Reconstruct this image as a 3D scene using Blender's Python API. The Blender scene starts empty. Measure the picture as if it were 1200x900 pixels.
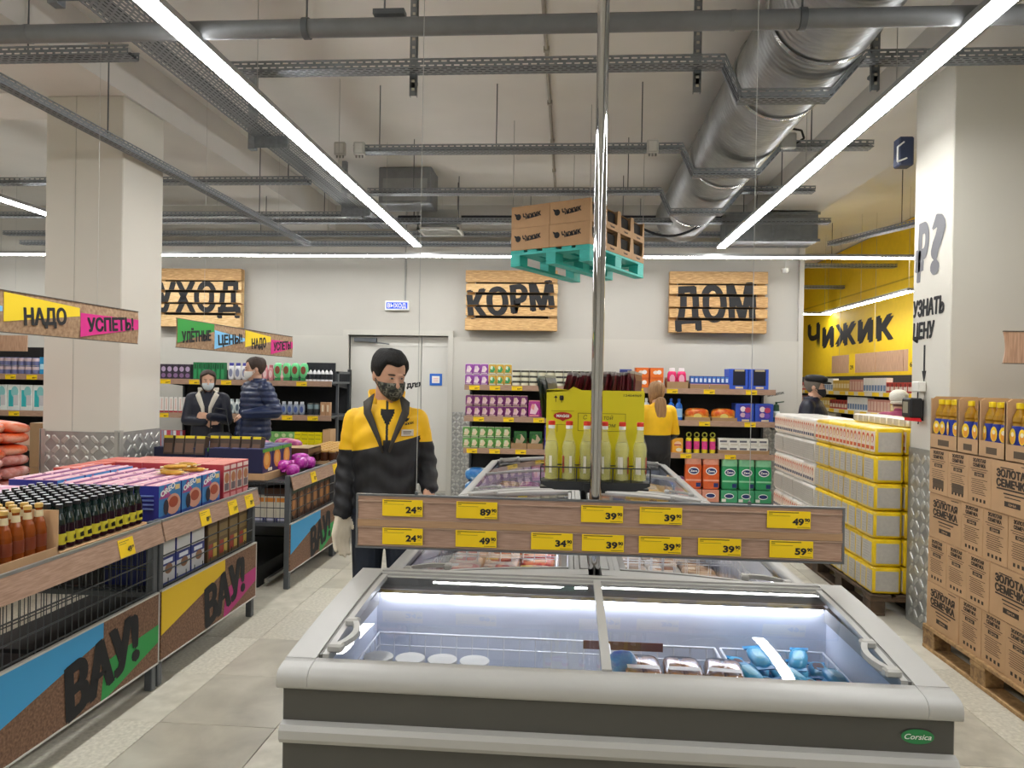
import bpy, bmesh, math, random
import numpy as np
from mathutils import Vector, Matrix, Euler, noise as mnoise

random.seed(7)
scn = bpy.context.scene
COL = scn.collection
PI = math.pi
R = math.radians

# ---------------------------------------------------------------- camera
FPX, EYE = 860.0, 1.58
_yaw, _pitch, _roll = math.atan(65 / FPX), -0.0047, 0.017
_f = Vector((-math.sin(_yaw) * math.cos(_pitch), math.cos(_yaw) * math.cos(_pitch), math.sin(_pitch)))
_r = Vector((math.cos(_yaw), math.sin(_yaw), 0))
_u = _r.cross(_f)
_r2 = _r * math.cos(_roll) + _u * math.sin(_roll)
_u2 = -_r * math.sin(_roll) + _u * math.cos(_roll)
cam_data = bpy.data.cameras.new('camera')
cam_data.sensor_width = 36.0
cam_data.lens = FPX / 1200 * 36.0
cam_data.clip_start = 0.05
cam_data.clip_end = 80
cam = bpy.data.objects.new('camera', cam_data)
cam.matrix_world = Matrix(((_r2.x, _u2.x, -_f.x, 0), (_r2.y, _u2.y, -_f.y, 0), (_r2.z, _u2.z, -_f.z, EYE), (0, 0, 0, 1)))
COL.objects.link(cam)
scn.camera = cam

# ---------------------------------------------------------------- world, exposure
world = bpy.data.worlds.new('world')
scn.world = world
world.use_nodes = True
world.node_tree.nodes['Background'].inputs[0].default_value = (0.8, 0.85, 0.9, 1)
world.node_tree.nodes['Background'].inputs[1].default_value = 0.3
vs = scn.view_settings
vs.view_transform = 'Standard'
vs.look = 'None'
vs.exposure = 0.40
vs.gamma = 1.0
vs.use_curve_mapping = False
LAMP = 34.0            # emission of the ceiling line lamps
LED = 8.0              # emission of the freezer strips
scn.cycles.max_bounces = 10
scn.cycles.diffuse_bounces = 4
scn.cycles.glossy_bounces = 4
scn.cycles.transparent_max_bounces = 24
scn.cycles.transmission_bounces = 6
scn.cycles.sample_clamp_indirect = 6.0
scn.cycles.use_denoising = True
scn.cycles.caustics_reflective = False
scn.cycles.caustics_refractive = False

# ---------------------------------------------------------------- materials
def lin(c):
    if isinstance(c, str):
        c = tuple(int(c[i:i + 2], 16) / 255 for i in (0, 2, 4))
    return tuple((x / 12.92 if x <= 0.04045 else ((x + 0.055) / 1.055) ** 2.4) for x in c)

MATS = {}
def base_mat(name):
    m = bpy.data.materials.new(name)
    m.use_nodes = True
    nt = m.node_tree
    return m, nt, nt.nodes['Principled BSDF']

def M(hexc, rough=0.5, metal=0.0, var=0.06, scale=12.0, bump=0.0, bscale=60.0, name=None, stretch=None, spec=0.5, trans=0.0, coat=0.0):
    """solid procedural material: a colour with slight noise variation and optional bump"""
    key = ('m', hexc, rough, metal, var, scale, bump, bscale, stretch, spec, trans, coat)
    if key in MATS: return MATS[key]
    m, nt, b = base_mat(name or ('paint_' + str(hexc)))
    c = lin(hexc)
    b.inputs['Roughness'].default_value = rough
    b.inputs['Metallic'].default_value = metal
    b.inputs['Specular IOR Level'].default_value = spec
    b.inputs['Coat Weight'].default_value = coat
    b.inputs['Base Color'].default_value = (*c, 1)
    if var > 0 or bump > 0:
        tc = nt.nodes.new('ShaderNodeTexCoord')
        mp = nt.nodes.new('ShaderNodeMapping')
        nt.links.new(tc.outputs['Object'], mp.inputs[0])
        if stretch: mp.inputs['Scale'].default_value = stretch
    if var > 0:
        n = nt.nodes.new('ShaderNodeTexNoise')
        n.inputs['Scale'].default_value = scale
        n.inputs['Detail'].default_value = 3
        nt.links.new(mp.outputs[0], n.inputs['Vector'])
        r = nt.nodes.new('ShaderNodeValToRGB')
        r.color_ramp.elements[0].position = 0.3
        r.color_ramp.elements[1].position = 0.7
        r.color_ramp.elements[0].color = (*[x * (1 - var) for x in c], 1)
        r.color_ramp.elements[1].color = (*[min(1, x * (1 + var)) for x in c], 1)
        nt.links.new(n.outputs[0], r.inputs[0])
        nt.links.new(r.outputs[0], b.inputs['Base Color'])
    if bump > 0:
        n2 = nt.nodes.new('ShaderNodeTexNoise')
        n2.inputs['Scale'].default_value = bscale
        n2.inputs['Detail'].default_value = 3
        nt.links.new(mp.outputs[0], n2.inputs['Vector'])
        bp = nt.nodes.new('ShaderNodeBump')
        bp.inputs['Strength'].default_value = bump
        bp.inputs['Distance'].default_value = 0.01
        nt.links.new(n2.outputs[0], bp.inputs['Height'])
        nt.links.new(bp.outputs[0], b.inputs['Normal'])
    MATS[key] = m
    return m

def P(hexc, rough=0.45):          # plain print / plastic colour, no texture
    return M(hexc, rough, var=0.0)

def emit(name, hexc, strength, base=None):
    m, nt, b = base_mat(name)
    b.inputs['Base Color'].default_value = (*(lin(base) if base else (0.8, 0.8, 0.8)), 1)
    b.inputs['Emission Color'].default_value = (*lin(hexc), 1)
    b.inputs['Emission Strength'].default_value = strength
    return m

def ramp_mat(name, stops, scale, rough=0.5, metal=0.0, stretch=None, detail=4, bump=0.0, coord='Object', rnd=0.0, dist=0.0):
    """noise through a colour ramp; rnd shifts the tone per object"""
    m, nt, b = base_mat(name)
    tc = nt.nodes.new('ShaderNodeTexCoord')
    mp = nt.nodes.new('ShaderNodeMapping')
    nt.links.new(tc.outputs[coord], mp.inputs[0])
    if stretch: mp.inputs['Scale'].default_value = stretch
    n = nt.nodes.new('ShaderNodeTexNoise')
    n.inputs['Scale'].default_value = scale
    n.inputs['Detail'].default_value = detail
    n.inputs['Distortion'].default_value = dist
    nt.links.new(mp.outputs[0], n.inputs['Vector'])
    fac = n.outputs[0]
    if rnd > 0:
        oi = nt.nodes.new('ShaderNodeObjectInfo')
        ma = nt.nodes.new('ShaderNodeMath'); ma.operation = 'MULTIPLY_ADD'
        nt.links.new(oi.outputs['Random'], ma.inputs[0])
        ma.inputs[1].default_value = rnd
        ma.inputs[2].default_value = -rnd / 2
        ad = nt.nodes.new('ShaderNodeMath'); ad.operation = 'ADD'
        nt.links.new(fac, ad.inputs[0]); nt.links.new(ma.outputs[0], ad.inputs[1])
        fac = ad.outputs[0]
    r = nt.nodes.new('ShaderNodeValToRGB')
    els = r.color_ramp.elements
    while len(els) < len(stops): els.new(0.5)
    for e, (p, c) in zip(els, stops):
        e.position = p
        e.color = (*lin(c), 1)
    nt.links.new(fac, r.inputs[0])
    nt.links.new(r.outputs[0], b.inputs['Base Color'])
    b.inputs['Roughness'].default_value = rough
    b.inputs['Metallic'].default_value = metal
    if bump > 0:
        bp = nt.nodes.new('ShaderNodeBump')
        bp.inputs['Strength'].default_value = bump
        bp.inputs['Distance'].default_value = 0.01
        nt.links.new(n.outputs[0], bp.inputs['Height'])
        nt.links.new(bp.outputs[0], b.inputs['Normal'])
    return m

def glass_mat(name, tint='ffffff', refl=0.06, rough=0.02):
    """thin clear pane: mostly transparent, fresnel reflection"""
    m = bpy.data.materials.new(name)
    m.use_nodes = True
    nt = m.node_tree
    nt.nodes.clear()
    out = nt.nodes.new('ShaderNodeOutputMaterial')
    tr = nt.nodes.new('ShaderNodeBsdfTransparent')
    tr.inputs[0].default_value = (*lin(tint), 1)
    gl = nt.nodes.new('ShaderNodeBsdfGlossy')
    gl.inputs['Roughness'].default_value = rough
    fr = nt.nodes.new('ShaderNodeFresnel')
    fr.inputs[0].default_value = 1.45
    ma = nt.nodes.new('ShaderNodeMath'); ma.operation = 'ADD'
    nt.links.new(fr.outputs[0], ma.inputs[0]); ma.inputs[1].default_value = refl - 0.04
    mx = nt.nodes.new('ShaderNodeMixShader')
    nt.links.new(ma.outputs[0], mx.inputs[0])
    nt.links.new(tr.outputs[0], mx.inputs[1])
    nt.links.new(gl.outputs[0], mx.inputs[2])
    nt.links.new(mx.outputs[0], out.inputs[0])
    return m

def perforated_mat(name, hexc):
    """galvanised steel with rows of punched slots (holes let the view through)"""
    m, nt, b = base_mat(name)
    b.inputs['Metallic'].default_value = 0.55
    b.inputs['Roughness'].default_value = 0.5
    b.inputs['Base Color'].default_value = (*lin(hexc), 1)
    tc = nt.nodes.new('ShaderNodeTexCoord')
    br = nt.nodes.new('ShaderNodeTexBrick')
    br.offset = 0.5
    br.inputs['Scale'].default_value = 1.0
    br.inputs['Brick Width'].default_value = 0.05
    br.inputs['Row Height'].default_value = 0.025
    br.inputs['Mortar Size'].default_value = 0.0085
    br.inputs['Mortar Smooth'].default_value = 0.0
    nt.links.new(tc.outputs['UV'], br.inputs['Vector'])
    tr = nt.nodes.new('ShaderNodeBsdfTransparent')
    mx = nt.nodes.new('ShaderNodeMixShader')
    out = nt.nodes['Material Output']
    nt.links.new(br.outputs['Fac'], mx.inputs[0])
    nt.links.new(tr.outputs[0], mx.inputs[1])
    nt.links.new(b.outputs[0], mx.inputs[2])
    nt.links.new(mx.outputs[0], out.inputs[0])
    return m

MAT_WALL = M('bbb8b0', 0.75, var=0.02, scale=2, name='wall_paint')
MAT_WALL2 = M('c2bfb6', 0.75, var=0.02, scale=2, name='wall_panel_paint')
MAT_CEIL = M('e0deda', 0.85, var=0.05, scale=1.2, name='ceiling_concrete', bump=0.15, bscale=8)
MAT_BEAM = M('d4d1cc', 0.8, var=0.04, scale=2, name='beam_concrete')
MAT_COLUMN = M('d2cec3', 0.7, var=0.02, scale=1.5, name='column_paint')
MAT_TILE = ramp_mat('floor_tile', [(0.22, 'aca798'), (0.5, 'c3beae'), (0.78, 'd8d3c4')], 9.0, rough=0.32, detail=6, rnd=0.5, bump=0.05)
MAT_TILE2 = ramp_mat('speckled_floor_tile', [(0.3, 'bdb8a8'), (0.5, 'ccc7b7'), (0.62, 'd5d0c0'), (0.75, 'e0dbcc')], 55.0, rough=0.32, detail=4, rnd=0.2, bump=0.05)
MAT_TILE3 = ramp_mat('cloudy_floor_tile', [(0.22, 'a19b8e'), (0.5, 'bab5a6'), (0.78, 'd0cbbc')], 3.5, rough=0.3, detail=7, rnd=0.3, dist=.5)
MAT_GROUT = M('7d786d', 0.8, name='grout')
MAT_ZINC = M('8f9498', 0.42, 0.7, var=0.15, scale=25, name='zinc_steel')
MAT_TRAY = perforated_mat('perforated_steel', '868b90')
MAT_TREAD = M('a9aaa8', 0.4, 0.6, var=0.12, scale=14, name='tread_plate')
MAT_TREAD_LUG = M('c4c4c0', 0.35, 0.6, var=0.05, name='tread_lug')
MAT_PIPE = M('77797c', 0.5, 0.1, name='grey_pipe')
MAT_FOIL = M('a6a8a9', 0.42, 0.8, var=0.12, scale=9, bump=0.25, bscale=14, name='aluminium_foil')
MAT_CHROME = M('cfcfcf', 0.04, 1.0, var=0.0, name='chrome')
MAT_STEEL = M('5f6367', 0.45, 0.4, var=0.05, name='grey_steel')
MAT_DARKSTEEL = M('34373a', 0.5, 0.3, var=0.05, name='dark_steel')
MAT_WIRE = M('4b4f52', 0.45, 0.5, var=0.0, name='wire_steel')
MAT_BLACK = M('121214', 0.55, var=0.0, name='black')
MAT_INK = M('17171a', 0.7, var=0.0, name='black_print')
MAT_WHITE = M('eeeeea', 0.5, var=0.0, name='white')
MAT_FZ = M('a8a7a3', 0.38, var=0.03, scale=4, name='freezer_trim')
MAT_FZ_DARK = M('484743', 0.42, var=0.04, scale=4, name='freezer_body')
MAT_LINER = M('e4e9f4', 0.35, var=0.04, scale=5, name='freezer_liner')
MAT_FROSTWIRE = M('f2f4f8', 0.4, var=0.0, name='white_wire')
MAT_GLASS = glass_mat('freezer_glass')
MAT_BOTTLEGLASS = glass_mat('bottle_glass', 'eef4ea', 0.10, 0.03)
MAT_WOODRAIL = ramp_mat('wood_print_rail', [(0.3, '9a7a68'), (0.5, 'ab8b77'), (0.7, 'b99a86')], 14, 0.35, stretch=(1, 1, 14), detail=4)
MAT_WOODRAILV = ramp_mat('wood_print_fascia', [(0.3, 'b08a70'), (0.5, 'c69e82'), (0.7, 'd3ae92')], 9, 0.4, stretch=(12, 12, 1), detail=4)
MAT_OSB = ramp_mat('fibre_board', [(0.3, '5f4433'), (0.5, '7d5c47'), (0.7, '94725a')], 90, 0.7, detail=6)
MAT_OSB2 = ramp_mat('fibre_board_pale', [(0.3, '8a6c52'), (0.5, 'a18263'), (0.7, 'b79876')], 45, 0.7, detail=6)
MAT_PINE = ramp_mat('pine_plank', [(0.25, 'a9814f'), (0.5, 'd0a972'), (0.75, 'e6c795')], 7, 0.6, stretch=(1.5, 14, 14), detail=5, rnd=0.35, dist=0.6, bump=0.1)
MAT_PALLET = ramp_mat('pallet_wood', [(0.25, '6d5236'), (0.5, '9c7a50'), (0.75, 'bd9868')], 7, 0.75, stretch=(4, 4, 4), detail=5, rnd=0.3, dist=0.6, bump=0.15)
MAT_DARKPALLET = ramp_mat('old_pallet_wood', [(0.25, '33281e'), (0.5, '4e3d2d'), (0.75, '68523b')], 7, 0.8, detail=5, rnd=0.3)
MAT_TEAL = M('35b5ab', 0.55, var=0.1, scale=8, name='turquoise_wood', bump=0.1)
MAT_CARTON = M('c09a72', 0.75, var=0.05, scale=9, name='cardboard')
MAT_CARTON_D = M('a58260', 0.8, var=0.05, scale=9, name='cardboard_shade')  # darker cardboard, shade painted as a strip along the carton's top edge
MAT_CARTON_L = M('caa57d', 0.75, var=0.05, scale=9, name='cardboard_light')
MAT_YTAG = M('f6cf08', 0.5, var=0.0, name='yellow_tag')
MAT_PAINT_Y = M('f2cc1c', 0.6, var=0.03, name='yellow_wall_paint')

# ---------------------------------------------------------------- mesh helpers
class MB:
    def __init__(s):
        s.v, s.f, s.m, s.s = [], [], [], []
        s.uv = None
    def add(s, verts, faces, mat=0, smooth=False):
        b = len(s.v)
        s.v += [tuple(v) for v in verts]
        for f in faces:
            s.f.append(tuple(b + i for i in f)); s.m.append(mat); s.s.append(smooth)
        return s
    def box(s, x0, x1, y0, y1, z0, z1, mat=0):
        return s.add([(x0, y0, z0), (x1, y0, z0), (x1, y1, z0), (x0, y1, z0), (x0, y0, z1), (x1, y0, z1), (x1, y1, z1), (x0, y1, z1)],
                     [(0, 3, 2, 1), (4, 5, 6, 7), (0, 1, 5, 4), (1, 2, 6, 5), (2, 3, 7, 6), (3, 0, 4, 7)], mat)
    def cbox(s, x0, x1, y0, y1, z0, z1, c=0.004, mat=0):
        """box with chamfered edges"""
        V, idx = [], {}
        for i, x in enumerate((x0, x1)):
            for j, y in enumerate((y0, y1)):
                for k, z in enumerate((z0, z1)):
                    sx, sy, sz = (1, -1)[i], (1, -1)[j], (1, -1)[k]
                    idx[(i, j, k)] = len(V)
                    V += [(x, y + sy * c, z + sz * c), (x + sx * c, y, z + sz * c), (x + sx * c, y + sy * c, z)]
        F = []
        I = lambda i, j, k, a: idx[(i, j, k)] + a
        for i in (0, 1):
            q = [I(i, 0, 0, 0), I(i, 1, 0, 0), I(i, 1, 1, 0), I(i, 0, 1, 0)]
            F.append(q if i else q[::-1])
            q = [I(0, i, 0, 1), I(1, i, 0, 1), I(1, i, 1, 1), I(0, i, 1, 1)]
            F.append(q[::-1] if i else q)
            q = [I(0, 0, i, 2), I(1, 0, i, 2), I(1, 1, i, 2), I(0, 1, i, 2)]
            F.append(q if i else q[::-1])
        for i in (0, 1):
            for j in (0, 1):
                F.append([I(i, j, 0, 0), I(i, j, 1, 0), I(i, j, 1, 1), I(i, j, 0, 1)])
                F.append([I(i, 0, j, 0), I(i, 1, j, 0), I(i, 1, j, 2), I(i, 0, j, 2)])
                F.append([I(0, i, j, 1), I(1, i, j, 1), I(1, i, j, 2), I(0, i, j, 2)])
                for k in (0, 1):
                    F.append([I(i, j, k, 0), I(i, j, k, 1), I(i, j, k, 2)])
        return s.add(V, F, mat)
    def cyl(s, p0, p1, r0, r1=None, n=10, mat=0, caps=True, smooth=True):
        r1 = r0 if r1 is None else r1
        p0, p1 = Vector(p0), Vector(p1)
        d = (p1 - p0).normalized()
        a = d.orthogonal().normalized(); b = d.cross(a)
        V = []
        for p, r in ((p0, r0), (p1, r1)):
            for i in range(n):
                t = 2 * PI * i / n
                V.append(p + a * (r * math.cos(t)) + b * (r * math.sin(t)))
        s.add(V, [(i, (i + 1) % n, n + (i + 1) % n, n + i) for i in range(n)], mat, smooth)
        if caps:
            s.add(V[:n], [tuple(range(n))[::-1]], mat); s.add(V[n:], [tuple(range(n))], mat)
        return s
    def lathe(s, prof, n=12, mat=0, c=(0, 0, 0), smooth=True, mats=None):
        """profile of (r, z) spun round z"""
        for k in range(len(prof) - 1):
            (ra, za), (rb, zb) = prof[k], prof[k + 1]
            V = []
            for r, z in ((ra, za), (rb, zb)):
                for i in range(n):
                    t = 2 * PI * i / n
                    V.append((c[0] + r * math.cos(t), c[1] + r * math.sin(t), c[2] + z))
            s.add(V, [(i, (i + 1) % n, n + (i + 1) % n, n + i) for i in range(n)], mats[k] if mats else mat, smooth)
        for r, z, flip in ((prof[0][0], prof[0][1], True), (prof[-1][0], prof[-1][1], False)):
            if r > 1e-4:
                V = [(c[0] + r * math.cos(2 * PI * i / n), c[1] + r * math.sin(2 * PI * i / n), c[2] + z) for i in range(n)]
                q = tuple(range(n))
                s.add(V, [q[::-1] if flip else q], (mats[0] if flip else mats[-1]) if mats else mat)
        return s
    def prism(s, poly, a0, a1, axis='x', mat=0, smooth=False):
        """polygon extruded: axis x -> poly is (y,z); axis y -> (x,z); axis z -> (x,y)"""
        n = len(poly)
        def pt(p, a): return {'x': (a, p[0], p[1]), 'y': (p[0], a, p[1]), 'z': (p[0], p[1], a)}[axis]
        V = [pt(p, a0) for p in poly] + [pt(p, a1) for p in poly]
        s.add(V, [(i, (i + 1) % n, n + (i + 1) % n, n + i) for i in range(n)], mat, smooth)
        s.add(V[:n], [tuple(range(n))[::-1]], mat); s.add(V[n:], [tuple(range(n))], mat)
        return s
    def tube(s, path, r, n=6, mat=0):
        for a, b in zip(path[:-1], path[1:]):
            s.cyl(a, b, r, r, n, mat)
        return s
    def quad(s, pts, mat=0):
        return s.add(pts, [tuple(range(len(pts)))], mat)
    def ell(s, c, r, n=12, m=8, mat=0, a=0):
        V = [(c[0], c[1], c[2] - r[2])]
        for j in range(1, m):
            t = -PI / 2 + PI * j / m
            for i in range(n):
                u = 2 * PI * i / n + a
                V.append((c[0] + r[0] * math.cos(t) * math.cos(u), c[1] + r[1] * math.cos(t) * math.sin(u), c[2] + r[2] * math.sin(t)))
        V.append((c[0], c[1], c[2] + r[2]))
        F = [(0, 1 + (i + 1) % n, 1 + i) for i in range(n)]
        for j in range(m - 2):
            for i in range(n):
                q = 1 + j * n
                F.append((q + i, q + (i + 1) % n, q + n + (i + 1) % n, q + n + i))
        e = len(V) - 1; q = 1 + (m - 2) * n
        F += [(q + i, q + (i + 1) % n, e) for i in range(n)]
        return s.add(V, F, mat, True)
    def disc(s, c, rx, rz, face='-y', n=16, mat=0):
        """flat ellipse facing -y / +x / -x / +z"""
        V = []
        for i in range(n):
            t = 2 * PI * i / n
            a, b = rx * math.cos(t), rz * math.sin(t)
            V.append({'-y': (c[0] + a, c[1], c[2] + b), '+x': (c[0], c[1] + a, c[2] + b), '-x': (c[0], c[1] - a, c[2] + b), '+z': (c[0] + a, c[1] + b, c[2])}[face])
        return s.add(V, [tuple(range(n))], mat)
    def soft(s, x0, x1, y0, y1, z0, z1, e=3.0, n=10, m=8, mat=0):
        """super-ellipsoid: soft pack / cushion"""
        c = ((x0 + x1) / 2, (y0 + y1) / 2, (z0 + z1) / 2); r = ((x1 - x0) / 2, (y1 - y0) / 2, (z1 - z0) / 2)
        sp = lambda x, p: math.copysign(abs(x) ** p, x)
        p = 2 / e
        V = [(c[0], c[1], z0)]
        for j in range(1, m):
            t = -PI / 2 + PI * j / m
            for i in range(n):
                u = 2 * PI * (i + .5) / n
                V.append((c[0] + r[0] * sp(math.cos(t), p) * sp(math.cos(u), p), c[1] + r[1] * sp(math.cos(t), p) * sp(math.sin(u), p), c[2] + r[2] * sp(math.sin(t), p)))
        V.append((c[0], c[1], z1))
        F = [(0, 1 + (i + 1) % n, 1 + i) for i in range(n)]
        for j in range(m - 2):
            for i in range(n):
                q = 1 + j * n
                F.append((q + i, q + (i + 1) % n, q + n + (i + 1) % n, q + n + i))
        k = len(V) - 1; q = 1 + (m - 2) * n
        F += [(q + i, q + (i + 1) % n, k) for i in range(n)]
        return s.add(V, F, mat, True)
    def mesh(s, name, mats):
        me = bpy.data.meshes.new(name)
        me.from_pydata(s.v, [], s.f)
        for mt in (mats if isinstance(mats, (list, tuple)) else [mats]): me.materials.append(mt)
        me.polygons.foreach_set('material_index', s.m)
        me.polygons.foreach_set('use_smooth', s.s)
        if s.uv:
            ul = me.uv_layers.new()
            ul.data.foreach_set('uv', s.uv)
        me.update()
        return me
    def build(s, name, mats, parent=None, loc=None, rot=None):
        return ob(name, s.mesh(name, mats), parent, loc, rot)

def ob(name, mesh, parent=None, loc=None, rot=None, scale=None):
    o = bpy.data.objects.new(name, mesh)
    COL.objects.link(o)
    if parent is not None: o.parent = parent
    if loc is not None: o.location = loc
    if rot is not None: o.rotation_euler = rot
    if scale is not None: o.scale = scale
    return o

def tag(o, label, cat, group=None, kind=None):
    o['label'] = label
    o['category'] = cat
    if group: o['group'] = group
    if kind: o['kind'] = kind
    return o

def struct(o, label=None):
    o['kind'] = 'structure'
    if label: o['label'] = label
    return o

def thing(name, label, cat, loc=(0, 0, 0), rotz=0.0, group=None):
    o = bpy.data.objects.new(name, None)
    o.empty_display_size = 0.05
    COL.objects.link(o)
    o.location = loc
    o.rotation_euler = (0, 0, rotz)
    return tag(o, label, cat, group)

def dup(root, loc, rotz=None, label=None):
    """a copy of a thing with copies of its parts and sub-parts"""
    r = root.copy(); COL.objects.link(r); r.location = loc
    if rotz is not None: r.rotation_euler = (0, 0, rotz)
    if label: r['label'] = label
    for ch in list(root.children):
        c = ch.copy(); COL.objects.link(c); c.parent = r
        for g in list(ch.children):
            d = g.copy(); COL.objects.link(d); d.parent = c
    return r

ORD = ['first', 'second', 'third', 'fourth', 'fifth', 'sixth', 'seventh', 'eighth', 'ninth', 'tenth', 'eleventh', 'twelfth', 'thirteenth', 'fourteenth', 'fifteenth', 'sixteenth', 'seventeenth', 'eighteenth']

FACE = {'-y': (PI / 2, 0, 0), '+x': (PI / 2, 0, PI / 2), '-x': (PI / 2, 0, -PI / 2), '+y': (PI / 2, 0, PI), '+z': (0, 0, 0)}
TXT = {}
def text_mesh(body, cap, width=None, bold=0.02, shear=0.0, mat=None, depth=0.0, res=3, space=1.0, fat=0.0):
    """flat lettering mesh; fat thickens the strokes sideways"""
    key = (body, cap, width, bold, shear, mat.name if mat else '', depth, space, fat)
    if key in TXT: return TXT[key]
    c = bpy.data.curves.new('t', 'FONT')
    c.body = body; c.resolution_u = res; c.offset = bold; c.shear = shear; c.space_character = space
    o = bpy.data.objects.new('t', c)
    me = bpy.data.meshes.new_from_object(o)
    bpy.data.objects.remove(o); bpy.data.curves.remove(c)
    co = np.zeros(len(me.vertices) * 3); me.vertices.foreach_get('co', co); co = co.reshape(-1, 3)
    lo, hi = co.min(0), co.max(0)
    k = cap / 0.73
    kx = k if width is None else width / max(1e-6, hi[0] - lo[0])
    co[:, 0] = (co[:, 0] - lo[0]) * kx
    co[:, 1] = co[:, 1] * k
    me.vertices.foreach_set('co', co.ravel())
    if fat > 0:
        bm = bmesh.new()
        for dx, dy, dz in ((-fat, fat * .3, 0), (fat, -fat * .3, .0001), (0, fat * .45, .0002), (0, -fat * .45, .0003)):
            n0 = len(bm.verts)
            bm.from_mesh(me)
            bm.verts.ensure_lookup_table()
            for v in bm.verts[n0:]: v.co += Vector((dx, dy, dz))
        bm.to_mesh(me); bm.free()
    me.materials.clear(); me.materials.append(mat or MAT_INK)
    me.update()
    TXT[key] = me
    return me

def text(body, cap, loc, face='-y', parent=None, name='lettering', width=None, tilt=0.0, **kw):
    me = text_mesh(body, cap, width, **kw)
    e = Euler(FACE[face]).to_matrix() @ Matrix.Rotation(tilt, 3, 'Z')
    return ob(name, me, parent, loc, e.to_euler())

# ================================================================ structure
CZ = 3.95           # ceiling
WY = 9.9            # back wall
def face_pt(face, o, u, v, n):
    return {'-y': (o[0] + u, o[1] - n, o[2] + v), '+x': (o[0] + n, o[1] + u, o[2] + v), '-x': (o[0] - n, o[1] - u, o[2] + v)}[face]

fl = struct(MB().box(-9, 5.0, -4, 16.2, -0.3, -0.012).build('floor', MAT_GROUT), 'grey stone-look tiled shop floor')
tms = [MB().cbox(-.2712, .2712, -.2712, .2712, -0.01, 0.0, 0.0012).mesh('tile', m_) for m_ in (MAT_TILE, MAT_TILE2, MAT_TILE3)]
for i in range(-8, 9):
    for j in range(-2, 13):
        ob('tile', random.choice(tms), fl, (-1.28 + .545 * (i + .5), 3.203 + .545 * (j + .5), random.uniform(-.0006, 0)), (0, 0, random.choice((0, PI / 2, PI, -PI / 2))))
MAT_TILEFAR = ramp_mat('far_floor_tile', [(0.25, 'a8a190'), (0.5, 'bdb6a3'), (0.75, 'd0c9b6')], 1.8, rough=0.35, detail=5)
far = MB()
far.box(-9, 5.0, -4, 2.11, -.012, 0); far.box(-9, -5.645, 2.11, 10.3, -.012, 0); far.box(3.63, 5.0, 2.11, 16.2, -.012, 0); far.box(2.9, 3.63, 10.29, 16.2, -.012, 0)
far.build('far_paving', MAT_TILEFAR, fl)

# ceiling slab with formwork joints, beams over the columns
ce = struct(MB().box(-9, 5.0, -4, 16.2, CZ, CZ + .2).build('ceiling', MAT_CEIL), 'bare light grey concrete ceiling')
for n_, (x0, x1) in enumerate(((-3.86, -3.22), (2.32, 2.90))):
    struct(MB().box(x0, x1, -4, WY, 3.6, CZ).build('ceiling_beam', MAT_BEAM), 'concrete beam running over the %s column' % ('left', 'right')[n_])
for y in (5.35,):
    struct(MB().box(-9, -3.86, y - .27, y + .27, 3.62, CZ).build('ceiling_beam', MAT_BEAM), 'short cross beam left of the left column')
    struct(MB().box(2.90, 4.75, y - .7, y - .2, 3.62, CZ).build('ceiling_beam', MAT_BEAM), 'short cross beam right of the right column')

# walls
wb = struct(MB().box(-9, -3.0, WY, WY + .25, 0, CZ).box(-1.62, 3.05, WY, WY + .25, 0, CZ).box(-3.0, -1.62, WY, WY + .25, 2.17, CZ).build('wall_back', MAT_WALL), 'light grey back wall')
struct(MB().box(-9.2, -9, -4, 16, 0, CZ).build('wall_left', MAT_WALL), 'light grey left wall')
struct(MB().box(-9, 5, -4.2, -4, 0, CZ).build('wall_front', MAT_WALL), 'wall behind the camera')
struct(MB().box(3.05, 4.75, 15.8, 16.0, 0, CZ).build('wall_far', MAT_WALL), 'grey end wall of the side hall')
wr = struct(MB().box(4.75, 4.95, -4, 16, 0, CZ).build('wall_right', MAT_WALL), 'right wall, painted yellow above the shelves')
MB().box(4.735, 4.752, 8.5, 15.8, 1.2, CZ - .02).build('yellow_panel', MAT_PAINT_Y, wr)
MB().box(3.05, 4.735, 15.78, 15.802, 2.72, CZ - .02).build('yellow_panel', MAT_PAINT_Y, wr)
MB().box(4.734, 4.737, 8.5, 15.8, 3.10, 3.125).build('seam', M('c9a512', .6), wr)
struct(MB().box(2.80, 3.05, WY + .25, 15.8, 0, CZ).build('wall_side', MAT_WALL), 'wall at the entrance of the side hall')
# brand lettering on the yellow wall (reads from far to near)
text('Чижик', .46, (4.731, 14.9, 2.30), '-x', wr, width=3.75, bold=0, fat=.055, space=1.08)
MB().disc((4.731, 15.55, 2.72), .13, .13, '-x', 18).build('emblem', MAT_INK, wr)
# thicker lower skin of the back wall, with ledge
lo = MB()
lo.box(-9, -3.07, WY - .045, WY + .01, 1.14, 2.155); lo.box(-1.55, 3.05, WY - .045, WY + .01, 1.14, 2.155)
struct(lo.build('trim_1', MAT_WALL2), 'thicker lower skin of the back wall')
fr = MB()
fr.box(-3.07, -3.0, WY - .06, WY + .2, 0, 2.24); fr.box(-1.62, -1.55, WY - .06, WY + .2, 0, 2.24); fr.box(-3.0, -1.62, WY - .06, WY + .2, 2.17, 2.24)
struct(fr.build('trim_2', MAT_WALL2), 'grey frame round the double door')
struct(MB().box(3.0, 3.06, WY - .05, WY + .26, 0, CZ).build('trim_3', MAT_WALL2), 'pale edge strip at the end of the back wall')

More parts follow.
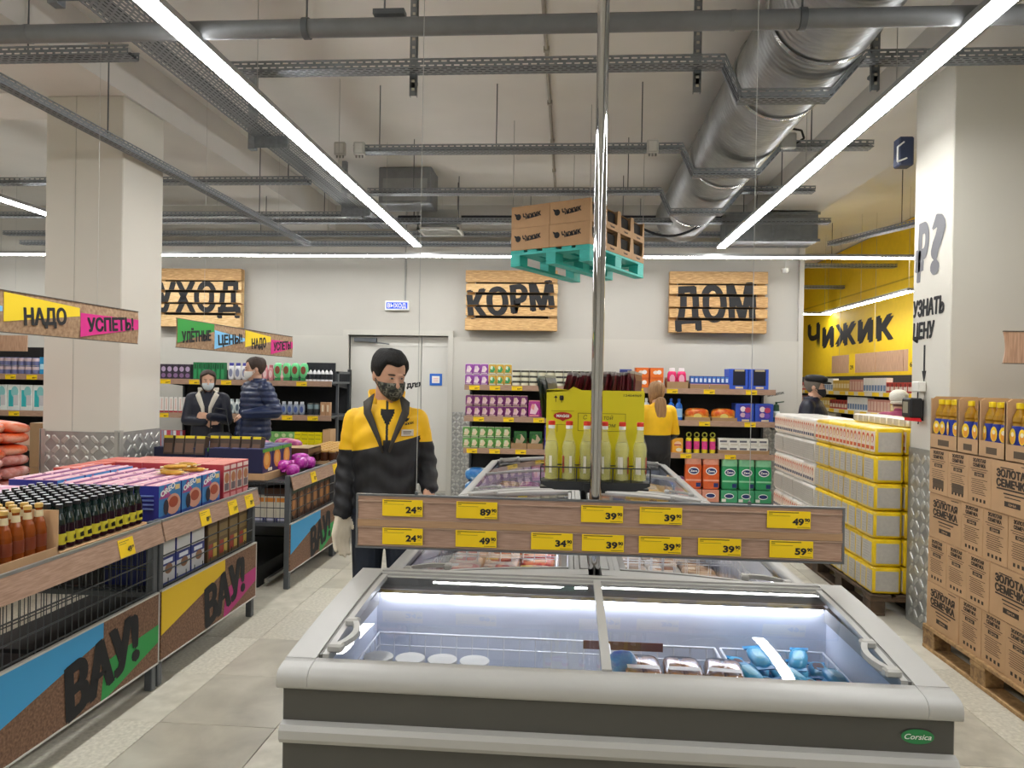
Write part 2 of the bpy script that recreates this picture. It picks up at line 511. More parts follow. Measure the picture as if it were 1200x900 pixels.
def tread(name, o, face, w, h, pitch=.06, parent=None, frame=True):
    """chequer plate: a sheet with raised alternating lugs"""
    s = MB()
    c = [face_pt(face, o, a, b, n) for n in (0, .006) for a, b in ((0, 0), (w, 0), (w, h), (0, h))]
    s.add(c, [(3, 2, 1, 0), (4, 5, 6, 7), (0, 1, 5, 4), (1, 2, 6, 5), (2, 3, 7, 6), (3, 0, 4, 7)])
    p = s.build(name, MAT_TREAD, parent)
    g = MB()
    nu, nv = int(w / pitch), int(h / pitch)
    ou, ov = (w - nu * pitch) / 2 + pitch / 2, (h - nv * pitch) / 2 + pitch / 2
    for i in range(nu):
        for j in range(nv):
            u, v = ou + i * pitch, ov + j * pitch
            a = PI / 4 if (i + j) % 2 == 0 else -PI / 4
            ca, sa = math.cos(a), math.sin(a)
            L, W = pitch * .54, pitch * .24
            ring = []
            for (q, t) in ((-L, 0), (-L * .75, -W), (L * .75, -W), (L, 0), (L * .75, W), (-L * .75, W)):
                ring.append((u + q * ca - t * sa, v + q * sa + t * ca))
            V = [face_pt(face, o, x, y, .006) for x, y in ring] + [face_pt(face, o, u + (x - u) * .72, v + (y - v) * .72, .0105) for x, y in ring]
            g.add(V, [(k, (k + 1) % 6, 6 + (k + 1) % 6, 6 + k) for k in range(6)] + [(6, 7, 8, 9, 10, 11)])
    t = g.build('tread_lugs', MAT_TREAD_LUG, p if parent is None else parent)
    t['kind'] = 'stuff'
    return p
for nm, x, w in (('trim_4', -3.40, .33), ('trim_5', -1.55, .30), ('trim_6', 2.56, .44)):
    struct(tread(nm, (x, WY - .045, 0), '-y', w, 1.14, .06), 'chequer plate wainscot at the foot of the back wall')

def column(x0, x1, y0, y1, label, faces):
    c = struct(MB().cbox(x0, x1, y0, y1, 0, 3.6, .006).build('column', MAT_COLUMN), label)
    if '-y' in faces: tread('tread_plate', (x0 - .006, y0 - .002, 0), '-y', x1 - x0 + .012, 1.155, .074, c)
    if '+x' in faces: tread('tread_plate', (x1 + .002, y0, 0), '+x', y1 - y0, 1.155, .074, c)
    if '-x' in faces: tread('tread_plate', (x0 - .002, y1, 0), '-x', y1 - y0, 1.175, .074, c)
    g = MB()
    for x in (x0, x1):
        for y in (y0,):
            sx = -1 if x == x0 else 1
            g.box(min(x, x - sx * .03), max(x, x - sx * .03), y - .013, y - .009, 0, 1.17)
            g.box(min(x + sx * .009, x + sx * .013), max(x + sx * .009, x + sx * .013), y - .013, y + .03, 0, 1.17)
    g.build('corner_strip', M('b9b9b4', .4, .5), c)
    return c
colL = column(-3.83, -3.24, 5.1, 5.63, 'square pillar with chequer plate base behind the left bins', ('-y', '+x'))
MB().box(-3.602, -3.598, 5.097, 5.102, 1.16, 3.6).build('seam', M('b4b1a8', .8), colL)
colR = column(2.34, 2.88, 4.7, 5.2, 'square pillar with a price question painted on its aisle side', ('-y', '-x'))
MAT_GREYPRINT = M('6f6f74', .6, var=0)
text('₽', .36, (2.338, 5.165, 2.30), '-x', colR, width=.17, bold=.03, fat=.008, shear=.12, mat=MAT_GREYPRINT)
text('?', .36, (2.338, 4.955, 2.33), '-x', colR, width=.165, bold=.03, fat=.012, shear=.12, mat=MAT_GREYPRINT)
text('УЗНАТЬ', .105, (2.338, 5.185, 2.055), '-x', colR, width=.405, bold=.02, fat=.006, shear=.1)
text('ЦЕНУ', .105, (2.338, 5.185, 1.905), '-x', colR, width=.29, bold=.02, fat=.006, shear=.1)
ar = MB()
F_ = lambda u, v: face_pt('-x', (2.338, 5.02, 1.60), u, v, 0)
ar.add([F_(-.012, .085), F_(.012, .085), F_(.012, .26), F_(-.012, .26)], [(0, 1, 2, 3)])
ar.add([F_(0, 0), F_(.03, .09), F_(-.03, .09)], [(0, 1, 2)])
ar.build('arrow', MAT_INK, colR)

# double door
MAT_DOOR = M('cdcbc4', .5, var=.02, scale=2, name='door_paint')
for nm, x0, x1 in (('door_1', -2.995, -2.005), ('door_2', -1.995, -1.625)):
    d = struct(MB().cbox(x0, x1, WY + .03, WY + .08, 0.01, 2.16, .004).build(nm, MAT_DOOR), 'grey door leaf in the back wall')
    g = MB()
    for (a, b, c_, e) in ((x0 + .01, x1 - .01, .03, .06), (x0 + .01, x1 - .01, 2.02, 2.03)): g.box(a, b, WY + .024, WY + .03, c_, e)
    g.build('rail', M('b9b7b0', .5), d)
    if nm == 'door_1':
        text('для', .075, (-2.20, WY + .028, 1.455), '-y', d, width=.2, bold=.05, tilt=.12)
        q = MB(); q.box(-2.93, -2.62, WY - .02, WY + .03, 2.08, 2.13); q.tube([(-2.72, WY - .01, 2.08), (-2.55, WY - .05, 2.06), (-2.45, WY + .02, 2.05)], .008)
        q.build('closer', MAT_STEEL, d)
        MB().cbox(-2.08, -2.05, WY - .03, WY + .03, 1.0, 1.12, .006).build('handle', MAT_STEEL, d)
    else:
        q = MB().box(-1.88, -1.71, WY + .022, WY + .03, 1.495, 1.655, 0).box(-1.848, -1.742, WY + .018, WY + .022, 1.527, 1.623, 1)
        for k in range(3): q.box(-1.83, -1.76, WY + .016, WY + .018, 1.545 + k * .022, 1.553 + k * .022, 2)
        q.build('notice', [P('1d63c4'), MAT_WHITE, P('e3a9a9')], d)

# ================================================================ lamps
MAT_DIFF = emit('lamp_diffuser', 'fafaf9', LAMP)
MAT_HOUSE = M('a6a7a8', .4, .3, var=.02, name='lamp_housing')
MAT_CORD = M('a9a9a6', .6, var=0, name='suspension_cord')
def line_lamp(label, a, b, z, axis, lit=True, segs=1.5, w=.075, group='ceiling line lamps', cz=CZ, drop=True):
    """a suspended line of linear lamps along x or y; a = fixed coordinate, b = (from, to)"""
    t = thing('line_lamp', label, 'lamp', (a if axis == 'y' else b[0], b[0] if axis == 'y' else a, z), 0, group)
    L = b[1] - b[0]
    def bx(s, u0, u1, v0, v1, z0, z1):
        return s.box(v0, v1, u0, u1, z0, z1) if axis == 'y' else s.box(u0, u1, v0, v1, z0, z1)
    bx(MB(), 0, L, -w * .5, w * .5, .014, .048).build('housing', MAT_HOUSE, t)
    n = max(1, round(L / segs))
    for k in range(n):
        u0, u1 = k * L / n + .004, (k + 1) * L / n - .004
        s = MB()
        prof = [(-w * .5, .014), (-w * .5, .005), (-w * .42, 0), (w * .42, 0), (w * .5, .005), (w * .5, .014)]
        s.prism([(p[0], p[1]) for p in prof] if axis == 'y' else [(p[0], p[1]) for p in prof], u0, u1, 'y' if axis == 'y' else 'x')
        s.build('diffuser', MAT_DIFF if lit else M('d8d8d4', .4, var=0), t)
    if drop:
        c = MB().cyl((0, 0, .045), (0, 0, cz - z), .0022, n=4).mesh('suspension_cord', MAT_CORD)
        for k in range(n + 1):
            u = min(max(k * L / n, .05), L - .05)
            ob('suspension_cord', c, t, (0, u, 0) if axis == 'y' else (u, 0, 0))
    return t
line_lamp('long lit line lamp on the left of the aisle, running to the back', -1.84, (-3.5, 8.78), 3.18, 'y', w=.095)
line_lamp('long lit line lamp on the right of the aisle, beside the silver duct', 1.78, (-3.5, 8.82), 3.18, 'y', w=.095)
line_lamp('lit line lamp crossing in front of the whole back wall', 9.0, (-8.8, 4.2), 3.095, 'x', w=.065)
line_lamp('short lit line lamp far left behind the left pillar', -5.3, (-3.0, 8.6), 3.18, 'y', w=.085)
line_lamp('slanting lit line lamp in the yellow side hall', 4.0, (8.95, 11.9), 2.70, 'y', w=.075)
line_lamp('lit line lamp across the far end of the yellow side hall', 13.6, (3.2, 4.7), 2.86, 'x', w=.075)
# unlit track left of the aisle

# ================================================================ trays, pipes, ducts
def tray(label, path, wd, width=.11, side=.05, rods=(), parent=None, name='cable_tray', group='perforated cable trays'):
    path = [Vector(p) for p in path]; wd = Vector(wd)
    t = thing(name, label, 'cable tray', path[0], 0, group)
    o = path[0]
    s = MB(); s.uv = []
    cs = [(-width / 2, side), (-width / 2, 0), (width / 2, 0), (width / 2, side)]
    vv = [0, side, side + width, 2 * side + width]
    u = 0
    for a, b in zip(path[:-1], path[1:]):
        L = (b - a).length
        for k in range(3):
            q = [a + wd * cs[k][0] + Vector((0, 0, cs[k][1])), b + wd * cs[k][0] + Vector((0, 0, cs[k][1])), b + wd * cs[k + 1][0] + Vector((0, 0, cs[k + 1][1])), a + wd * cs[k + 1][0] + Vector((0, 0, cs[k + 1][1]))]
            s.add([p - o for p in q], [(0, 1, 2, 3)])
            s.uv += [u, vv[k], u + L, vv[k], u + L, vv[k + 1], u, vv[k + 1]]
        u += L
    s.build('channel', MAT_TRAY, t)
    # folded lips and cables lying inside
    g = MB()
    for a, b in zip(path[:-1], path[1:]):
        for sg in (-1, 1):
            g.tube([a - o + wd * (sg * width / 2) + Vector((0, 0, side)), b - o + wd * (sg * width / 2) + Vector((0, 0, side))], .005, 5)
    g.build('lip', MAT_ZINC, t)
    c = MB()
    for a, b in zip(path[:-1], path[1:]):
        for off, r in ((-.025, .009), (.0, .007), (.02, .008)):
            c.tube([a - o + wd * off + Vector((0, 0, r + .003)), b - o + wd * off + Vector((0, 0, r + .003))], r, 5)
    c.build('cable', M('3c4047', .6, var=0), t)
    for p in rods:
        p = Vector(p) - o
        MB().cyl(p, (p.x, p.y, CZ - o.z), .005, n=5).build('rod', MAT_STEEL, t)
    return t
TZ = 3.40
def cross_tray(label, y, x0, x1, rods, dip=True):
    pts = [(x0, y, TZ), (.86, y, TZ), (.95, y, TZ - .2), (1.45, y, TZ - .2), (1.63, y, TZ + .01), (x1, y, TZ + .01)] if dip else [(x0, y, TZ), (x1, y, TZ)]
    return tray(label, pts, (0, 1, 0), rods=[(x, y, TZ) for x in rods])
t1 = cross_tray('nearest cross cable tray dipping under the silver duct', 4.3, -2.15, 3.5, (3.2,))
cross_tray('second cross cable tray with junction boxes', 5.85, -1.75, 2.3, (-1.55, -.6, .55, 1.85))
cross_tray('third cross cable tray from the front', 7.17, -2.0, 2.3, (-1.55, .55, 2.0))
cross_tray('fourth cross cable tray, near the back wall', 8.49, -5.0, 2.9, (-2.9, -1.3, .6, 2.1), dip=False)
tray('cable tray stub ending left of the long tray', [(-6.5, 4.1, 3.42), (-2.55, 4.1, 3.42)], (0, 1, 0), rods=[(-3.2, 4.1, 3.42)])
tray('cable tray behind the left pillar', [(-7.5, 6.6, 3.36), (-2.4, 6.6, 3.36)], (0, 1, 0), rods=[(-4.6, 6.6, 3.36), (-2.6, 6.6, 3.36)])
tray('cable tray near the back wall on the left', [(-7.5, 8.0, 3.36), (-2.3, 8.0, 3.36)], (0, 1, 0), rods=[(-3.4, 8.0, 3.36)])
tray('low cable tray just in front of the back wall', [(-7.5, 9.25, 3.40), (2.9, 9.25, 3.40)], (0, 1, 0), rods=[(-4, 9.25, 3.40), (-.5, 9.25, 3.40), (1.5, 9.25, 3.40)])
tray('cable tray above the back wall lamp', [(-7.5, 9.55, 3.33), (3.0, 9.55, 3.33)], (0, 1, 0), rods=[(-2, 9.55, 3.33), (.9, 9.55, 3.33)])
tray('wide double cable tray running along the left lamp', [(-2.35, 1.2, 3.44), (-2.35, 9.0, 3.44)], (1, 0, 0), width=.24, side=.06)
tray('cable tray in the yellow side hall', [(3.1, 11.0, 3.3), (4.7, 11.0, 3.3)], (0, 1, 0), rods=[(3.8, 11.0, 3.3)])
tray('far cable tray in the yellow side hall', [(3.1, 13.0, 3.25), (4.7, 13.0, 3.25)], (0, 1, 0), rods=[(4.0, 13.0, 3.25)])
tray('slanting cable tray over the side hall entrance', [(4.1, 7.0, 3.3), (3.2, 9.3, 3.3)], (.93, .36, 0), rods=[(3.6, 8.3, 3.3)])
tray('narrow dark cable tray passing in front of the left pillar', [(-3.13, -1.0, 3.15), (-3.13, 8.6, 3.15)], (1, 0, 0), width=.07, side=.05, rods=[(-3.13, 4.75, 3.15), (-3.13, 7.2, 3.15)])
# brackets on the nearest tray
for i, x in enumerate((-.95, .72, 1.72)):
    b = MB()
    b.box(-.022, .022, -.03, -.026, -.13, CZ - TZ); b.box(-.022, -.018, -.03, .0, -.13, CZ - TZ); b.box(.018, .022, -.03, .0, -.13, CZ - TZ)
    b.prism([(-.03, -.02), (.06, -.02), (.06, -.035), (-.03, -.09)], -.012, .012, 'x')
    bo = b.build('tray_bracket', MAT_ZINC, None, (x, 4.36, TZ))
    tag(bo, 'steel bracket, %s from the left, holding the nearest cross cable tray' % ORD[i], 'bracket', 'tray brackets')
    hs = MB()
    for k in range(12): hs.box(-.008, .008, -.034, -.0305, -.10 + k * .05, -.085 + k * .05)
    hs.build('slot', M('c9c4b8', .8, var=0), bo)
# bracket arms under the long tray
for i, y in enumerate((3.35, 5.55, 7.9)):
    b = MB().prism([(-.02, 0), (.02, 0), (.02, -.05), (-.02, -.09)], -.17, .14, 'x').box(-.17, -.12, -.03, .03, -.1, CZ - 3.44)
    tag(b.build('tray_bracket', MAT_ZINC, None, (-2.33, y, 3.44)), 'steel arm, %s from the camera, under the long tray beside the left lamp' % ORD[i], 'bracket', 'tray brackets')
# junction boxes on the second tray
for i, x in enumerate((-1.86, -1.70, .63)):
    jb = thing('junction_box', 'grey junction box on the second cross tray, %s from the left' % ORD[i], 'junction box', (x, 5.78, 3.39), 0, 'junction boxes')
    MB().cbox(-.045, .045, 0, .04, -.02, .085, .006).build('box', M('b9b9b4', .5), jb)
    MB().cbox(-.03, .03, -.006, 0, -.005, .07, .003).build('cover', M('cfcfca', .5), jb)
    g = MB()
    for k in range(3): g.cyl((-.025 + .025 * k, .02, -.02), (-.025 + .025 * k, .02, -.04), .008, n=8)
    g.build('gland', M('8f8f8b', .5), jb)
jb = thing('junction_box', 'grey junction box with looped black cable beside the right lamp', 'junction box', (1.66, 5.78, 3.42), 0, 'junction boxes')
MB().cbox(-.06, .06, 0, .05, -.02, .10, .008).build('box', M('b9b9b4', .5), jb)
MB().tube([(.06, .02, .02), (.12, .02, .06), (.10, .02, .12), (0, .02, .14), (-.1, .02, .12), (-.12, .02, .05)], .008).build('cable', MAT_BLACK, jb)

# grey water pipe across the front
pp = thing('ceiling_pipe', 'thick grey pipe crossing the ceiling at the front', 'pipe', (-6, 3.45, 3.255))
MB().cyl((0, 0, 0), (10.5, 0, 0), .043, n=20).build('pipe', MAT_PIPE, pp)
for x in (4.72, 7.04, 2.2, 8.4):
    MB().cyl((x - .015, 0, 0), (x + .015, 0, 0), .05, n=20).cyl((x, 0, .05), (x, 0, CZ - 3.255), .005, n=5).build('clamp', MAT_STEEL, pp)
MB().box(5.05, 5.2, -.03, .03, .05, .075).cyl((5.1, 0, .075), (5.1, 0, CZ - 3.255), .005, n=5).build('clamp', MAT_STEEL, pp)
MB().cyl((6.72, 0, 0), (6.74, 0, 0), .0455, n=20).cyl((3.3, 0, 0), (3.32, 0, 0), .0455, n=20).build('weld', MAT_PIPE, pp)
# thin conduit along the ceiling
co_ = MB().cyl((0, 0, 0), (0, 8.2, 0), .014, n=8)
for k in range(8): co_.box(-.02, .02, .4 + k, .43 + k, -.02, .02)
tag(co_.build('conduit', M('a49e94', .7), None, (-.19, .8, CZ - .014)), 'thin conduit running along the middle of the ceiling', 'conduit')
# big flexible duct
du = thing('air_duct', 'big silver flexible air duct under the ceiling', 'duct', (1.36, 0, 3.62))
s = MB(); n = 36; rows = []
y, q_ = -1.0, 0
while y < 9.2:
    rows.append((y, (.291, .298, .305, .298)[q_ % 4] + random.uniform(-.0012, .0012))); y += .0115; q_ += 1
V = []
for yy, rr in rows:
    wob = .006 * math.sin(yy * 3.1)
    for i in range(n):
        t = 2 * PI * i / n
        V.append((rr * math.cos(t) + wob, yy, rr * math.sin(t) * .99))
F = []
for k in range(len(rows) - 1):
    for i in range(n):
        F.append((k * n + i, (k + 1) * n + i, (k + 1) * n + (i + 1) % n, k * n + (i + 1) % n))
s.add(V, F, 0, True).build('duct_skin', MAT_FOIL, du)
for y in (2.4, 4.05, 4.9, 6.6, 8.2):
    g = MB()
    for i in range(n):
        t0, t1_ = 2 * PI * i / n, 2 * PI * (i + 1) / n
        q = []
        for yy in (y, y + .035):
            for t in (t0, t1_): q.append((.314 * math.cos(t), yy, .311 * math.sin(t)))
        g.add([q[0], q[1], q[3], q[2]], [(0, 1, 2, 3)], 0, True)
    g.build('strap', M('c9cacb', .25, .9), du)
# rectangular duct box and odds at the end of the round one
bx_ = thing('duct_box', 'grey rectangular duct box at the end of the silver duct', 'duct', (2.35, 8.7, 3.24))
MB().cbox(-.55, .5, 0, .3, 0, .34, .01).build('casing', M('8c9093', .45, .6, var=.1), bx_)
MB().box(-.57, .52, -.01, .0, .0, .03).box(-.57, .52, -.01, 0, .31, .34).box(-.02, .0, -.012, 0, 0, .34).build('flange', MAT_ZINC, bx_)
MB().cyl((-.3, .2, .34), (-.3, .2, CZ - 3.24), .006, n=5).build('rod', MAT_STEEL, bx_)
sg = [(0.62 + .95 * k / 12, 8.3, 3.42 - .20 * math.sin(PI * k / 12)) for k in range(13)]
tag(MB().tube(sg, .014, 6).build('cable', M('1d2027', .6, var=0)), 'dark cable sagging under the end of the silver duct', 'cable')
tag(MB().cyl((-2.2, 9.3, 3.62), (3.0, 9.3, 3.62), .055, n=12).cyl((-2.0, 9.3, 3.62), (-2.0, 9.3, CZ), .006, n=5).cyl((2.5, 9.3, 3.62), (2.5, 9.3, CZ), .006, n=5).build('ceiling_pipe', M('2a2e36', .6, var=0)), 'dark insulated pipe above the back wall', 'pipe')
tag(MB().cyl((-.75, 9.25, 3.34), (.6, 9.25, 3.34), .03, n=12).cyl((-.6, 9.25, 3.34), (-.6, 9.25, CZ), .004, n=5).cyl((.45, 9.25, 3.34), (.45, 9.25, CZ), .004, n=5).build('tube_light', M('d5d6d2', .35, .2)), 'short unlit tube lamp near the hanging pallet', 'lamp')
gr = thing('vent_grille', 'pale slatted air grille near the end of the left lamp', 'vent', (-1.55, 8.75, 3.34))
MB().box(-.22, .22, -.15, .15, .03, .25).build('box', M('a9aaa6', .6), gr)
MB().box(-.25, .25, -.2, -.17, 0, .03).box(-.25, .25, .17, .2, 0, .03).box(-.25, -.22, -.2, .2, 0, .03).box(.22, .25, -.2, .2, 0, .03).build('frame', M('d0d0cb', .5), gr)
for k in range(9): MB().prism([(-.17 + k * .038, .0), (-.165 + k * .038, 0), (-.145 + k * .038, .025), (-.15 + k * .038, .025)], -.22, .22, 'x').build('slat', M('c4c4be', .5), gr)
MB().cyl((-.2, 0, .25), (-.2, 0, CZ - 3.34), .005, n=5).cyl((.2, 0, .25), (.2, 0, CZ - 3.34), .005, n=5).build('rod', MAT_STEEL, gr)
un = thing('air_unit', 'grey box unit on the ceiling near the back wall', 'air unit', (-1.6, 8.1, 3.62))
MB().cbox(-.55, .05, 0, .4, -.08, CZ - 3.62, .01).build('casing', M('8d9194', .45, .5, var=.08), un)
MB().box(-.5, 0, -.006, 0, -.05, .2).build('front_plate', M('a2a5a7', .45, .4), un)
pd = thing('ceiling_speaker', 'small dark blue box fixed high on the right pillar', 'speaker', (2.27, 5.22, 3.10))
MB().cbox(-.03, .07, 0, .10, 0, .2, .01).build('case', M('2b3550', .5), pd)
MB().tube([(.02, 0, .05), (-.05, -.02, .02), (-.05, -.02, .12), (0, 0, .16)], .006).build('cable', MAT_WHITE, pd)
# smoke detector on the back wall side
dm = MB().lathe([(.0, -.06), (.035, -.055), (.05, -.03), (.055, 0)], 16); dm.cyl((0, 0, 0), (0, 0, CZ - 3.05), .004, n=5)
tag(dm.build('smoke_detector', M('bdbdb8', .5), None, (2.72, 9.5, 3.05)), 'small round detector right of the pallet sign reading ДОМ', 'detector')

# ================================================================ exit sign
ex = thing('exit_sign', 'small blue lit exit sign above the door', 'sign', (-2.5, WY - .05, 2.51))
MB().cbox(0, .33, 0, .05, 0, .13, .006).build('case', MAT_WHITE, ex)
MB().box(.02, .31, -.004, 0, .022, .108).build('panel', emit('exit_panel', '2456d0', .55, '1a3fae'), ex)
text('ВЫХОД', .055, (.035, -.006, .038), '-y', ex, width=.255, bold=.03, mat=MAT_WHITE)
MB().cyl((.27, .035, .13), (.27, .035, 3.95 - 2.51), .012, n=8).build('conduit', M('9c9c98', .5), ex)

# ================================================================ pallets (signs on the wall, hanging pallet, floor pallets)
def band_text(me, z0, z1, dx, name, parent, loc, mat):
    """the slice of a lettering that falls on one board"""
    bm = bmesh.new(); bm.from_mesh(me)
    for co, no in (((0, z0, 0), (0, -1, 0)), ((0, z1, 0), (0, 1, 0))):
        bmesh.ops.bisect_plane(bm, geom=bm.verts[:] + bm.edges[:] + bm.faces[:], plane_co=co, plane_no=no, clear_outer=True)
    m2 = bpy.data.meshes.new(name); bm.to_mesh(m2); bm.free()
    if not m2.polygons:
        bpy.data.meshes.remove(m2); return
    m2.materials.append(mat)
    ob(name, m2, parent, (loc[0] + dx, loc[1], loc[2]), FACE['-y'])

def wall_pallet(label, word, x, z, w, tw, tx, tz, cap, shifts, tilt, fat=.018):
    t = thing('pallet_sign', label, 'sign', (x, WY - .046, z), 0, 'pallet signs on the back wall')
    for i, u in enumerate((0, w / 2 - .05, w - .1)):
        MB().box(u, u + .1, -.022, 0, 0, .8).build('stringer', MAT_PINE, t)
    for u in (0, w / 2 - .07, w - .14):
        for v in (0, .33, .66):
            MB().box(u, u + .14, -.1, -.022, v, v + .14).build('block', MAT_PINE, t)
    base = text_mesh(word, cap, tw, bold=.015, fat=fat, space=1.08)
    bm = bmesh.new(); bm.from_mesh(base); bmesh.ops.rotate(bm, verts=bm.verts, cent=(0, 0, 0), matrix=Matrix.Rotation(tilt, 3, 'Z'))
    bmesh.ops.translate(bm, verts=bm.verts, vec=(tx, tz, 0))
    me = bpy.data.meshes.new('w'); bm.to_mesh(me); bm.free()
    zz = 0
    for i, (h, g) in enumerate(((.16, .035), (.115, .025), (.135, .035), (.115, .02), (.16, 0))):
        p = MB().cbox(-random.uniform(0, .012), w + random.uniform(0, .012), -.122, -.1, zz, zz + h, .003).build('plank', MAT_PINE, t)
        band_text(me, zz + .001, zz + h - .001, shifts[i], 'lettering', p, (0, -.1235, 0), MAT_INK)
        zz += h + g
    MB().box(.12, w - .12, -.03, -.024, .02, .78).build('backing_panel', M('3a3835', .8), t)
    return t
wall_pallet('wooden pallet sign reading УХОД, left behind the pillar', 'УХОД', -5.72, 2.245, 1.24, 1.16, .06, .20, .40, (0, .012, -.02, .015, -.01), .02, .013)
wall_pallet('wooden pallet sign reading КОРМ, in the middle of the back wall', 'КОРМ', -1.37, 2.245, 1.215, 1.12, .06, .16, .36, (.012, -.008, 0, .012, 0), .13)
wall_pallet('wooden pallet sign reading ДОМ, right end of the back wall', 'ДОМ', 1.315, 2.245, 1.245, 1.0, .09, .12, .46, (0, .0, .015, -.01, .0), .07)

def euro_pallet(t, mat, L=1.2, W=.8, H=.144):
    """pallet parts in local x (L) / y (W); three skids along x"""
    for y in (0, W / 2 - .07, W - .1):
        MB().cbox(0, L, y, y + (.1 if 0 < 1 else 0), 0, .022, .003).build('bottom_board', mat, t)
    for x in (0, L / 2 - .07, L - .14):
        for y in (0, W / 2 - .07, W - .1):
            MB().cbox(x, x + .14, y + .002, y + .1, .022, .1, .003).build('block', mat, t)
    for x in (0, L / 2 - .07, L - .14):
        MB().box(x, x + .14, 0, W, .1, .122).build('cross_board', mat, t)
    for y, w in ((0, .14), (.175, .10), (.33, .14), (.525, .10), (W - .14, .14)):
        MB().cbox(0, L, y, y + w, .122, H, .003).build('deck_board', mat, t)

# hanging turquoise pallet with brand cartons
phi = R(28)
hang = thing('hanging_pallet', 'turquoise pallet hung from the ceiling in the middle of the shop', 'pallet', (.17, 6.3, 2.615), 0)
# local x along the long side (to the right and back), local y to the left and back
hang.rotation_euler = (0, 0, PI / 2 - phi)
euro_pallet(hang, MAT_TEAL)
for x, y in ((.0, .0), (1.2, 0), (1.2, .8), (0, .8)):
    MB().cyl((x + (.01 if x < 1 else -.01), y + (.01 if y < .5 else -.01), .1), (x + (.01 if x < 1 else -.01), y + (.01 if y < .5 else -.01), CZ - 2.615), .003, n=4).build('suspension_cord', MAT_CORD, hang)
def brand_emblem(s, c, r, face, mat=0):
    """round bird mark: disc with a tail"""
    s.disc(c, r, r, face, 14, mat)
hx = Matrix.Rotation(PI / 2 - phi, 3, 'Z')
for iz in range(2):
    for ix in range(4):
        for iy in range(2):
            lx, ly, lz = ix * .3, iy * .4, .146 + iz * .198
            w_ = hx @ Vector((lx, ly, lz)) + Vector((.17, 6.3, 2.615))
            row = ('lower', 'upper')[iz]
            if iy == 0: lab = 'open-front brand carton, %s from the near corner, %s layer on hanging pallet' % (ORD[ix], row)
            else: lab = 'brand carton in the back row, %s from the left end, %s layer on hanging pallet' % (ORD[ix], row)
            if ix == 0: lab = '%s brand carton with bird logo on the left face, %s layer on hanging pallet' % (('right', 'left')[iy], row)
            c = thing('brand_carton', lab, 'carton', w_, PI / 2 - phi, 'brand cartons on the hanging pallet')
            # carton: walls with a window on the local -y face
            a, b, h = .298, .397, .196
            s = MB()
            s.box(0, a, b - .004, b, 0, h); s.box(0, .004, 0, b, 0, h); s.box(a - .004, a, 0, b, 0, h); s.box(.004, a - .004, .004, b, 0, .004); s.box(.004, a - .004, .05, b - .004, h - .004, h)
            s.box(.004, a - .004, 0, .004, 0, .06)
            s.prism([(.004, .06), (.045, .06), (.03, h), (.004, h)], 0, .004, 'y'); s.prism([(a - .004, .06), (a - .004, h), (a - .03, h), (a - .045, .06)], 0, .004, 'y')
            s.build('carton_wall', MAT_CARTON, c)
            if iy == 0:
                MB().box(.03, a - .03, .03, b - .03, .005, h - .03).build('interior_shade', M('1c1712', .8), c)  # dark block standing in for the shade inside the open carton
                text('Чижик', .018, (.10, -.002, .022), '-y', c, width=.1, bold=.05)
            if ix == 0:
                s = MB(); s.disc((-.002, b - .075, .10), .028, .028, '-x', 16); s.add([(-.002, b - .045, .105), (-.002, b - .03, .135), (-.002, b - .06, .125)], [(0, 1, 2)])
                s.build('emblem', MAT_INK, c)
                text('Чижик', .05, (-.002, b - .125, .075), '-x', c, width=.19, bold=.05, tilt=.12)

# ================================================================ freezers
FD = .83
def zt(y):                       # height of the glass top over depth
    t = min(max(y / FD, 0), 1)
    return .788 + .062 * t + .012 * math.sin(PI * t)
MAT_LED = emit('freezer_led', 'e9efff', LED)
MAT_OVAL = M('1f7a43', .3, var=0)
def strip(s, x0, x1, y0, y1, dz0, dz1, n=8, mat=0):
    """bar following the curved top between two depths"""
    for k in range(n):
        a, b = y0 + (y1 - y0) * k / n, y0 + (y1 - y0) * (k + 1) / n
        za, zb = zt(a), zt(b)
        V = [(x0, a, za + dz0), (x1, a, za + dz0), (x1, b, zb + dz0), (x0, b, zb + dz0), (x0, a, za + dz1), (x1, a, za + dz1), (x1, b, zb + dz1), (x0, b, zb + dz1)]
        F = [(0, 3, 2, 1), (4, 5, 6, 7), (1, 2, 6, 5), (3, 0, 4, 7)]
        if k == 0: F.append((0, 1, 5, 4))
        if k == n - 1: F.append((2, 3, 7, 6))
        s.add(V, F, mat)
    return s
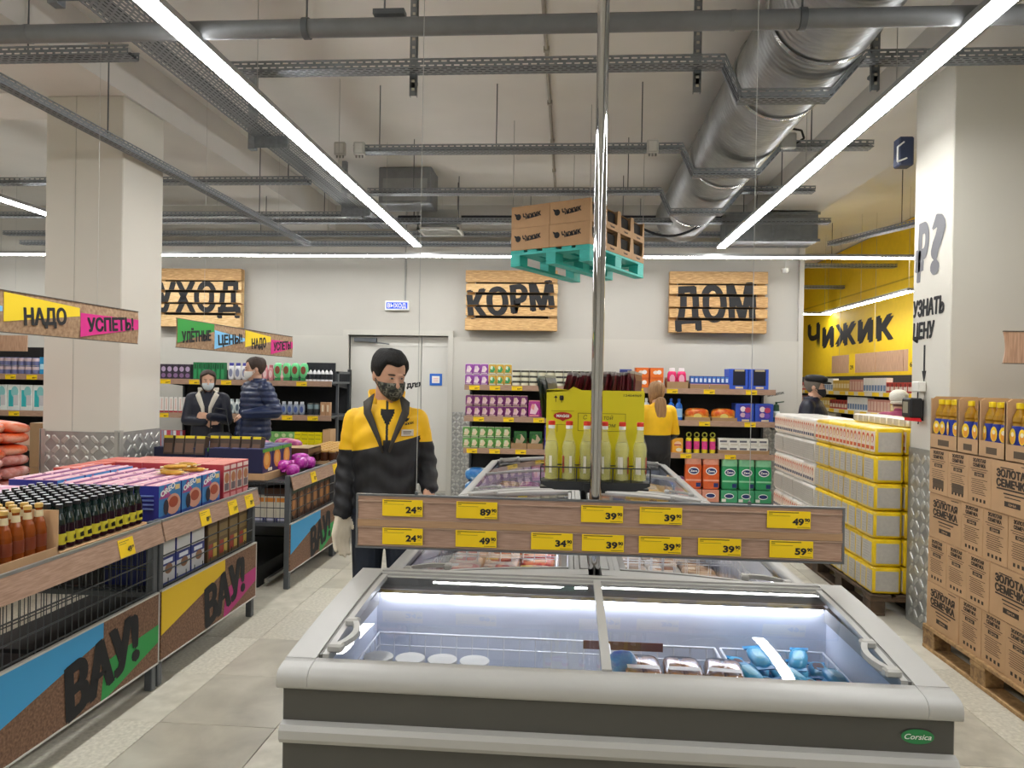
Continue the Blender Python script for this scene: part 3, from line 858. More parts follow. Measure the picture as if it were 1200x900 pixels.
def freezer(label, L, loc, rotz, baskets, led=True, logo=True):
    t = thing('chest_freezer', label, 'freezer', loc, rotz, 'chest freezers with sliding glass tops')
    MB().box(.03, L - .03, .04, FD - .02, 0, .10).build('plinth', M('2a2a2a', .6), t)
    b = MB()
    b.cbox(.012, L - .012, .012, .07, .10, .745, .004); b.box(.012, L - .012, FD - .06, FD - .004, .10, .80)
    b.box(.012, .07, .07, FD - .06, .10, .78); b.box(L - .07, L - .012, .07, FD - .06, .10, .78); b.box(.07, L - .07, .07, FD - .06, .10, .30)
    b.build('cabinet', MAT_FZ_DARK, t)
    l = MB()
    l.box(.071, L - .071, .071, .078, .30, .765); l.box(.071, L - .071, FD - .078, FD - .061, .30, .80); l.box(.071, .078, .078, FD - .078, .30, .785); l.box(L - .078, L - .071, .078, FD - .078, .30, .785)
    l.box(.078, L - .078, .078, FD - .078, .30, .31)
    l.build('liner', MAT_LINER, t)
    # front bumper
    pr = [(.012, .592), (-.008, .597), (-.016, .61), (-.016, .632), (-.008, .645), (.012, .65)]
    MB().prism(pr, .012, L - .012, 'x').build('bumper', MAT_FZ, t)
    # front lip with rounded nose
    lip = [(.012, .740), (0, .740), (-.004, .744), (-.006, .755), (-.006, .765), (-.003, .775), (.003, .783), (.012, .789), (.024, .7925), (.045, .795), (.070, .799), (.070, .768), (.05, .745)]
    MB().prism(lip, .085, L - .085, 'x', 0, True).build('front_lip', MAT_FZ, t)
    for x0, x1 in ((0, .084), (L - .084, L)):
        s = MB().prism([(p[0] - .001, p[1] + .0005) for p in lip], x0, x1, 'x', 0, True)
        strip(s, x0, x1, .066, FD, -.03, .004, 9)
        s.box(x0, x1, .05, FD - .02, .742, .79)
        s.prism([(.76, .74), (FD, .74), (FD, zt(FD) + .004), (.76, zt(.76))], x0, x1, 'x')
        s.build('side_rail', MAT_FZ, t)
        g = MB(); xi = x1 if x0 == 0 else x0
        gx = (xi, xi + .008) if x0 == 0 else (xi - .008, xi)
        strip(g, gx[0], gx[1], .09, .76, -.03, .001, 9); g.build('seal_groove', M('6d6c68', .5), t)
        h = MB(); hx_ = (x1 + .012, x1 + .03) if x0 == 0 else (x0 - .03, x0 - .012)
        strip(h, hx_[0], hx_[1], .085, .755, -.012, .006, 9); h.build('pane_frame', MAT_FZ, t)
    s = MB()
    for y0, y1, d in ((.755, .775, -.006), (.778, .797, .002), (.80, .83, .008)): s.box(.084, L - .084, y0, y1, .785, zt(.80) + d)
    s.build('back_rail', MAT_FZ, t)
    m = MB(); strip(m, L / 2 - .013, L / 2 + .013, .068, .76, -.014, .008, 9); m.build('mullion', MAT_FZ, t)
    for x0, x1, dz in ((.115, L / 2 - .013, -.006), (L / 2 + .013, L - .115, -.001)):
        g = MB(); n = 14
        V = []
        for k in range(n + 1):
            a = .068 + (.756 - .068) * k / n
            V += [(x0, a, zt(a) + dz), (x1, a, zt(a) + dz)]
        g.add(V, [(2 * k, 2 * k + 1, 2 * k + 3, 2 * k + 2) for k in range(n)], 0, True)
        g.build('glass_pane', MAT_GLASS, t)
    # bow handles near both ends
    for sx, xh in ((1, .118), (-1, L - .118)):
        h = MB(); pts = []
        for k in range(9):
            u = k / 8
            yy = .11 + .17 * u
            pts.append((xh + sx * (.010 + .030 * math.sin(PI * min(1, u * 1.02)) ** .8), yy, zt(yy) + .016))
        for k in range(8):
            a, b_ = Vector(pts[k]), Vector(pts[k + 1])
            w = Vector((.009, 0, 0)); u = Vector((0, 0, .008))
            h.add([a - w - u, a + w - u, b_ + w - u, b_ - w - u, a - w + u, a + w + u, b_ + w + u, b_ - w + u], [(0, 3, 2, 1), (4, 5, 6, 7), (0, 1, 5, 4), (1, 2, 6, 5), (2, 3, 7, 6), (3, 0, 4, 7)])
        h.cbox(xh - .014 if sx > 0 else xh - .03, xh + .03 if sx > 0 else xh + .014, .095, .13, zt(.11) + .002, zt(.11) + .026, .006)
        h.cbox(xh - .014 if sx > 0 else xh - .03, xh + .03 if sx > 0 else xh + .014, .26, .29, zt(.28) + .002, zt(.28) + .026, .006)
        h.build('handle', M('a9a8a3', .45), t)
    if led:
        MB().box(.10, L - .10, .722, .744, .782, .796).build('led_strip', MAT_LED, t)
        MB().box(.09, L - .09, .715, .75, .796, .80).build('led_holder', MAT_FZ, t)
    # wire baskets
    for x0, x1, z0, z1 in baskets:
        w = MB(); r = .0028; ya, yb = .10, .70
        for z in (z1, z1 - .045):
            w.tube([(x0, ya, z), (x1, ya, z), (x1, yb, z), (x0, yb, z), (x0, ya, z)], r if z < z1 else r * 1.5, 5)
        k = x0
        while k < x1 + .001:
            w.tube([(k, ya, z1), (k, ya + .01, z0), (k, yb - .01, z0), (k, yb, z1)], r, 4); k += .057
        y = ya
        while y < yb + .001:
            w.tube([(x0, y, z1), (x0 + .01, y, z0), (x1 - .01, y, z0), (x1, y, z1)], r, 4); y += .06
        w.build('wire_basket', MAT_FROSTWIRE, t)['kind'] = 'stuff'
    if logo:
        MB().disc((L - .105, .008, .693), .041, .019, '-y', 24).build('badge', MAT_OVAL, t)
        text('Corsica', .014, (L - .138, .006, .687), '-y', t, width=.066, bold=.01, shear=.3, mat=M('dfe6df', .4, var=0))
    return t
freezer('large grey chest freezer at the front, facing the camera', 1.775, (-.768, 1.925, 0), 0, [(.10, .92, .53, .655), (.93, 1.30, .53, .65), (1.32, 1.67, .53, .65)])
BK = [(.10, 1.07, .42, .69), (1.12, 2.09, .42, .69)]
freezer('chest freezer in the left row, right behind the price board', 2.2, (-.738, 4.975, 0), -PI / 2, BK, logo=False)
freezer('chest freezer at the far end of the left row', 2.2, (-.738, 7.195, 0), -PI / 2, BK, logo=False)
freezer('chest freezer in the right row, right behind the price board', 2.2, (.972, 2.775, 0), PI / 2, BK, logo=False)
freezer('chest freezer at the far end of the right row', 2.2, (.972, 4.995, 0), PI / 2, BK, logo=False)

# ---------------------------------------------------------------- frozen goods
def wrapper(s, L, W, H, mat=0, mat2=1, mat3=2):
    """flow-wrapped bar: pillow with crimped ends, lying along x"""
    s.soft(-L / 2 + .012, L / 2 - .012, -W / 2, W / 2, 0, H, 2.6, 12, 6, mat)
    for sx in (-1, 1):
        s.prism([(-W * .42, H * .42), (W * .42, H * .42), (W * .48, H * .55), (-W * .48, H * .55)], sx * (L / 2 - .02), sx * L / 2, 'x', mat2)
    s.soft(-L * .28, L * .28, -W * .34, W * .34, H * .45, H * 1.03, 3, 10, 6, mat3)
    return s
FRZ_GROUP = 'ice creams in the front freezer'
def ice(name, label, cat, cols, loc, rot, dims=(.17, .06, .03)):
    o = wrapper(MB(), *dims).build(name, [M(c, .3, var=.08, scale=20) for c in cols], None, loc, rot)
    return tag(o, label, cat, FRZ_GROUP)
fz0 = (-.768, 1.925)
B_ = .57
# blue wrapped bars in the right basket
rnd = random.Random(3)
k = 0
pos = []
for i in range(5):
    for j in range(3):
        pos.append((fz0[0] + 1.36 + i * .066, fz0[1] + .30 + j * .15))
for (x, y) in pos:
    for lay in range(3):
        k += 1
        if lay == 2 and (k % 2): continue
        a = R(90) + rnd.uniform(-.35, .35)
        colr = [('35a7d6', '2b8cc0', '8fd2ea'), ('2f9fd0', '1f6fae', 'f0b6c4'), ('57b8dc', '2b8cc0', '6a3f35')][k % 3]
        ice('ice_cream_bar', 'blue ice cream bar in the right basket, column %s, row %s, layer %s' % (ORD[(k - 1) // 9], ORD[(k - 1) // 3 % 3], ORD[lay]), 'ice cream', colr, (x, y, B_ + .004 + lay * .036), (rnd.uniform(-.2, .2), rnd.uniform(-.25, .05), a), (.165, .062, .032))
# golden waffle packs
MAT_WAFFLE = M('d9923f', .6, var=.25, scale=40, bump=.3, bscale=80)
MAT_FILM = glass_mat('clear_film', 'ffffff', .18, .12)
for i in range(3):
    for lay in range(3):
        if i == 2 and lay == 2 or lay == 2: continue
        t = thing('waffle_pack', 'clear packet of golden waffles in front freezer, %s from left, %s layer' % (ORD[i], ('bottom', 'middle', 'top')[lay]), 'frozen food', (fz0[0] + 1.02 + i * .128, fz0[1] + .46 - lay * .03, B_ + .004 + lay * .06), rnd.uniform(-.12, .12), FRZ_GROUP)
        for q in (-1, 1): MB().cbox(q * .028 - .026, q * .028 + .026, -.08, .08, .004, .05, .008).build('waffle', MAT_WAFFLE, t)
        MB().soft(-.062, .062, -.095, .095, 0, .058, 4, 12, 6).build('film', MAT_FILM, t)
        MB().box(-.05, .05, -.05, -.02, .0565, .0575).build('print', P('f4f0ea'), t)
# white tubs seen as rims on the left
tub = MB().lathe([(.034, 0), (.045, .09), (.048, .09), (.048, .10), (.044, .10)], 20)
for i in range(4):
    for j in range(2):
        o = tub.build('ice_cream_tub', MAT_WHITE, None, (fz0[0] + .17 + i * .105, fz0[1] + .30 + j * .12, B_ + .006)) if (i, j) == (0, 0) else ob('ice_cream_tub', bpy.data.meshes['ice_cream_tub'], None, (fz0[0] + .17 + i * .105, fz0[1] + .30 + j * .12, B_ + .006))
        tag(o, 'white round tub in the left basket, %s from the left, %s row' % (ORD[i], ('front', 'back')[j]), 'tub', FRZ_GROUP)
for i, (x, y, z, a, cols) in enumerate(((.66, .38, .05, .3, ('e9e2d6', '7fae4a', 'd98a52')), (.79, .36, .05, -.2, ('f0ead8', '4f9a4a', 'c7523d')), (.86, .33, .04, .6, ('5fb56a', '3f9a4f', 'e8f0e0')),
                                        (1.00, .36, .05, .4, ('2a3f9c', '22327f', 'f2f2f4')), (1.14, .33, .05, .15, ('2c46a8', '22327f', 'dfe7f4')), (1.20, .21, .02, -.3, ('4a58b8', '22327f', 'f4e7d4')))):
    ice('ice_cream_cone', 'loose wrapped ice cream in the middle baskets, %s from the left' % ORD[i], 'ice cream', cols, (fz0[0] + x, fz0[1] + y, B_ + z), (0, -.2, a), (.17, .065, .04))
t = MB().soft(-.05, .05, -.02, .02, 0, .15, 3, 12, 8)
o = t.build('ice_cream_bag', ramp_mat('blue_white_bag', [(.35, '2444b0'), (.5, '4f9ad8'), (.62, 'f3f1ee')], 9, .3), None, (fz0[0] + .96, fz0[1] + .40, B_ + .01), (-.25, 0, .1))
tag(o, 'blue and white ice cream bag standing beside the glass mullion', 'ice cream', FRZ_GROUP)
MB().box(-.09, .19, 0, .003, 0, .03).build('strip_label', P('7a4a44'))
o = bpy.data.objects['strip_label']; o.location = (fz0[0] + .93, fz0[1] + .695, .630); tag(o, 'dark brown label strip on the back of the freezer baskets', 'label')
# packs inside the row freezers
def frozen_pack(s, w, d, h):
    s.soft(-w / 2, w / 2, -d / 2, d / 2, 0, h, 4.5, 12, 6, 0)
    s.soft(-w * .36, w * .36, -d * .34, d * .34, h * .5, h * 1.02, 4, 10, 4, 1)
    s.box(-w * .42, -w * .1, -d * .1, d * .2, h * 1.0, h * 1.03, 2)
    return s
def fill(fname, x0, x1, y0, y1, cols, w, d, h, z=.43, layers=3):
    rr = random.Random(len(fname))
    me = [frozen_pack(MB(), w * .97, d * .97, h).mesh('frozen_pack', [M(c[0], .35, var=.12, scale=18), M(c[1], .35, var=.25, scale=25), M(c[2], .35, var=0)]) for c in cols]
    nx, ny = int((x1 - x0) / w), int((y1 - y0) / d)
    for i in range(nx):
        for j in range(ny):
            for l in range(layers):
                if l < layers - 1 and 0 < i < nx - 1 and 0 < j < ny - 1: continue
                ci = (j // 2 + i) % len(me) if ny > 4 else (i + j) % len(me)
                o = ob('frozen_pack', me[ci], None, (x0 + (i + .5) * w, y0 + (j + .5) * d, z + l * h + rr.uniform(0, .004)), (0, 0, rr.uniform(-.04, .04)))
                tag(o, 'frozen food pack in %s, %s from the near end, column %s, layer %s' % (fname, ORD[j], ORD[i], ORD[l]), 'frozen food', 'frozen packs in %s' % fname)
fill('near left freezer', -.62, -.04, 2.89, 4.86, [('d9b9a8', 'b3342c', 'f4ead8'), ('e9dcd0', 'c0503c', 'e0c040'), ('c23a34', 'e8b7a0', 'f2f2ee')], .19, .155, .065)
fill('far left freezer', -.62, -.04, 5.11, 7.05, [('c79ab0', 'a24a7c', 'f0e6d0'), ('e2b7a0', 'b98ab8', 'f2f2ee'), ('d9cf9a', 'cfae7a', 'd8b840')], .19, .155, .065)
fill('near right freezer', .28, .86, 2.89, 4.86, [('b39a84', '8c6a52', 'e8ddcc'), ('d9cfc2', 'b07a58', 'f2f2ee')], .19, .155, .05, layers=2)
fill('far right freezer', .28, .86, 5.11, 7.05, [('e3d6b4', 'd9b48a', '6a94c4'), ('cfd9e2', '7fa3c8', 'f2f2ee'), ('c9b08a', '8c5a40', 'e0c040')], .19, .155, .065)

# ================================================================ pole, price board, bottle rack
po = thing('display_pole', 'chrome pole standing behind the front freezer', 'pole', (.115, 2.87, 0))
MB().cyl((0, 0, .02), (0, 0, CZ), .0235, n=24).build('tube', MAT_CHROME, po)
MB().cbox(-.034, .034, -.034, .034, 0, .02, .004).build('base', MAT_BLACK, po)
pb = thing('price_board', 'wood-look price board with yellow tags hanging over the front freezer', 'price board', (-.812, 2.80, .92))
W_, H_ = 1.845, .21
MB().box(.006, W_ - .006, .004, .014, .004, H_ - .004).build('panel', MAT_WOODRAIL, pb)
f = MB(); f.box(0, W_, 0, .02, 0, .007); f.box(0, W_, 0, .02, H_ - .007, H_); f.box(0, .008, 0, .02, .007, H_ - .007); f.box(W_ - .008, W_, 0, .02, .007, H_ - .007)
f.build('frame', M('6c6e70', .4, .3), pb)
for z in (.012, .113):
    MB().box(.008, W_ - .008, -.002, .004, z, z + .003).box(.008, W_ - .008, -.003, .004, z + .068, z + .072).build('tag_holder', M('b09582', .25, var=.04), pb)
MB().box(.008, W_ - .008, -.001, .004, .086, .112).build('middle_strip', ramp_mat('wood_print_strip', [(.3, 'a27f60'), (.7, 'b8946f')], 10, .3, stretch=(1, 1, 20)), pb)
tagm = MB().box(0, .158, 0, .0015, 0, .064, 0)
tagm.box(.006, .115, -.0004, 0, .057, .0605, 1).box(.006, .02, -.0004, 0, .051, .0535, 1).box(.006, .085, -.0004, 0, .045, .0462, 1).box(.11, .155, -.0004, 0, .004, .006, 1).box(.138, .150, -.0004, 0, .019, .0203, 1)
tagm = tagm.mesh('price_tag', [MAT_YTAG, P('6b5a12')])
for row, (zz, lst) in enumerate(((.128, ((.105, '24'), (.394, '89'), (.872, '39'), (1.092, '39'), (1.562, '49'))), (.018, ((.107, '24'), (.393, '49'), (.684, '34'), (.877, '39'), (1.091, '39'), (1.311, '39'), (1.573, '59'))))):
    for x, pr in lst:
        g = ob('price_tag', tagm, pb, (x, -.004, zz))
        text(pr, .024, (.092, -.001, .014), '-y', g, 'price', width=.042, bold=.045, mat=MAT_INK)
        text('90', .013, (.136, -.001, .026), '-y', g, 'price', width=.019, bold=.04, mat=MAT_INK)
for x in (.235, 1.50):
    MB().cyl((x, .01, H_), (x, .01, CZ - .92), .0015, n=4).build('suspension_cord', MAT_CORD, pb)
    MB().box(x - .005, x + .005, .004, .016, H_, H_ + .012).build('hook', MAT_STEEL, pb)

# wire rack behind the pole
rk = thing('bottle_rack', 'black wire rack of bottles on the chrome pole', 'rack', (-.10, 2.91, 1.185))
s = MB().prism([(0, 0), (.43, 0), (.43, -.012), (.375, -.034), (.055, -.034), (0, -.012)], 0, .09, 'y')
s.build('shelf', MAT_DARKSTEEL, rk)
for z in (.056,):
    for a, b in (((0, 0, z), (.43, 0, z)), ((0, .09, z), (.43, .09, z)), ((0, 0, z), (0, .09, z)), ((.43, 0, z), (.43, .09, z))): MB().tube([a, b], .0028, 6).build('rail', MAT_DARKSTEEL, rk)
for x in (0, .072, .142, .213, .284, .355, .43): MB().tube([(x, 0, 0), (x, 0, .056)], .0026, 6).build('upright', MAT_DARKSTEEL, rk)
for x in (.18, .252): MB().cyl((x, -.004, -.018), (x, .002, -.018), .006, n=10).build('bolt', MAT_ZINC, rk)
MB().box(.17, .26, -.014, .012, -.034, -.004).build('clamp', MAT_DARKSTEEL, rk)
# bottles
def liquid(name, hexc, k=.5, tint=None):
    m = bpy.data.materials.new(name); m.use_nodes = True
    nt = m.node_tree; b = nt.nodes['Principled BSDF']; b.inputs['Base Color'].default_value = (*lin(hexc), 1); b.inputs['Roughness'].default_value = .2
    tr = nt.nodes.new('ShaderNodeBsdfTransparent'); tr.inputs[0].default_value = (*lin(tint or hexc), 1)
    mx = nt.nodes.new('ShaderNodeMixShader'); mx.inputs[0].default_value = k
    nt.links.new(tr.outputs[0], mx.inputs[1]); nt.links.new(b.outputs[0], mx.inputs[2]); nt.links.new(mx.outputs[0], nt.nodes['Material Output'].inputs[0])
    return m
MAT_VIN = liquid('vinegar', 'e2de78', .42, 'fcfbe6')
bp_ = [(.022, 0), (.0275, .004), (.0275, .10), (.029, .125), (.026, .145), (.0165, .172), (.0125, .195), (.012, .212)]
bt = thing('glass_bottle', 'glass bottle, first from the left in the wire rack', 'bottle', (-.06, 2.955, 1.186), 0, 'clear bottles with red caps in the wire rack')
MB().lathe(bp_, 18).build('glass', liquid('clear_bottle_glass', 'e6eae2', .16, 'ffffff'), bt)
MB().lathe([(.02, .003), (.025, .006), (.025, .10), (.0265, .125), (.0235, .144), (.0185, .155)], 16).build('vinegar', MAT_VIN, bt)
cp = MB().lathe([(.0135, .205), (.0135, .219)], 14, 0).lathe([(.0142, .219), (.0142, .233), (.012, .236), (.0, .236)], 14, 1)
cp.build('cap', [MAT_WHITE, P('d8331c')], bt)
lb = MB()
for k in range(9):
    a0, a1 = R(170 + k * 22), R(170 + (k + 1) * 22)
    lb.add([(.0282 * math.cos(a0), .0282 * math.sin(a0), .03), (.0282 * math.cos(a1), .0282 * math.sin(a1), .03), (.0282 * math.cos(a1), .0282 * math.sin(a1), .098), (.0282 * math.cos(a0), .0282 * math.sin(a0), .098)], [(0, 1, 2, 3)], 1 if k in (4,) else (2 if k in (2, 6) else 0), True) if k in (0, 1, 4, 7) else None
lb.build('paper_label', [P('e9e4d2', .6), P('9a3a26', .6), P('d7d2bd', .6)], bt)
for i in range(1, 6):
    o = dup(bt, (-.06 + i * .0705, 2.955, 1.186), random.choice((R(60), R(-50), R(15), R(-80))), 'glass bottle, %s from the left in the wire rack' % ORD[i])
bt.rotation_euler = (0, 0, R(-70))
# yellow sachet box
sb = thing('sachet_box', 'bright yellow carton of seasoning sachets behind the bottles', 'box', (-.085, 3.03, 1.15))
MAT_YBOX = M('d8ca0e', .55, var=.02)
s = MB(); a, b, h = .40, .26, .395
s.cbox(0, a, 0, .004, 0, h, .001); s.box(0, .004, .004, b, 0, h * .97); s.box(a - .004, a, .004, b, 0, h * .97); s.box(0, a, b - .004, b, 0, h); s.box(.004, a - .004, .004, b - .004, 0, .004)
s.add([(0, 0, h), (.05, .0, h + .006), (.09, 0, h), (.11, 0, h + .014), (.145, 0, h), (.0, .0, h - .01)], [(5, 4, 3, 2, 1, 0)])
s.build('carton', MAT_YBOX, sb)
ln = P('55500f', .6)
q = MB()
for (x0, x1, z0, z1) in ((.13, .325, .300, .3015), (.13, .325, .228, .2295), (.13, .1315, .228, .30), (.3235, .325, .228, .30), (.02, .115, .252, .253), (.02, .115, .308, .309), (.045, .0465, .222, .252)): q.box(x0, x1, -.001, 0, z0, z1)
q.build('printed_lines', ln, sb)
bd = MB().disc((.068, -.0012, .288), .038, .016, '-y', 24, 0); bd.add([(.055, -.0012, .274), (.081, -.0012, .274), (.068, -.0012, .266)], [(0, 1, 2)], 0)
bdo = bd.build('badge', [P('b3261b')], sb)
text('MAGGI', .011, (.042, -.0022, .283), '-y', bdo, width=.052, bold=.04, mat=MAT_WHITE)
for tx, x, z in (('С', .152, .276), ('той', .235, .276), ('в', .152, .245), ('дом', .235, .245)): text(tx, .018, (x, -.0015, z), '-y', sb, bold=.0, shear=.2, mat=P('4a4a12', .6))
text('12404969', .010, (.315, -.0015, .372), '-y', sb, width=.072, bold=.01, mat=P('55500f', .6))
u = MB(); u.add([(.030, -.0015, .362), (.038, -.0015, .372), (.046, -.0015, .362)], [(0, 1, 2)]); u.box(.037, .039, -.0015, -.001, .345, .362); u.lathe([(.0, 0), (.008, .001), (.009, .012), (.007, .02)], 8, c=(.062, -.0, .352)); u.box(.061, .063, -.0015, 0, .343, .352)
u.build('handling_marks', MAT_INK, sb)
# dark red sachets standing in the carton
sm = MB()
sm.add([(0, -.06, 0), (0, .06, 0), (0, .062, .17), (0, -.062, .17), (.006, -.055, .03), (.006, .055, .03), (.006, .055, .14), (.006, -.055, .14)], [(0, 3, 2, 1), (4, 5, 6, 7), (0, 1, 5, 4), (1, 2, 6, 5), (2, 3, 7, 6), (3, 0, 4, 7)], 0)
sm.box(-.0012, .0022, -.061, .061, .166, .176, 1)
SACH = sm.mesh('seasoning_sachet', [M('5a1420', .3, var=.15, scale=30), M('b9b4b2', .3, .5, var=0)])
SACH_D = sm.mesh('seasoning_sachet', [M('24302a', .3, var=.15, scale=30), M('98a09a', .3, .5, var=0)])
for i in range(34):
    dark = i < 4
    x = -.065 + i * .0107
    tilt = R(22 - 20 * i / 34) + random.uniform(-.06, .06)
    o = ob('seasoning_sachet', SACH_D if dark else SACH, None, (x - (.02 if dark else 0), 3.16 + random.uniform(-.012, .012), 1.448 - (.02 if dark else 0) + random.uniform(-.006, .006)), (random.uniform(-.05, .05), tilt - (R(30) if dark else 0), R(-20)))
    tag(o, '%s seasoning sachet in the yellow carton, %s from the %s' % ('dark green' if dark else 'dark red', ORD[i] if i < 18 else ORD[33 - i], 'left' if i < 18 else 'right'), 'sachet', 'sachets standing in the yellow carton')
# stand under the sachet carton (fixed to the pole rack)
MB().box(-.02, .42, -.03, .27, -.008, -.001).box(.16, .24, -.12, -.03, -.008, -.001).build('support_tray', MAT_DARKSTEEL, sb)

# ================================================================ promo bins on the left
BX = -2.04
BINC = {'blue': P('3f9fd6', .6), 'green': P('2f9a4c', .6), 'yellow': P('e8c01c', .6), 'magenta': P('b52f78', .6)}
MAT_EDGE = M('c9c6c0', .4, var=0)
def small_tag(parent, x, y, z, rot, price='49', w=.075, h=.05, name='price_tag'):
    g = ob(name, TAGS.setdefault((w, h), MB().box(0, w, 0, .0012, 0, h, 0).box(w * .06, w * .7, -.0004, 0, h * .84, h * .88, 1).box(w * .06, w * .5, -.0004, 0, h * .72, h * .75, 1).mesh('price_tag', [MAT_YTAG, P('8a7412')])), parent, (x, y, z), rot)
    ob('price', text_mesh(price, h * .30, w * .28, bold=.04), g, (w * .52, -.001, h * .22), FACE['-y'])
    ob('price', text_mesh('99', h * .16, w * .13, bold=.03), g, (w * .82, -.001, h * .36), FACE['-y'])
    return g
TAGS = {}
def promo_bin(label, y0, y1, c1, c2, tags, mid=True, seeback=True):
    L = y1 - y0; D = 1.06
    t = thing('promo_bin', label, 'display bin', (BX, y0, 0), 0, 'wire promo bins with shouting boards')
    for x in (-.04, -D):
        for y in (0, L - .04):
            MB().cbox(x, x + .04, y, y + .04, 0, .845, .004).build('post', MAT_STEEL, t)
    MB().box(-.20, -.17, .04, L - .04, .035, .06).build('floor_rail', M('9a9a96', .4, .4), t)
    MB().box(-D + .05, -.24, .02, L - .02, 0, .15).build('shade_base', M('1c1c1d', .7), t)  # near-black base box, added to deepen the shade under the bin
    MB().box(-D, -D + .03, .04, L - .04, .06, .10).build('floor_rail', MAT_STEEL, t)
    MB().box(-D + .02, -.02, .02, L - .02, .775, .79).build('deck', MAT_DARKSTEEL, t)
    if mid: MB().box(-D + .02, -.03, .02, L - .02, .47, .482).build('lower_deck', MAT_DARKSTEEL, t)
    # wire panels
    def wires(name, pts):
        w = MB()
        for a, b, r in pts: w.cyl(a, b, r, n=5)
        w.build(name, MAT_WIRE, t)['kind'] = 'stuff'
    fr = [((.0, .04, z), (.0, L - .04, z), .004) for z in (.50, .575, .655)]
    y = .09
    while y < L - .05:
        fr.append(((-.003, y, .485), (-.003, y, .76 if not mid else .53), .0022)); y += .042 if not mid else .09
    wires('front_wires', fr)
    bk = [((-D + .01, .04, z), (-D + .01, L - .04, z), .004) for z in (.16, .3, .45, .62, .76)]
    y = .07
    while y < L - .05:
        bk.append(((-D + .01, y, .12), (-D + .01, y, .77), .0025)); y += .045
    wires('back_wires', bk)
    for yy in (.02, L - .02):
        sd = [((-D + .04, yy, z), (-.04, yy, z), .0035) for z in (.50, .60, .70, .80)]
        x = -D + .08
        while x < -.05:
            sd.append(((x, yy, .49), (x, yy, .80), .0022)); x += .05
        wires('side_wires', sd)
        MB().box(-D + .04, -.04, yy - .012, yy + .012, .465, .49).build('side_rail', MAT_STEEL, t)
    # printed board
    H = .345
    b = MB().box(.0, .012, .004, L - .004, .135, .135 + H).build('board', MAT_OSB, t)
    MB().box(-.002, .015, .004, L - .004, .135 + H, .135 + H + .008).build('edge_strip', MAT_EDGE, t)
    MB().box(-.002, .015, .004, L - .004, .127, .135).build('edge_strip', MAT_EDGE, t)
    MB().box(-.002, .015, L - .008, L - .002, .127, .135 + H).build('edge_strip', MAT_EDGE, t)
    def poly(pts, mat, d):
        MB().prism([(.004 + u * (L - .008), .135 + v * H) for u, v in pts], .011, .012 + d, 'x').build('colour_wedge', BINC[mat], b)
    poly([(0, .36), (.61, .80), (.61, 1), (0, 1)], c1, .001)
    poly([(.60, .0), (.64, .0), (1, .30), (1, .55), (.70, .49), (.62, .46)], c2, .001)
    text('ВАУ!', .215, (.0145, .41 * L, .146), '+x', b, width=.45 * L, bold=.02, fat=.013, shear=.12, tilt=.17)
    # slanted price rail
    r = MB().prism([(.028, .735), (.034, .738), (.012, .838), (.004, .836)], .0, L, 'y')
    ro = r.build('price_rail', MAT_WOODRAIL, t)
    MB().prism([(.004, .836), (.014, .834), (.014, .846), (.0, .846)], 0, L, 'y').build('rail_edge', M('b9b9b6', .3, .6), t)
    for yy, p in tags:
        g = small_tag(ro, .0365, yy, .742, (R(90) - R(90), 0, 0), p, .115, .082)
        g.rotation_euler = Euler((R(-12.5), 0, R(90)), 'XYZ')
        g.location = (.0365, yy, .742)
    return t
b1 = promo_bin('nearest promo bin of bottles with a blue and green board', 2.40, 3.545, 'blue', 'green', [(.78, '49')], mid=False)
b2 = promo_bin('promo bin of biscuit boxes with a yellow and magenta board', 3.56, 4.70, 'yellow', 'magenta', [(.36, '89'), (.70, '119'), (.93, '39')])
b3 = promo_bin('third promo bin along the aisle, with a blue and green board', 5.30, 6.38, 'blue', 'green', [(.38, '55'), (.93, '39')])
b4 = promo_bin('farthest promo bin, with a yellow and magenta board behind the shop worker', 6.40, 7.50, 'yellow', 'magenta', [(.3, '29'), (.75, '39')])
DK = .79
# ---- dark bottles
bpf = [(.020, 0), (.0265, .006), (.0265, .105), (.022, .125), (.0135, .150), (.0125, .175)]
dkb = MB().lathe(bpf, 10, mats=[0, 0, 1, 1, 1]).lathe([(.0272, .022), (.0272, .068)], 10, 2)
DKM = dkb.mesh('dark_bottle', [M('2a0f1c', .12, var=.2), M('0f2420', .12, var=.2), P('dcd03a', .5)])
lab_ = MB()
for k in (0, 1): lab_.add([(.0276, -.010, .034), (.0276, .012, .034), (.0276, .008, .056), (.0276, -.012, .05)], [(0, 1, 2, 3)])
CAPM = MB().lathe([(.0145, .172), (.0145, .186), (.013, .189)], 10, 0).lathe([(.0132, .189), (.0132, .1895), (.0, .190)], 10, 1).mesh('cap', [P('17171b', .4), P('c9c9cf', .3)])
LABM = lab_.mesh('print', P('2c2c1c'))
for i in range(11):
    for j in range(10):
        o = ob('dark_bottle', DKM, None, (-2.115 - j * .0565, 2.925 + i * .0555 + random.uniform(-.002, .002), DK + .05), (0, 0, random.uniform(-.3, .3)))
        tag(o, 'small dark bottle with black cap, %s from near end, row %s from aisle' % (ORD[i], ORD[j]), 'bottle', 'dark bottles in the nearest promo bin')
        ob('cap', CAPM, o)
        if j == 0: ob('print', LABM, o)
riser = MB().box(-2.72, -2.075, 2.88, 3.54, DK + .002, DK + .048)
tag(riser.build('carton_tray', MAT_CARTON), 'low cardboard tray under the dark bottles', 'tray', 'cardboard trays')
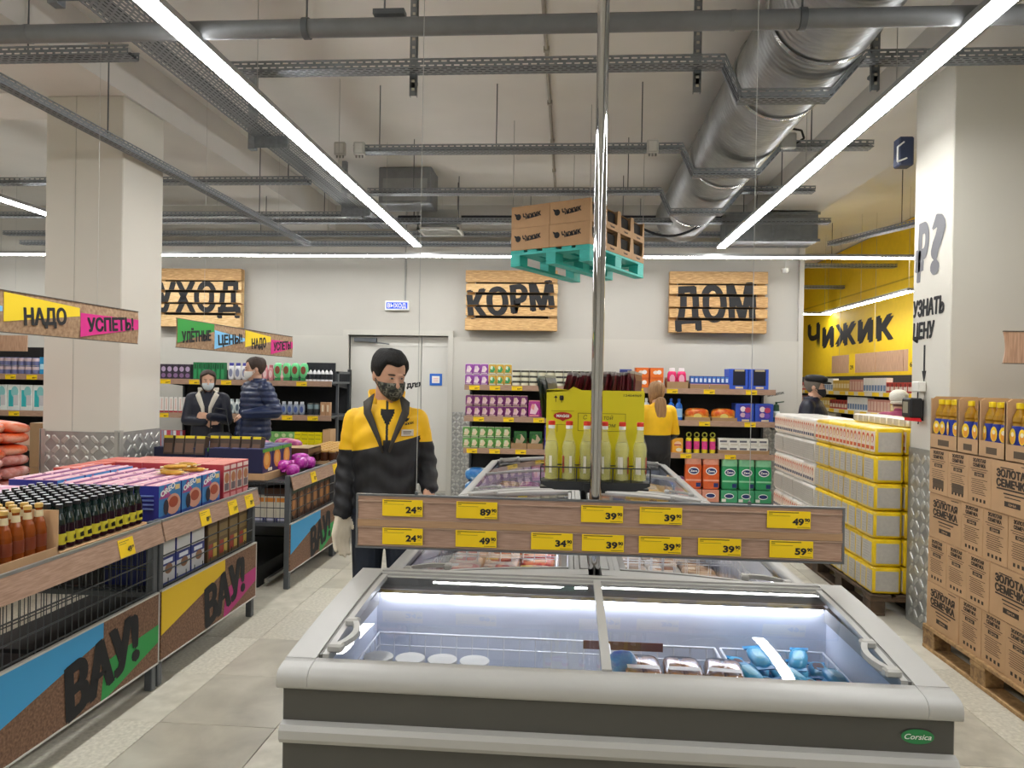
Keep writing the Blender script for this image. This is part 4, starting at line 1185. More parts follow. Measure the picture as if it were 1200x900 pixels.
# ---- amber bottles in a carton
AM = liquid('amber_drink', '9a4a14', .7)
ABM = MB().lathe([(.022, 0), (.029, .006), (.029, .11), (.023, .14), (.0135, .165), (.0125, .20)], 12).mesh('amber_bottle', [liquid('amber_glass', 'a8541c', .62)])
ACM = MB().lathe([(.0148, .196), (.0155, .21), (.012, .213), (0, .213)], 12).mesh('cap', P('c9a55a', .3))
ALM = MB().lathe([(.0296, .04), (.0296, .09)], 12).lathe([(.016, .158), (.0142, .185)], 12, 1).mesh('paper_label', [P('7d3416'), P('d9cba4')])
for i in range(7):
    for j in range(5):
        o = ob('amber_bottle', ABM, None, (-2.118 - j * .062, 2.435 + i * .062, DK + .052), (0, 0, random.uniform(-1, 1)))
        tag(o, 'amber drink bottle with gold cap, %s from near end, row %s from aisle' % (ORD[i], ORD[j]), 'bottle', 'amber bottles in the nearest promo bin')
        ob('cap', ACM, o); ob('paper_label', ALM, o)
s = MB(); x0, x1, y0, y1 = -2.42, -2.08, 2.402, 2.872
s.box(x0, x1, y0, y1, DK + .002, DK + .05); s.box(x0, x1, y1 - .005, y1, DK + .05, DK + .225); s.box(x0, x0 + .005, y0, y1, DK + .05, DK + .2); s.box(x1 - .004, x1, y0, y1, DK + .05, DK + .075)
tag(s.build('carton_tray', MAT_CARTON_L), 'open cardboard carton holding the amber bottles', 'tray', 'cardboard trays')
# ---- generic carton product facing -y (front at y=0), origin front-left-bottom
PC = {}
def carton(name, w, d, h, body, top=None, art=(), c=.002):
    """box product; art = (kind, x0, x1, z0, z1, colour) in fractions of the front face"""
    key = ('c', name, w, d, h, body, top, tuple(art))
    if key in PC: return PC[key]
    mats = [M(body, .45, var=.04, scale=25)]; s = MB().cbox(0, w, 0, d, 0, h, c, 0)
    def mi(col):
        m = P(col)
        if m not in mats: mats.append(m)
        return mats.index(m)
    if top: s.box(.001, w - .001, .001, d - .001, h - .0005, h + .0008, mi(top))
    n_ = 0
    for a in art:
        n_ += 1
        k, x0, x1, z0, z1, col = a
        e = .0006 * n_
        if k == 'r': s.box(x0 * w, x1 * w, -e, .0, z0 * h, z1 * h, mi(col))
        elif k == 'o': s.disc(((x0 + x1) / 2 * w, -e - .0003, (z0 + z1) / 2 * h), (x1 - x0) / 2 * w, (z1 - z0) / 2 * h, '-y', 14, mi(col))
        elif k == 't': s.add([(x0 * w, -e, z0 * h), (x1 * w, -e, z0 * h), ((x0 + x1) / 2 * w, -e, z1 * h)], [(0, 1, 2)], mi(col))
        elif k == 's': s.box(w, w + e, x0 * d, x1 * d, z0 * h, z1 * h, mi(col))       # right side
        elif k == 'l': s.box(-e, 0, x0 * d, x1 * d, z0 * h, z1 * h, mi(col))          # left side
        elif k == 'T': s.box(x0 * w, x1 * w, z0 * d, z1 * d, h, h + .0008 + e, mi(col))
    PC[key] = s.mesh(name, mats)
    return PC[key]
AX = (0, 0, PI / 2)      # turned to face the aisle (+x); origin -> front, near end
def put(name, me, loc, rot, label, cat, group):
    return tag(ob(name, me, None, loc, rot), label, cat, group)
# ---- biscuit boxes
oreo = carton('biscuit_box', .212, .27, .185, '2b2f86', 'd9a3b4', (('r', 0, 1, 0, 1, '3f86c4'), ('r', 0, 1, 0, .14, '2c4fa0'), ('t', -.0, .55, .62, 1, 'b04a8c'), ('o', .30, .98, .10, .70, 'd9a089'), ('o', .18, .42, .14, .58, '2a2230'), ('o', .42, .86, .30, .62, 'a8492c'), ('r', .72, .92, .80, .93, 'e6c98a'), ('T', .04, .96, .08, .12, 'f0d6dc'), ('T', .04, .96, .28, .32, '8c5f8a'), ('T', .04, .96, .48, .52, 'f0d6dc'), ('T', .04, .96, .68, .72, '8c5f8a'), ('T', .04, .96, .88, .92, 'f0d6dc'), ('l', .1, .8, .7, .74, '6f7fc0'), ('l', .1, .8, .58, .62, '6f7fc0'), ('l', .1, .7, .46, .50, '6f7fc0'), ('l', .1, .75, .34, .38, '6f7fc0')))
for i in range(3):
    for j in range(3):
        o = put('biscuit_box', oreo, (-2.085 - j * .275, 3.625 + i * .225, DK + .03 + (j == 2) * .015), AX, 'purple and blue biscuit box, %s from near end, row %s from aisle' % (ORD[i], ORD[j]), 'biscuit box', 'purple biscuit boxes in the second bin')
        if j == 0: text('OREO', .030, (.012, -.006, .125), '-y', o, width=.14, bold=.01, fat=.0025, tilt=.28, mat=MAT_WHITE)
tag(MB().box(-2.9, -2.08, 3.60, 4.69, DK + .002, DK + .028).build('carton_tray', MAT_CARTON), 'low cardboard tray under the biscuit boxes', 'tray', 'cardboard trays')
red = carton('red_snack_box', .085, .17, .215, 'b23a44', 'd7877c', (('r', .06, .94, .22, .78, 'cfc3b8'), ('o', .15, .85, .45, .75, 'b07048'), ('r', .2, .8, .25, .45, '6b5c62'), ('r', .1, .9, .84, .95, 'e3c9c4'), ('r', .1, .9, .05, .16, 'd88f92')))
for i in range(4):
    for j in range(4):
        put('red_snack_box', red, (-2.085 - j * .175, 4.335 + i * .0885, DK + .03), AX, 'red picture snack box, %s from near end, row %s from aisle' % (ORD[i], ORD[j]), 'snack box', 'red snack boxes in the second bin')
flat_red = carton('flat_red_box', .11, .16, .075, 'b8372c', 'd9766a', (('r', .08, .92, .2, .8, 'c8503c'),))
for i in range(5):
    for j in range(2):
        put('flat_red_box', flat_red, (-2.82, 4.06 + i * .125, DK + .083 + j * .078), AX, 'flat red box behind the biscuits, %s from near end, %s layer' % (ORD[i], ('lower', 'upper')[j]), 'snack box', 'flat red boxes in the second bin')
tag(MB().box(-3.02, -2.81, 4.04, 4.69, DK + .002, DK + .080).build('carton_tray', MAT_CARTON), 'cardboard carton under the flat red boxes', 'tray', 'cardboard trays')
GB = wrapper(MB(), .16, .05, .028).mesh('gold_bar', [M('c79a3c', .3, .3, var=.2, scale=30), P('d9cfa0'), P('b5793a')])
for k, (x, y, z, a) in enumerate(((-2.24, 4.03, 0, .1), (-2.30, 4.11, 0, -.2), (-2.2, 4.19, 0, .25), (-2.28, 4.26, 0, 0), (-2.25, 4.08, .028, .5), (-2.24, 4.2, .028, -.3))):
    put('gold_bar', GB, (x, y, DK + .218 + z), (0, 0, a), 'gold wrapped bar lying on the biscuit boxes, %s of the pile' % ORD[k], 'snack bar', 'gold bars on the biscuit boxes')
# ---- goods in the cage of bin two
pk = carton('white_blue_pack', .15, .3, .235, '27357f', 'e6e6e6', (('r', .04, .96, .62, .97, 'dcdcdc'), ('r', .04, .96, .05, .42, 'c9c9cc'), ('o', .3, .8, .22, .45, '8a6248'), ('r', .2, .8, .47, .56, 'dfe4f2')))
for i in range(3): put('white_blue_pack', pk, (-2.075, 3.625 + i * .158, .484), AX, 'white and blue pack in the cage of the second bin, %s from near end' % ORD[i], 'pack', 'packs in the second bin cage')
br = carton('brown_pack', .12, .3, .225, '6b5538', '7d6546', (('r', .08, .92, .55, .9, '8a7448'), ('r', .1, .5, .1, .45, 'a03a2c'), ('r', .55, .9, .1, .45, 'c4a850')))
for i in range(4): put('brown_pack', br, (-2.075, 4.13 + i * .135, .484), AX, 'brown printed pack in the cage of the second bin, %s from near end' % ORD[i], 'pack', 'packs in the second bin cage')
# yellow packs at the back of bin one
yp = MB().soft(-.12, .12, -.06, .06, 0, .17, 3.2, 12, 8).mesh('yellow_bag', [M('f0dc10', .4, var=.08, scale=15)])
for i in range(5): put('yellow_bag', yp, (-2.86, 2.72 + i * .17, DK + .055), (0, 0, PI / 2 + random.uniform(-.2, .2)), 'bright yellow bag behind the bottles, %s from near end' % ORD[i], 'bag', 'yellow bags in the nearest bin')
wp = carton('pale_pink_pack', .2, .2, .16, 'd9c4d2', 'dcb7c6', (('r', .1, .9, .2, .8, 'b9a9d0'), ('T', .1, .9, .2, .5, 'c98aa8')))
for i in range(4): put('pale_pink_pack', wp, (-2.72, 3.13 + i * .215 if i < 2 else 3.2 + i * .22, DK + (.05 if i < 2 else .165) ), (0, 0, PI / 2), 'pale pink pack behind the bottles, %s from near end' % ORD[i], 'pack', 'pale packs in the bins') if i < 2 else None
# ---- third bin
cr = carton('pastry_box', .185, .42, .18, '23284a', '33375c', (('r', .0, 1, .0, 1, '39335a'), ('o', .08, .80, .12, .92, 'd9902c'), ('o', .2, .62, .3, .8, 'e8b25a'), ('r', .0, 1, .86, 1, '5aa33c'), ('r', .55, .95, .05, .18, 'e3ded0'), ('T', .03, .97, .05, .30, '4a4f78'), ('T', .03, .97, .35, .60, '5a5f86'), ('T', .03, .97, .65, .92, '4a4f78')))
for i in range(3):
    for j in range(2): put('pastry_box', cr, (-2.27 - j * .43, 5.345 + i * .195, DK + .06), AX, 'navy pastry box with a croissant picture, %s from near end, %s row' % (ORD[i], ('front', 'back')[j]), 'pastry box', 'pastry boxes in the third bin')
tag(MB().box(-3.06, -2.25, 5.34, 5.95, DK + .002, DK + .058).build('carton_tray', MAT_CARTON), 'low cardboard tray under the pastry boxes', 'tray', 'cardboard trays')
bag = MB().soft(-.08, .08, -.05, .05, 0, .10, 2.6, 12, 8).prism([(-.075, .045), (.075, .045), (.07, .055), (-.07, .055)], .045, .07, 'y')
BAGM = bag.mesh('magenta_bag', [ramp_mat('magenta_film', [(.3, '7a1a78'), (.55, 'b52aa0'), (.75, 'd98ac8')], 25, .25)])
for i in range(6): put('magenta_bag', BAGM, (-2.14 - (i % 2) * .11, 5.62 + i * .09, DK + .005 + (i % 3) * .02), (0, 0, random.uniform(-.6, .6) + 1.2), 'shiny magenta sweet bag at the front of the third bin, %s from near end' % ORD[i], 'sweet bag', 'sweet bags in the third bin')
pb2 = MB().soft(-.10, .10, -.06, .06, 0, .13, 2.8, 12, 8).mesh('purple_bag', [ramp_mat('purple_film', [(.3, '5a2a4c'), (.5, 'a8407c'), (.7, 'c99a86')], 18, .3)])
for i in range(5): put('purple_bag', pb2, (-2.45 - .12 * (i % 3), 6.0 + i * .14, DK + .10), (0, 0, random.uniform(-1, 1)), 'pink and brown sweet bag heaped in the third bin, %s of the heap' % ORD[i], 'sweet bag', 'sweet bags in the third bin')
tag(MB().box(-2.9, -2.32, 5.97, 6.36, DK + .002, DK + .098).build('carton_tray', MAT_CARTON), 'cardboard carton under the heaped sweet bags', 'tray', 'cardboard trays')
st = carton('standing_pack', .075, .06, .14, '4a3a30', 'e6cf20', (('r', .05, .95, .86, 1, 'e8d220'), ('r', .1, .9, .1, .6, '6b5040')))
for i in range(9): put('standing_pack', st, (-3.04 + i * .082, 5.33 + (.0 if i < 4 else .06), DK + .242 - .05), (R(-8) + random.uniform(-.1, .05), 0, random.uniform(-.15, .15)), 'brown pack with yellow top standing behind the pastry boxes, %s from left' % ORD[i], 'pack', 'standing packs on the third bin')
ch = carton('choco_box', .2, .28, .07, '4d3020', 'a58a5c', (('r', .05, .95, .3, .8, '7a5a3c'),))
for i in range(4): put('choco_box', ch, (-2.20 - (i // 2) * .3, 6.12 + (i % 2) * .125, DK + .11 + .0 * i), AX, 'flat brown chocolate box at the far end of the third bin, %s' % ('front near', 'front far', 'back near', 'back far')[i], 'chocolate box', 'chocolate boxes in the bins') if i < 2 else None
wpk = carton('white_flour_pack', .085, .12, .19, 'd9d4c4', 'd9d4c4', (('r', .0, 1, .0, .2, '25306f'), ('r', .15, .85, .03, .17, 'c9cbe0'), ('r', .05, .95, .82, .98, 'd98a3c')))
for i in range(6): put('white_flour_pack', wpk, (-2.60 + i * .088, 5.345, .484), (0, 0, 0), 'white pack with navy base in the third bin cage end, %s from left' % ORD[i], 'pack', 'packs in the third bin cage')
br2 = carton('brown_crisp_bag', .15, .2, .25, '4a3020', '5a4030', (('o', .2, .9, .1, .8, '8a5a2c'), ('o', .3, .7, .3, .7, 'b57a3c'), ('r', 0, 1, .82, 1, '3a4a34')))
for i in range(6): put('brown_crisp_bag', br2, (-2.075, 5.40 + i * .158, .484), AX, 'brown snack bag in the cage of the third bin, %s from near end' % ORD[i], 'pack', 'packs in the third bin cage')
# ---- fourth bin: jars
jar = MB().lathe([(.03, 0), (.035, .005), (.035, .07), (.03, .078)], 12, 0).lathe([(.032, .078), (.032, .095), (0, .096)], 12, 1).mesh('spread_jar', [M('4a2a18', .2, var=.1), P('cfa25a', .4)])
for i in range(12):
    for j in range(5): put('spread_jar', jar, (-2.10 - j * .075, 6.47 + i * .08, DK + .04), (0, 0, 0), 'brown spread jar in the farthest bin, %s from near end, row %s' % (ORD[i], ORD[j]), 'jar', 'jars in the farthest bin')
tag(MB().box(-2.5, -2.06, 6.42, 7.45, DK + .002, DK + .038).build('carton_tray', MAT_CARTON), 'low cardboard tray under the jars', 'tray', 'cardboard trays')
gy = carton('carton_goods', .24, .3, .25, '7d6a4c', '8c7858', (('r', .1, .9, .2, .7, '5f4c34'),))
for i in range(4): put('carton_goods', gy, (-2.075, 6.44 + i * .25, .484), AX, 'brown goods carton in the cage of the farthest bin, %s from near end' % ORD[i], 'carton', 'packs in the farthest bin cage')

# ================================================================ hanging promo signs
SIGN_COL = {'green': P('2f9a3c', .6), 'blue': P('7fc4f0', .6), 'yellow': P('f2d21c', .6), 'magenta': P('d61f86', .6)}
def promo_sign(label, y0, y1, words):
    L = y1 - y0; H = .19
    t = thing('promo_sign', label, 'sign', (-2.60, y0, 1.765), 0, 'hanging promo signs over the bins')
    pn = MB()
    n = 10
    prof = [(.006 * math.sin(PI * k / n), H * k / n) for k in range(n + 1)]     # slightly bowed sheet
    pn.prism([(p[0], p[1]) for p in prof] + [(p[0] - .004, p[1]) for p in prof[::-1]], 0, L, 'y')
    b = pn.build('panel', MAT_OSB2, t)
    for z in (-.004, H): MB().box(-.006, .004, 0, L, z, z + .005).build('edge', M('5d564d', .6, var=0), t)
    pw = L / 4
    shp = {'green': [(0, .3), (0, 1), (1, 1), (1, .8)], 'blue': [(0, .05), (0, .78), (1, .62), (1, .5)], 'yellow': [(0, .25), (0, .97), (1, .85), (1, .62)], 'magenta': [(0, .05), (0, .72), (1, .75), (1, .45)]}
    for i, (w, c, cap) in enumerate(words):
        if c == 'green': pl = [(0, 1), (0, .15), (1, .72), (1, 1)]
        else: pl = shp[c]
        MB().prism([(i * pw + .004 + u * (pw - .008), v * H) for u, v in pl], .0062, .0072, 'x').build('colour_wedge', SIGN_COL[c], b)
        text(w, cap, (.0082, i * pw + pw * (.12 if c != 'yellow' else .25), H * (.22 if c != 'green' else .18)), '+x', b, width=pw * (.78 if c != 'yellow' else .55), bold=.02, fat=.0035, tilt=.09)
    for yy in (L * .18, L * .82):
        MB().cyl((0, yy, H), (0, yy, CZ - 1.765), .0009, n=4).build('suspension_cord', MAT_CORD, t)
    return t
WORDS = (('УЛЁТНЫЕ', 'green', .072), ('ЦЕНЫ!', 'blue', .072), ('НАДО', 'yellow', .08), ('УСПЕТЬ!', 'magenta', .072))
promo_sign('near hanging promo sign in front of the left pillar', 2.12, 4.26, WORDS)
promo_sign('far hanging promo sign above the couple', 4.70, 6.76, WORDS)

# ================================================================ wall shelving
MAT_SHELFBACK = M('26272a', .6, name='shelf_back')
def shelf_unit(label, x0, x1, yf, yb, levels, top, tags, sides=(True, True), face='-y', name='shelf_unit', rail=None, bottom=.12):
    """levels: heights of shelf tops; tags: per level list of x offsets"""
    L = x1 - x0
    t = thing(name, label, 'shelving', (x0, yf, 0), 0, 'wall shelving')
    D = yb - yf
    MB().box(0, L, D - .03, D, .05, top).build('back_panel', MAT_SHELFBACK, t)
    for k, x in enumerate((0, L - .03)):
        if not sides[k]: continue
        MB().box(x, x + .03, D - .08, D, 0, top + .03).build('upright', MAT_DARKSTEEL, t)
    MB().box(0, L, .01, D, 0, bottom).build('plinth', MAT_STEEL, t)
    for i, z in enumerate(levels):
        s = MB().box(0, L, .02, D - .03, z - .025, z).build('shelf', MAT_STEEL, t)
        MB().box(0, L, 0, .02, z - .062, z + .006).build('price_rail', rail or MAT_WOODRAIL, s)
        for x, p in tags[i]:
            small_tag(s, x, -.002, z - .06, (0, 0, 0), p, .135, .055)
        for x in (.015, L - .035):
            MB().prism([(.05, z - .026), (D - .03, z - .026), (D - .03, z - .10), (.3, z - .06)], x, x + .006, 'x').build('bracket', MAT_DARKSTEEL, s)
    return t
YF, YB = 9.22, WY - .05
LV = (1.515, 1.118, .715)
su1 = shelf_unit('pet food shelf unit under the pallet sign reading КОРМ', -1.30, .62, YF, YB, LV, 1.56, [[(.06, '139'), (.32, '29'), (.60, '59'), (.98, '29'), (1.3, '39'), (1.6, '39')], [(.12, '24'), (.50, '29'), (.88, '59'), (1.3, '39'), (1.6, '39')], [(.04, '24'), (.33, '25'), (.66, '89'), (1.1, '39'), (1.5, '49')]])
su2 = shelf_unit('household goods shelf unit under the pallet sign reading ДОМ', .63, 2.55, YF, YB, LV, 1.56, [[(.18, '54'), (.60, '139'), (1.05, '49'), (1.56, '99')], [(.1, '44'), (.58, '139'), (1.0, '99'), (1.55, '99')], [(.46, '89'), (.78, '119'), (1.32, '69')]])
YF3, YB3 = 9.0, WY - .05
su3 = shelf_unit('cosmetics shelf unit on the left behind the couple', -5.30, -2.95, YF3, YB3, (1.525, 1.095, .62), 1.66, [[(.12, '219'), (.50, '99'), (.92, '119'), (1.9, '119')], [(.10, '99'), (.8, '69'), (1.72, '119'), (2.05, '119')], [(.1, '59'), (.7, '89'), (1.6, '89')]])
for k in range(4):      # side mesh frame at the right end of the cosmetics unit
    pass
e = MB(); 
e.box(2.32, 2.35, .28, .31, 0, 1.66); e.box(2.32, 2.35, .28, .85, 1.63, 1.66)
e.build('end_frame', MAT_STEEL, su3)

# ---- product meshes -------------------------------------------------
PM = {}
def pouch(body, band, art, w, h):
    k = ('pouch', body, band, art, w, h)
    if k not in PM:
        s = MB(); d = w * .32
        s.soft(-w / 2, w / 2, -d / 2, d / 2, 0, h * .95, 9, 16, 8, 0)
        s.box(-w * .47, w * .47, -.003, .003, h * .86, h, 1)
        e_ = -d * .52
        s.add([(-w * .36, e_, h * .22), (w * .12, e_, h * .18), (w * .36, e_, h * .5), (w * .1, e_, h * .8), (-w * .22, e_, h * .74)], [(0, 1, 2, 3, 4)], 2)
        s.add([(-w * .3, e_ - .001, h * .56), (-w * .02, e_ - .001, h * .42), (w * .06, e_ - .001, h * .74), (-w * .2, e_ - .001, h * .8)], [(0, 1, 2, 3)], 1)
        s.box(-w * .4, w * .4, e_ - .0015, e_, h * .07, h * .14, 1)
        PM[k] = s.mesh('pouch', [M(body, .35, var=.15, scale=30), P(band, .4), P(art, .4)])
    return PM[k]
def can(body, band, w, h):
    k = ('can', body, band, w, h)
    if k not in PM:
        r = w / 2
        PM[k] = MB().lathe([(r * .9, 0), (r, h * .06), (r, h * .2), (r, h * .55), (r, h * .92), (r * .92, h), (r * .85, h * .97), (0, h * .97)], 12, mats=[2, 0, 0, 1, 0, 2, 2]).mesh('tin', [P(body), P(band), M('c9c6b8', .3, .6, var=0)])
    return PM[k]
def bottle(body, cap, label, w, h, kind='round'):
    k = ('bottle', body, cap, label, w, h, kind)
    if k not in PM:
        r = w / 2; s = MB()
        if kind == 'flat':
            s.soft(-r, r, -r * .6, r * .6, 0, h * .86, 3.5, 14, 8, 0); s.cbox(-r * .55, r * .55, -r * .4, r * .4, h * .82, h, .003, 1)
            s.disc((0, -r * .62, h * .42), r * .6, h * .24, '-y', 12, 2)
        elif kind == 'capdown':
            s.soft(-r, r, -r * .6, r * .6, h * .14, h, 3, 14, 8, 0); s.cbox(-r * .7, r * .7, -r * .45, r * .45, 0, h * .18, .003, 1); s.disc((0, -r * .62, h * .6), r * .6, h * .22, '-y', 12, 2)
        else:
            s.lathe([(r * .9, 0), (r, h * .03), (r, h * .62), (r * .8, h * .74), (r * .32, h * .84), (r * .32, h * .88)], 12, 0); s.lathe([(r * .4, h * .86), (r * .38, h), (0, h)], 10, 1); s.lathe([(r * 1.015, h * .15), (r * 1.015, h * .55)], 12, 2)
        PM[k] = s.mesh('bottle', [M(body, .25, var=.06), P(cap, .4), P(label, .45)])
    return PM[k]
def roll_pack(body, top, w, h):
    k = ('roll', body, top, w, h)
    if k not in PM:
        s = MB(); d = .11
        s.soft(-w / 2, w / 2, 0, d, 0, h * .78, 7, 16, 10, 0)
        s.soft(-w / 2 * .98, w / 2 * .98, .004, d - .004, h * .66, h, 5, 16, 10, 1)
        s.disc((0, -.004, h * .55), w * .33, h * .115, '-y', 18, 2); s.disc((0, -.006, h * .55), w * .28, h * .085, '-y', 18, 3)
        s.disc((-w * .25, -.001, h * .86), w * .1, h * .045, '-y', 12, 4); s.disc((w * .25, -.001, h * .86), w * .1, h * .045, '-y', 12, 4)
        s.box(-w * .46, w * .46, -.003, 0, h * .25, h * .30, 1); s.box(w * .15, w * .42, -.004, 0, h * .08, h * .2, 3)
        PM[k] = s.mesh('roll_pack', [M(body, .3, var=.12, scale=14), M(top, .3, var=.06), P('f2f2f2'), P('1d2f6b'), M(top, .5, var=.15)])
    return PM[k]
def cardtray(w, d, h, hexc='a58560'):
    k = ('tray', w, d, h, hexc)
    if k not in PM:
        s = MB(); s.box(0, w, 0, d, 0, .004); s.box(0, w, 0, .004, 0, h); s.box(0, w, d - .004, d, 0, h * 1.6); s.box(0, .004, 0, d, 0, h * 1.2); s.box(w - .004, w, 0, d, 0, h * 1.2)
        PM[k] = s.mesh('carton_tray', M(hexc, .75, var=.05))
    return PM[k]
UPR = ('bottom', 'second', 'third', 'fourth')
def row(where, group, desc, cat, name, me, n, rows, x0, pitch, y, z, h, rot=0, center=True, depth=1, dpitch=.1):
    """n side by side, rows stacked, depth behind one another"""
    for r_ in range(rows):
        for i in range(n):
            for q in range(depth):
                lab = '%s %s, %s from left' % (desc, where, ORD[i])
                if rows > 1: lab += ', %s layer' % (('lower', 'upper') if rows == 2 else UPR)[r_]
                if depth > 1: lab += ', %s' % ('front', 'behind')[q] if depth == 2 else ', row %s' % ORD[q]
                tag(ob(name, me, None, (x0 + (i + (.5 if center else 0)) * pitch, y + q * dpitch, z + r_ * h), (0, 0, rot + random.uniform(-.04, .04))), lab, cat, group)
def trays(where, n, x0, w, pitch, y, z, h, d=.3, hexc='a58560'):
    for i in range(n): tag(ob('carton_tray', cardtray(w, d, h, hexc), None, (x0 + i * pitch, y, z)), 'low display tray %s, %s from left' % (where, ORD[i]), 'tray', 'cardboard trays')
yy = YF + .06
T, S2, S3, B0 = LV[0] + .001, LV[1] + .001, LV[2] + .001, .121
G = 'pet food on the back wall shelf'
row('on the top pet shelf', G, 'purple cat food pouch', 'pouch', 'pet_pouch', pouch('8c3f9a', 'd9c4d6', 'e8d8dc', .096, .135), 3, 2, -1.30, .098, yy, T, .137)
row('on the top pet shelf', G, 'green and orange pet food pouch', 'pouch', 'pet_pouch', pouch('c9a03a', 'cfe6d8', '3f9a5a', .096, .135), 3, 2, -1.00, .098, yy, T, .137)
row('on the top pet shelf', G, 'cream tin', 'tin', 'pet_tin', can('d9d6bd', '3c3a34', .105, .066), 10, 3, -.70, .108, yy, T, .067)
row('on the top pet shelf', G, 'orange carton', 'box', 'pet_box', carton('pet_box', .1, .2, .16, 'd98a4a', None, (('r', .1, .9, .2, .8, 'e9c9a4'),)), 2, 1, .39, .11, yy - .03, T, .1, center=False)
row('on the second pet shelf', G, 'plum cat food pouch', 'pouch', 'pet_pouch', pouch('7a2f72', 'd9c0a8', 'e2c2c8', .097, .135), 8, 2, -1.29, .099, yy, S2, .137)
row('on the second pet shelf', G, 'pink cat food bag', 'bag', 'pet_bag', pouch('b0328c', 'e89a9a', 'f0d0dc', .15, .215), 3, 1, -.49, .155, yy, S2, .2)
row('on the third pet shelf', G, 'green dog food pouch', 'pouch', 'pet_pouch', pouch('5f9a4a', 'd9d9c0', 'e0cfae', .1, .135), 6, 2, -1.32, .102, yy, S3, .137)
trays('on the third pet shelf', 2, -.70, .2, .205, yy - .03, S3, .075)
row('on the third pet shelf', G, 'green dog treat bag', 'bag', 'pet_bag', pouch('2c6a34', '3f8a3c', 'd9c4a4', .17, .2), 2, 1, -.69, .2, yy + .09, S3 + .02, .2)
row('on the third pet shelf', G, 'violet treat box', 'box', 'pet_box', carton('pet_box', .10, .14, .155, '3a2a7c', None, (('o', .2, .8, .3, .7, 'd9b4d2'), ('r', .1, .9, .8, .93, '7a86d0'))), 4, 2, -.28, .105, yy - .03, S3, .157, center=False)
blue_bag = MB().soft(-.16, .16, -.09, .09, 0, .17, 2.8, 12, 8).mesh('litter_bag', [ramp_mat('blue_white_film', [(.38, '2a6fb8'), (.5, '4f92cc'), (.56, 'e6ecf0'), (.66, 'dfe3ea')], 7, .3)])
row('under the pet shelf', G, 'blue white litter bag', 'bag', 'litter_bag', blue_bag, 4, 2, -1.30, .34, yy + .06, B0, .17)
G = 'household goods on the back wall shelf'
row('on the top household shelf', G, 'dark blue detergent bag', 'bag', 'detergent_bag', pouch('2a2f63', '3f4f9a', 'b9c4e0', .16, .23), 1, 1, .64, .17, yy, T, .2)
row('on the top household shelf', G, 'orange detergent box', 'box', 'detergent_box', carton('detergent_box', .165, .22, .125, 'e0661c', 'd9802c', (('r', .08, .92, .1, .9, 'e8741c'), ('o', .22, .62, .35, .72, 'f0e2d8'), ('o', .5, .85, .35, .78, 'f4f0ee'))), 2, 2, .845, .18, yy - .03, T, .127, center=False)
trays('on the top household shelf under the pink bottles', 1, 1.23, .265, .27, yy - .04, T, .085, .2)
row('on the top household shelf', G, 'pink shampoo bottle', 'bottle', 'pink_bottle', bottle('d92a68', 'f2e6ea', 'e8aac0', .115, .235, 'flat'), 2, 1, 1.245, .118, yy + .05, T + .02, .2)
trays('on the top household shelf under the blue sponge packs', 2, 1.515, .235, .245, yy - .04, T, .055, .2)
row('on the top household shelf', G, 'blue sponge pack', 'pack', 'sponge_pack', carton('sponge_pack', .053, .12, .15, '2a3f94', None, (('r', .1, .9, .45, .95, '3f78c8'), ('r', .2, .7, .5, .8, 'd9e4f0'), ('r', .0, 1, .1, .35, 'cf9aa8'))), 9, 1, 1.52, .053, yy - .02, T + .01, .1, center=False)
bb = carton('blue_display_box', .235, .25, .255, '2f55c4', None, (('r', .22, .86, .2, .95, '15182c'), ('r', .3, .8, .88, .98, 'b9a884'), ('r', .35, .75, .05, .15, 'd9c9a0')))
row('on the top household shelf', G, 'bright blue display box', 'box', 'blue_display_box', bb, 2, 1, 1.985, .245, yy - .04, T, .1, center=False)
row('on the second household shelf', G, 'white cleaner bottle', 'bottle', 'cleaner_bottle', bottle('e6e8e4', 'f4f4f2', 'd0dcd2', .09, .27), 3, 1, .94, .096, yy, S2, .2)
row('on the second household shelf', G, 'blue cleaner bottle', 'bottle', 'cleaner_bottle', bottle('2f6fd0', '2a5fc0', '9ac4ea', .09, .27), 2, 1, 1.245, .096, yy, S2, .2)
trays('on the second household shelf under the orange packs', 2, 1.46, .31, .325, yy - .045, S2, .045, .3)
op = MB().soft(-.15, .15, -.07, .07, 0, .15, 3, 14, 8, 0).soft(-.152, .152, -.075, .075, 0, .07, 3, 14, 6, 1).disc((0, -.078, .05), .05, .035, '-y', 14, 2).mesh('napkin_pack', [ramp_mat('orange_film', [(.4, 'e0571c'), (.55, 'f08a2c'), (.7, 'f4c06a')], 14, .3), M('e0a43c', .3, var=.2), P('e9d070')])
row('on the second household shelf', G, 'orange napkin pack', 'pack', 'napkin_pack', op, 2, 1, 1.455, .325, yy + .05, S2 + .008, .1)
bb2 = carton('blue_pattern_box', .22, .25, .225, '2f4fb4', None, (('r', .22, .85, .18, .92, '4a3a9c'), ('o', .25, .55, .55, .85, 'e6d4d8'), ('o', .5, .85, .5, .8, 'b03a5c'), ('o', .25, .55, .25, .5, 'c9a4b4'), ('o', .5, .8, .2, .48, '6a4ab4'), ('r', .35, .75, .04, .13, 'd9c9a0')))
row('on the second household shelf', G, 'blue patterned box', 'box', 'blue_pattern_box', bb2, 2, 1, 2.075, .235, yy - .04, S2, .1, center=False)
row('on the third household shelf', G, 'white tube pack', 'pack', 'tube_pack', carton('tube_pack', .05, .1, .17, 'd0d4dc', None, (('r', 0, 1, .3, .7, '7a8ab0'),)), 3, 1, .99, .052, yy - .03, S3, .1, center=False)
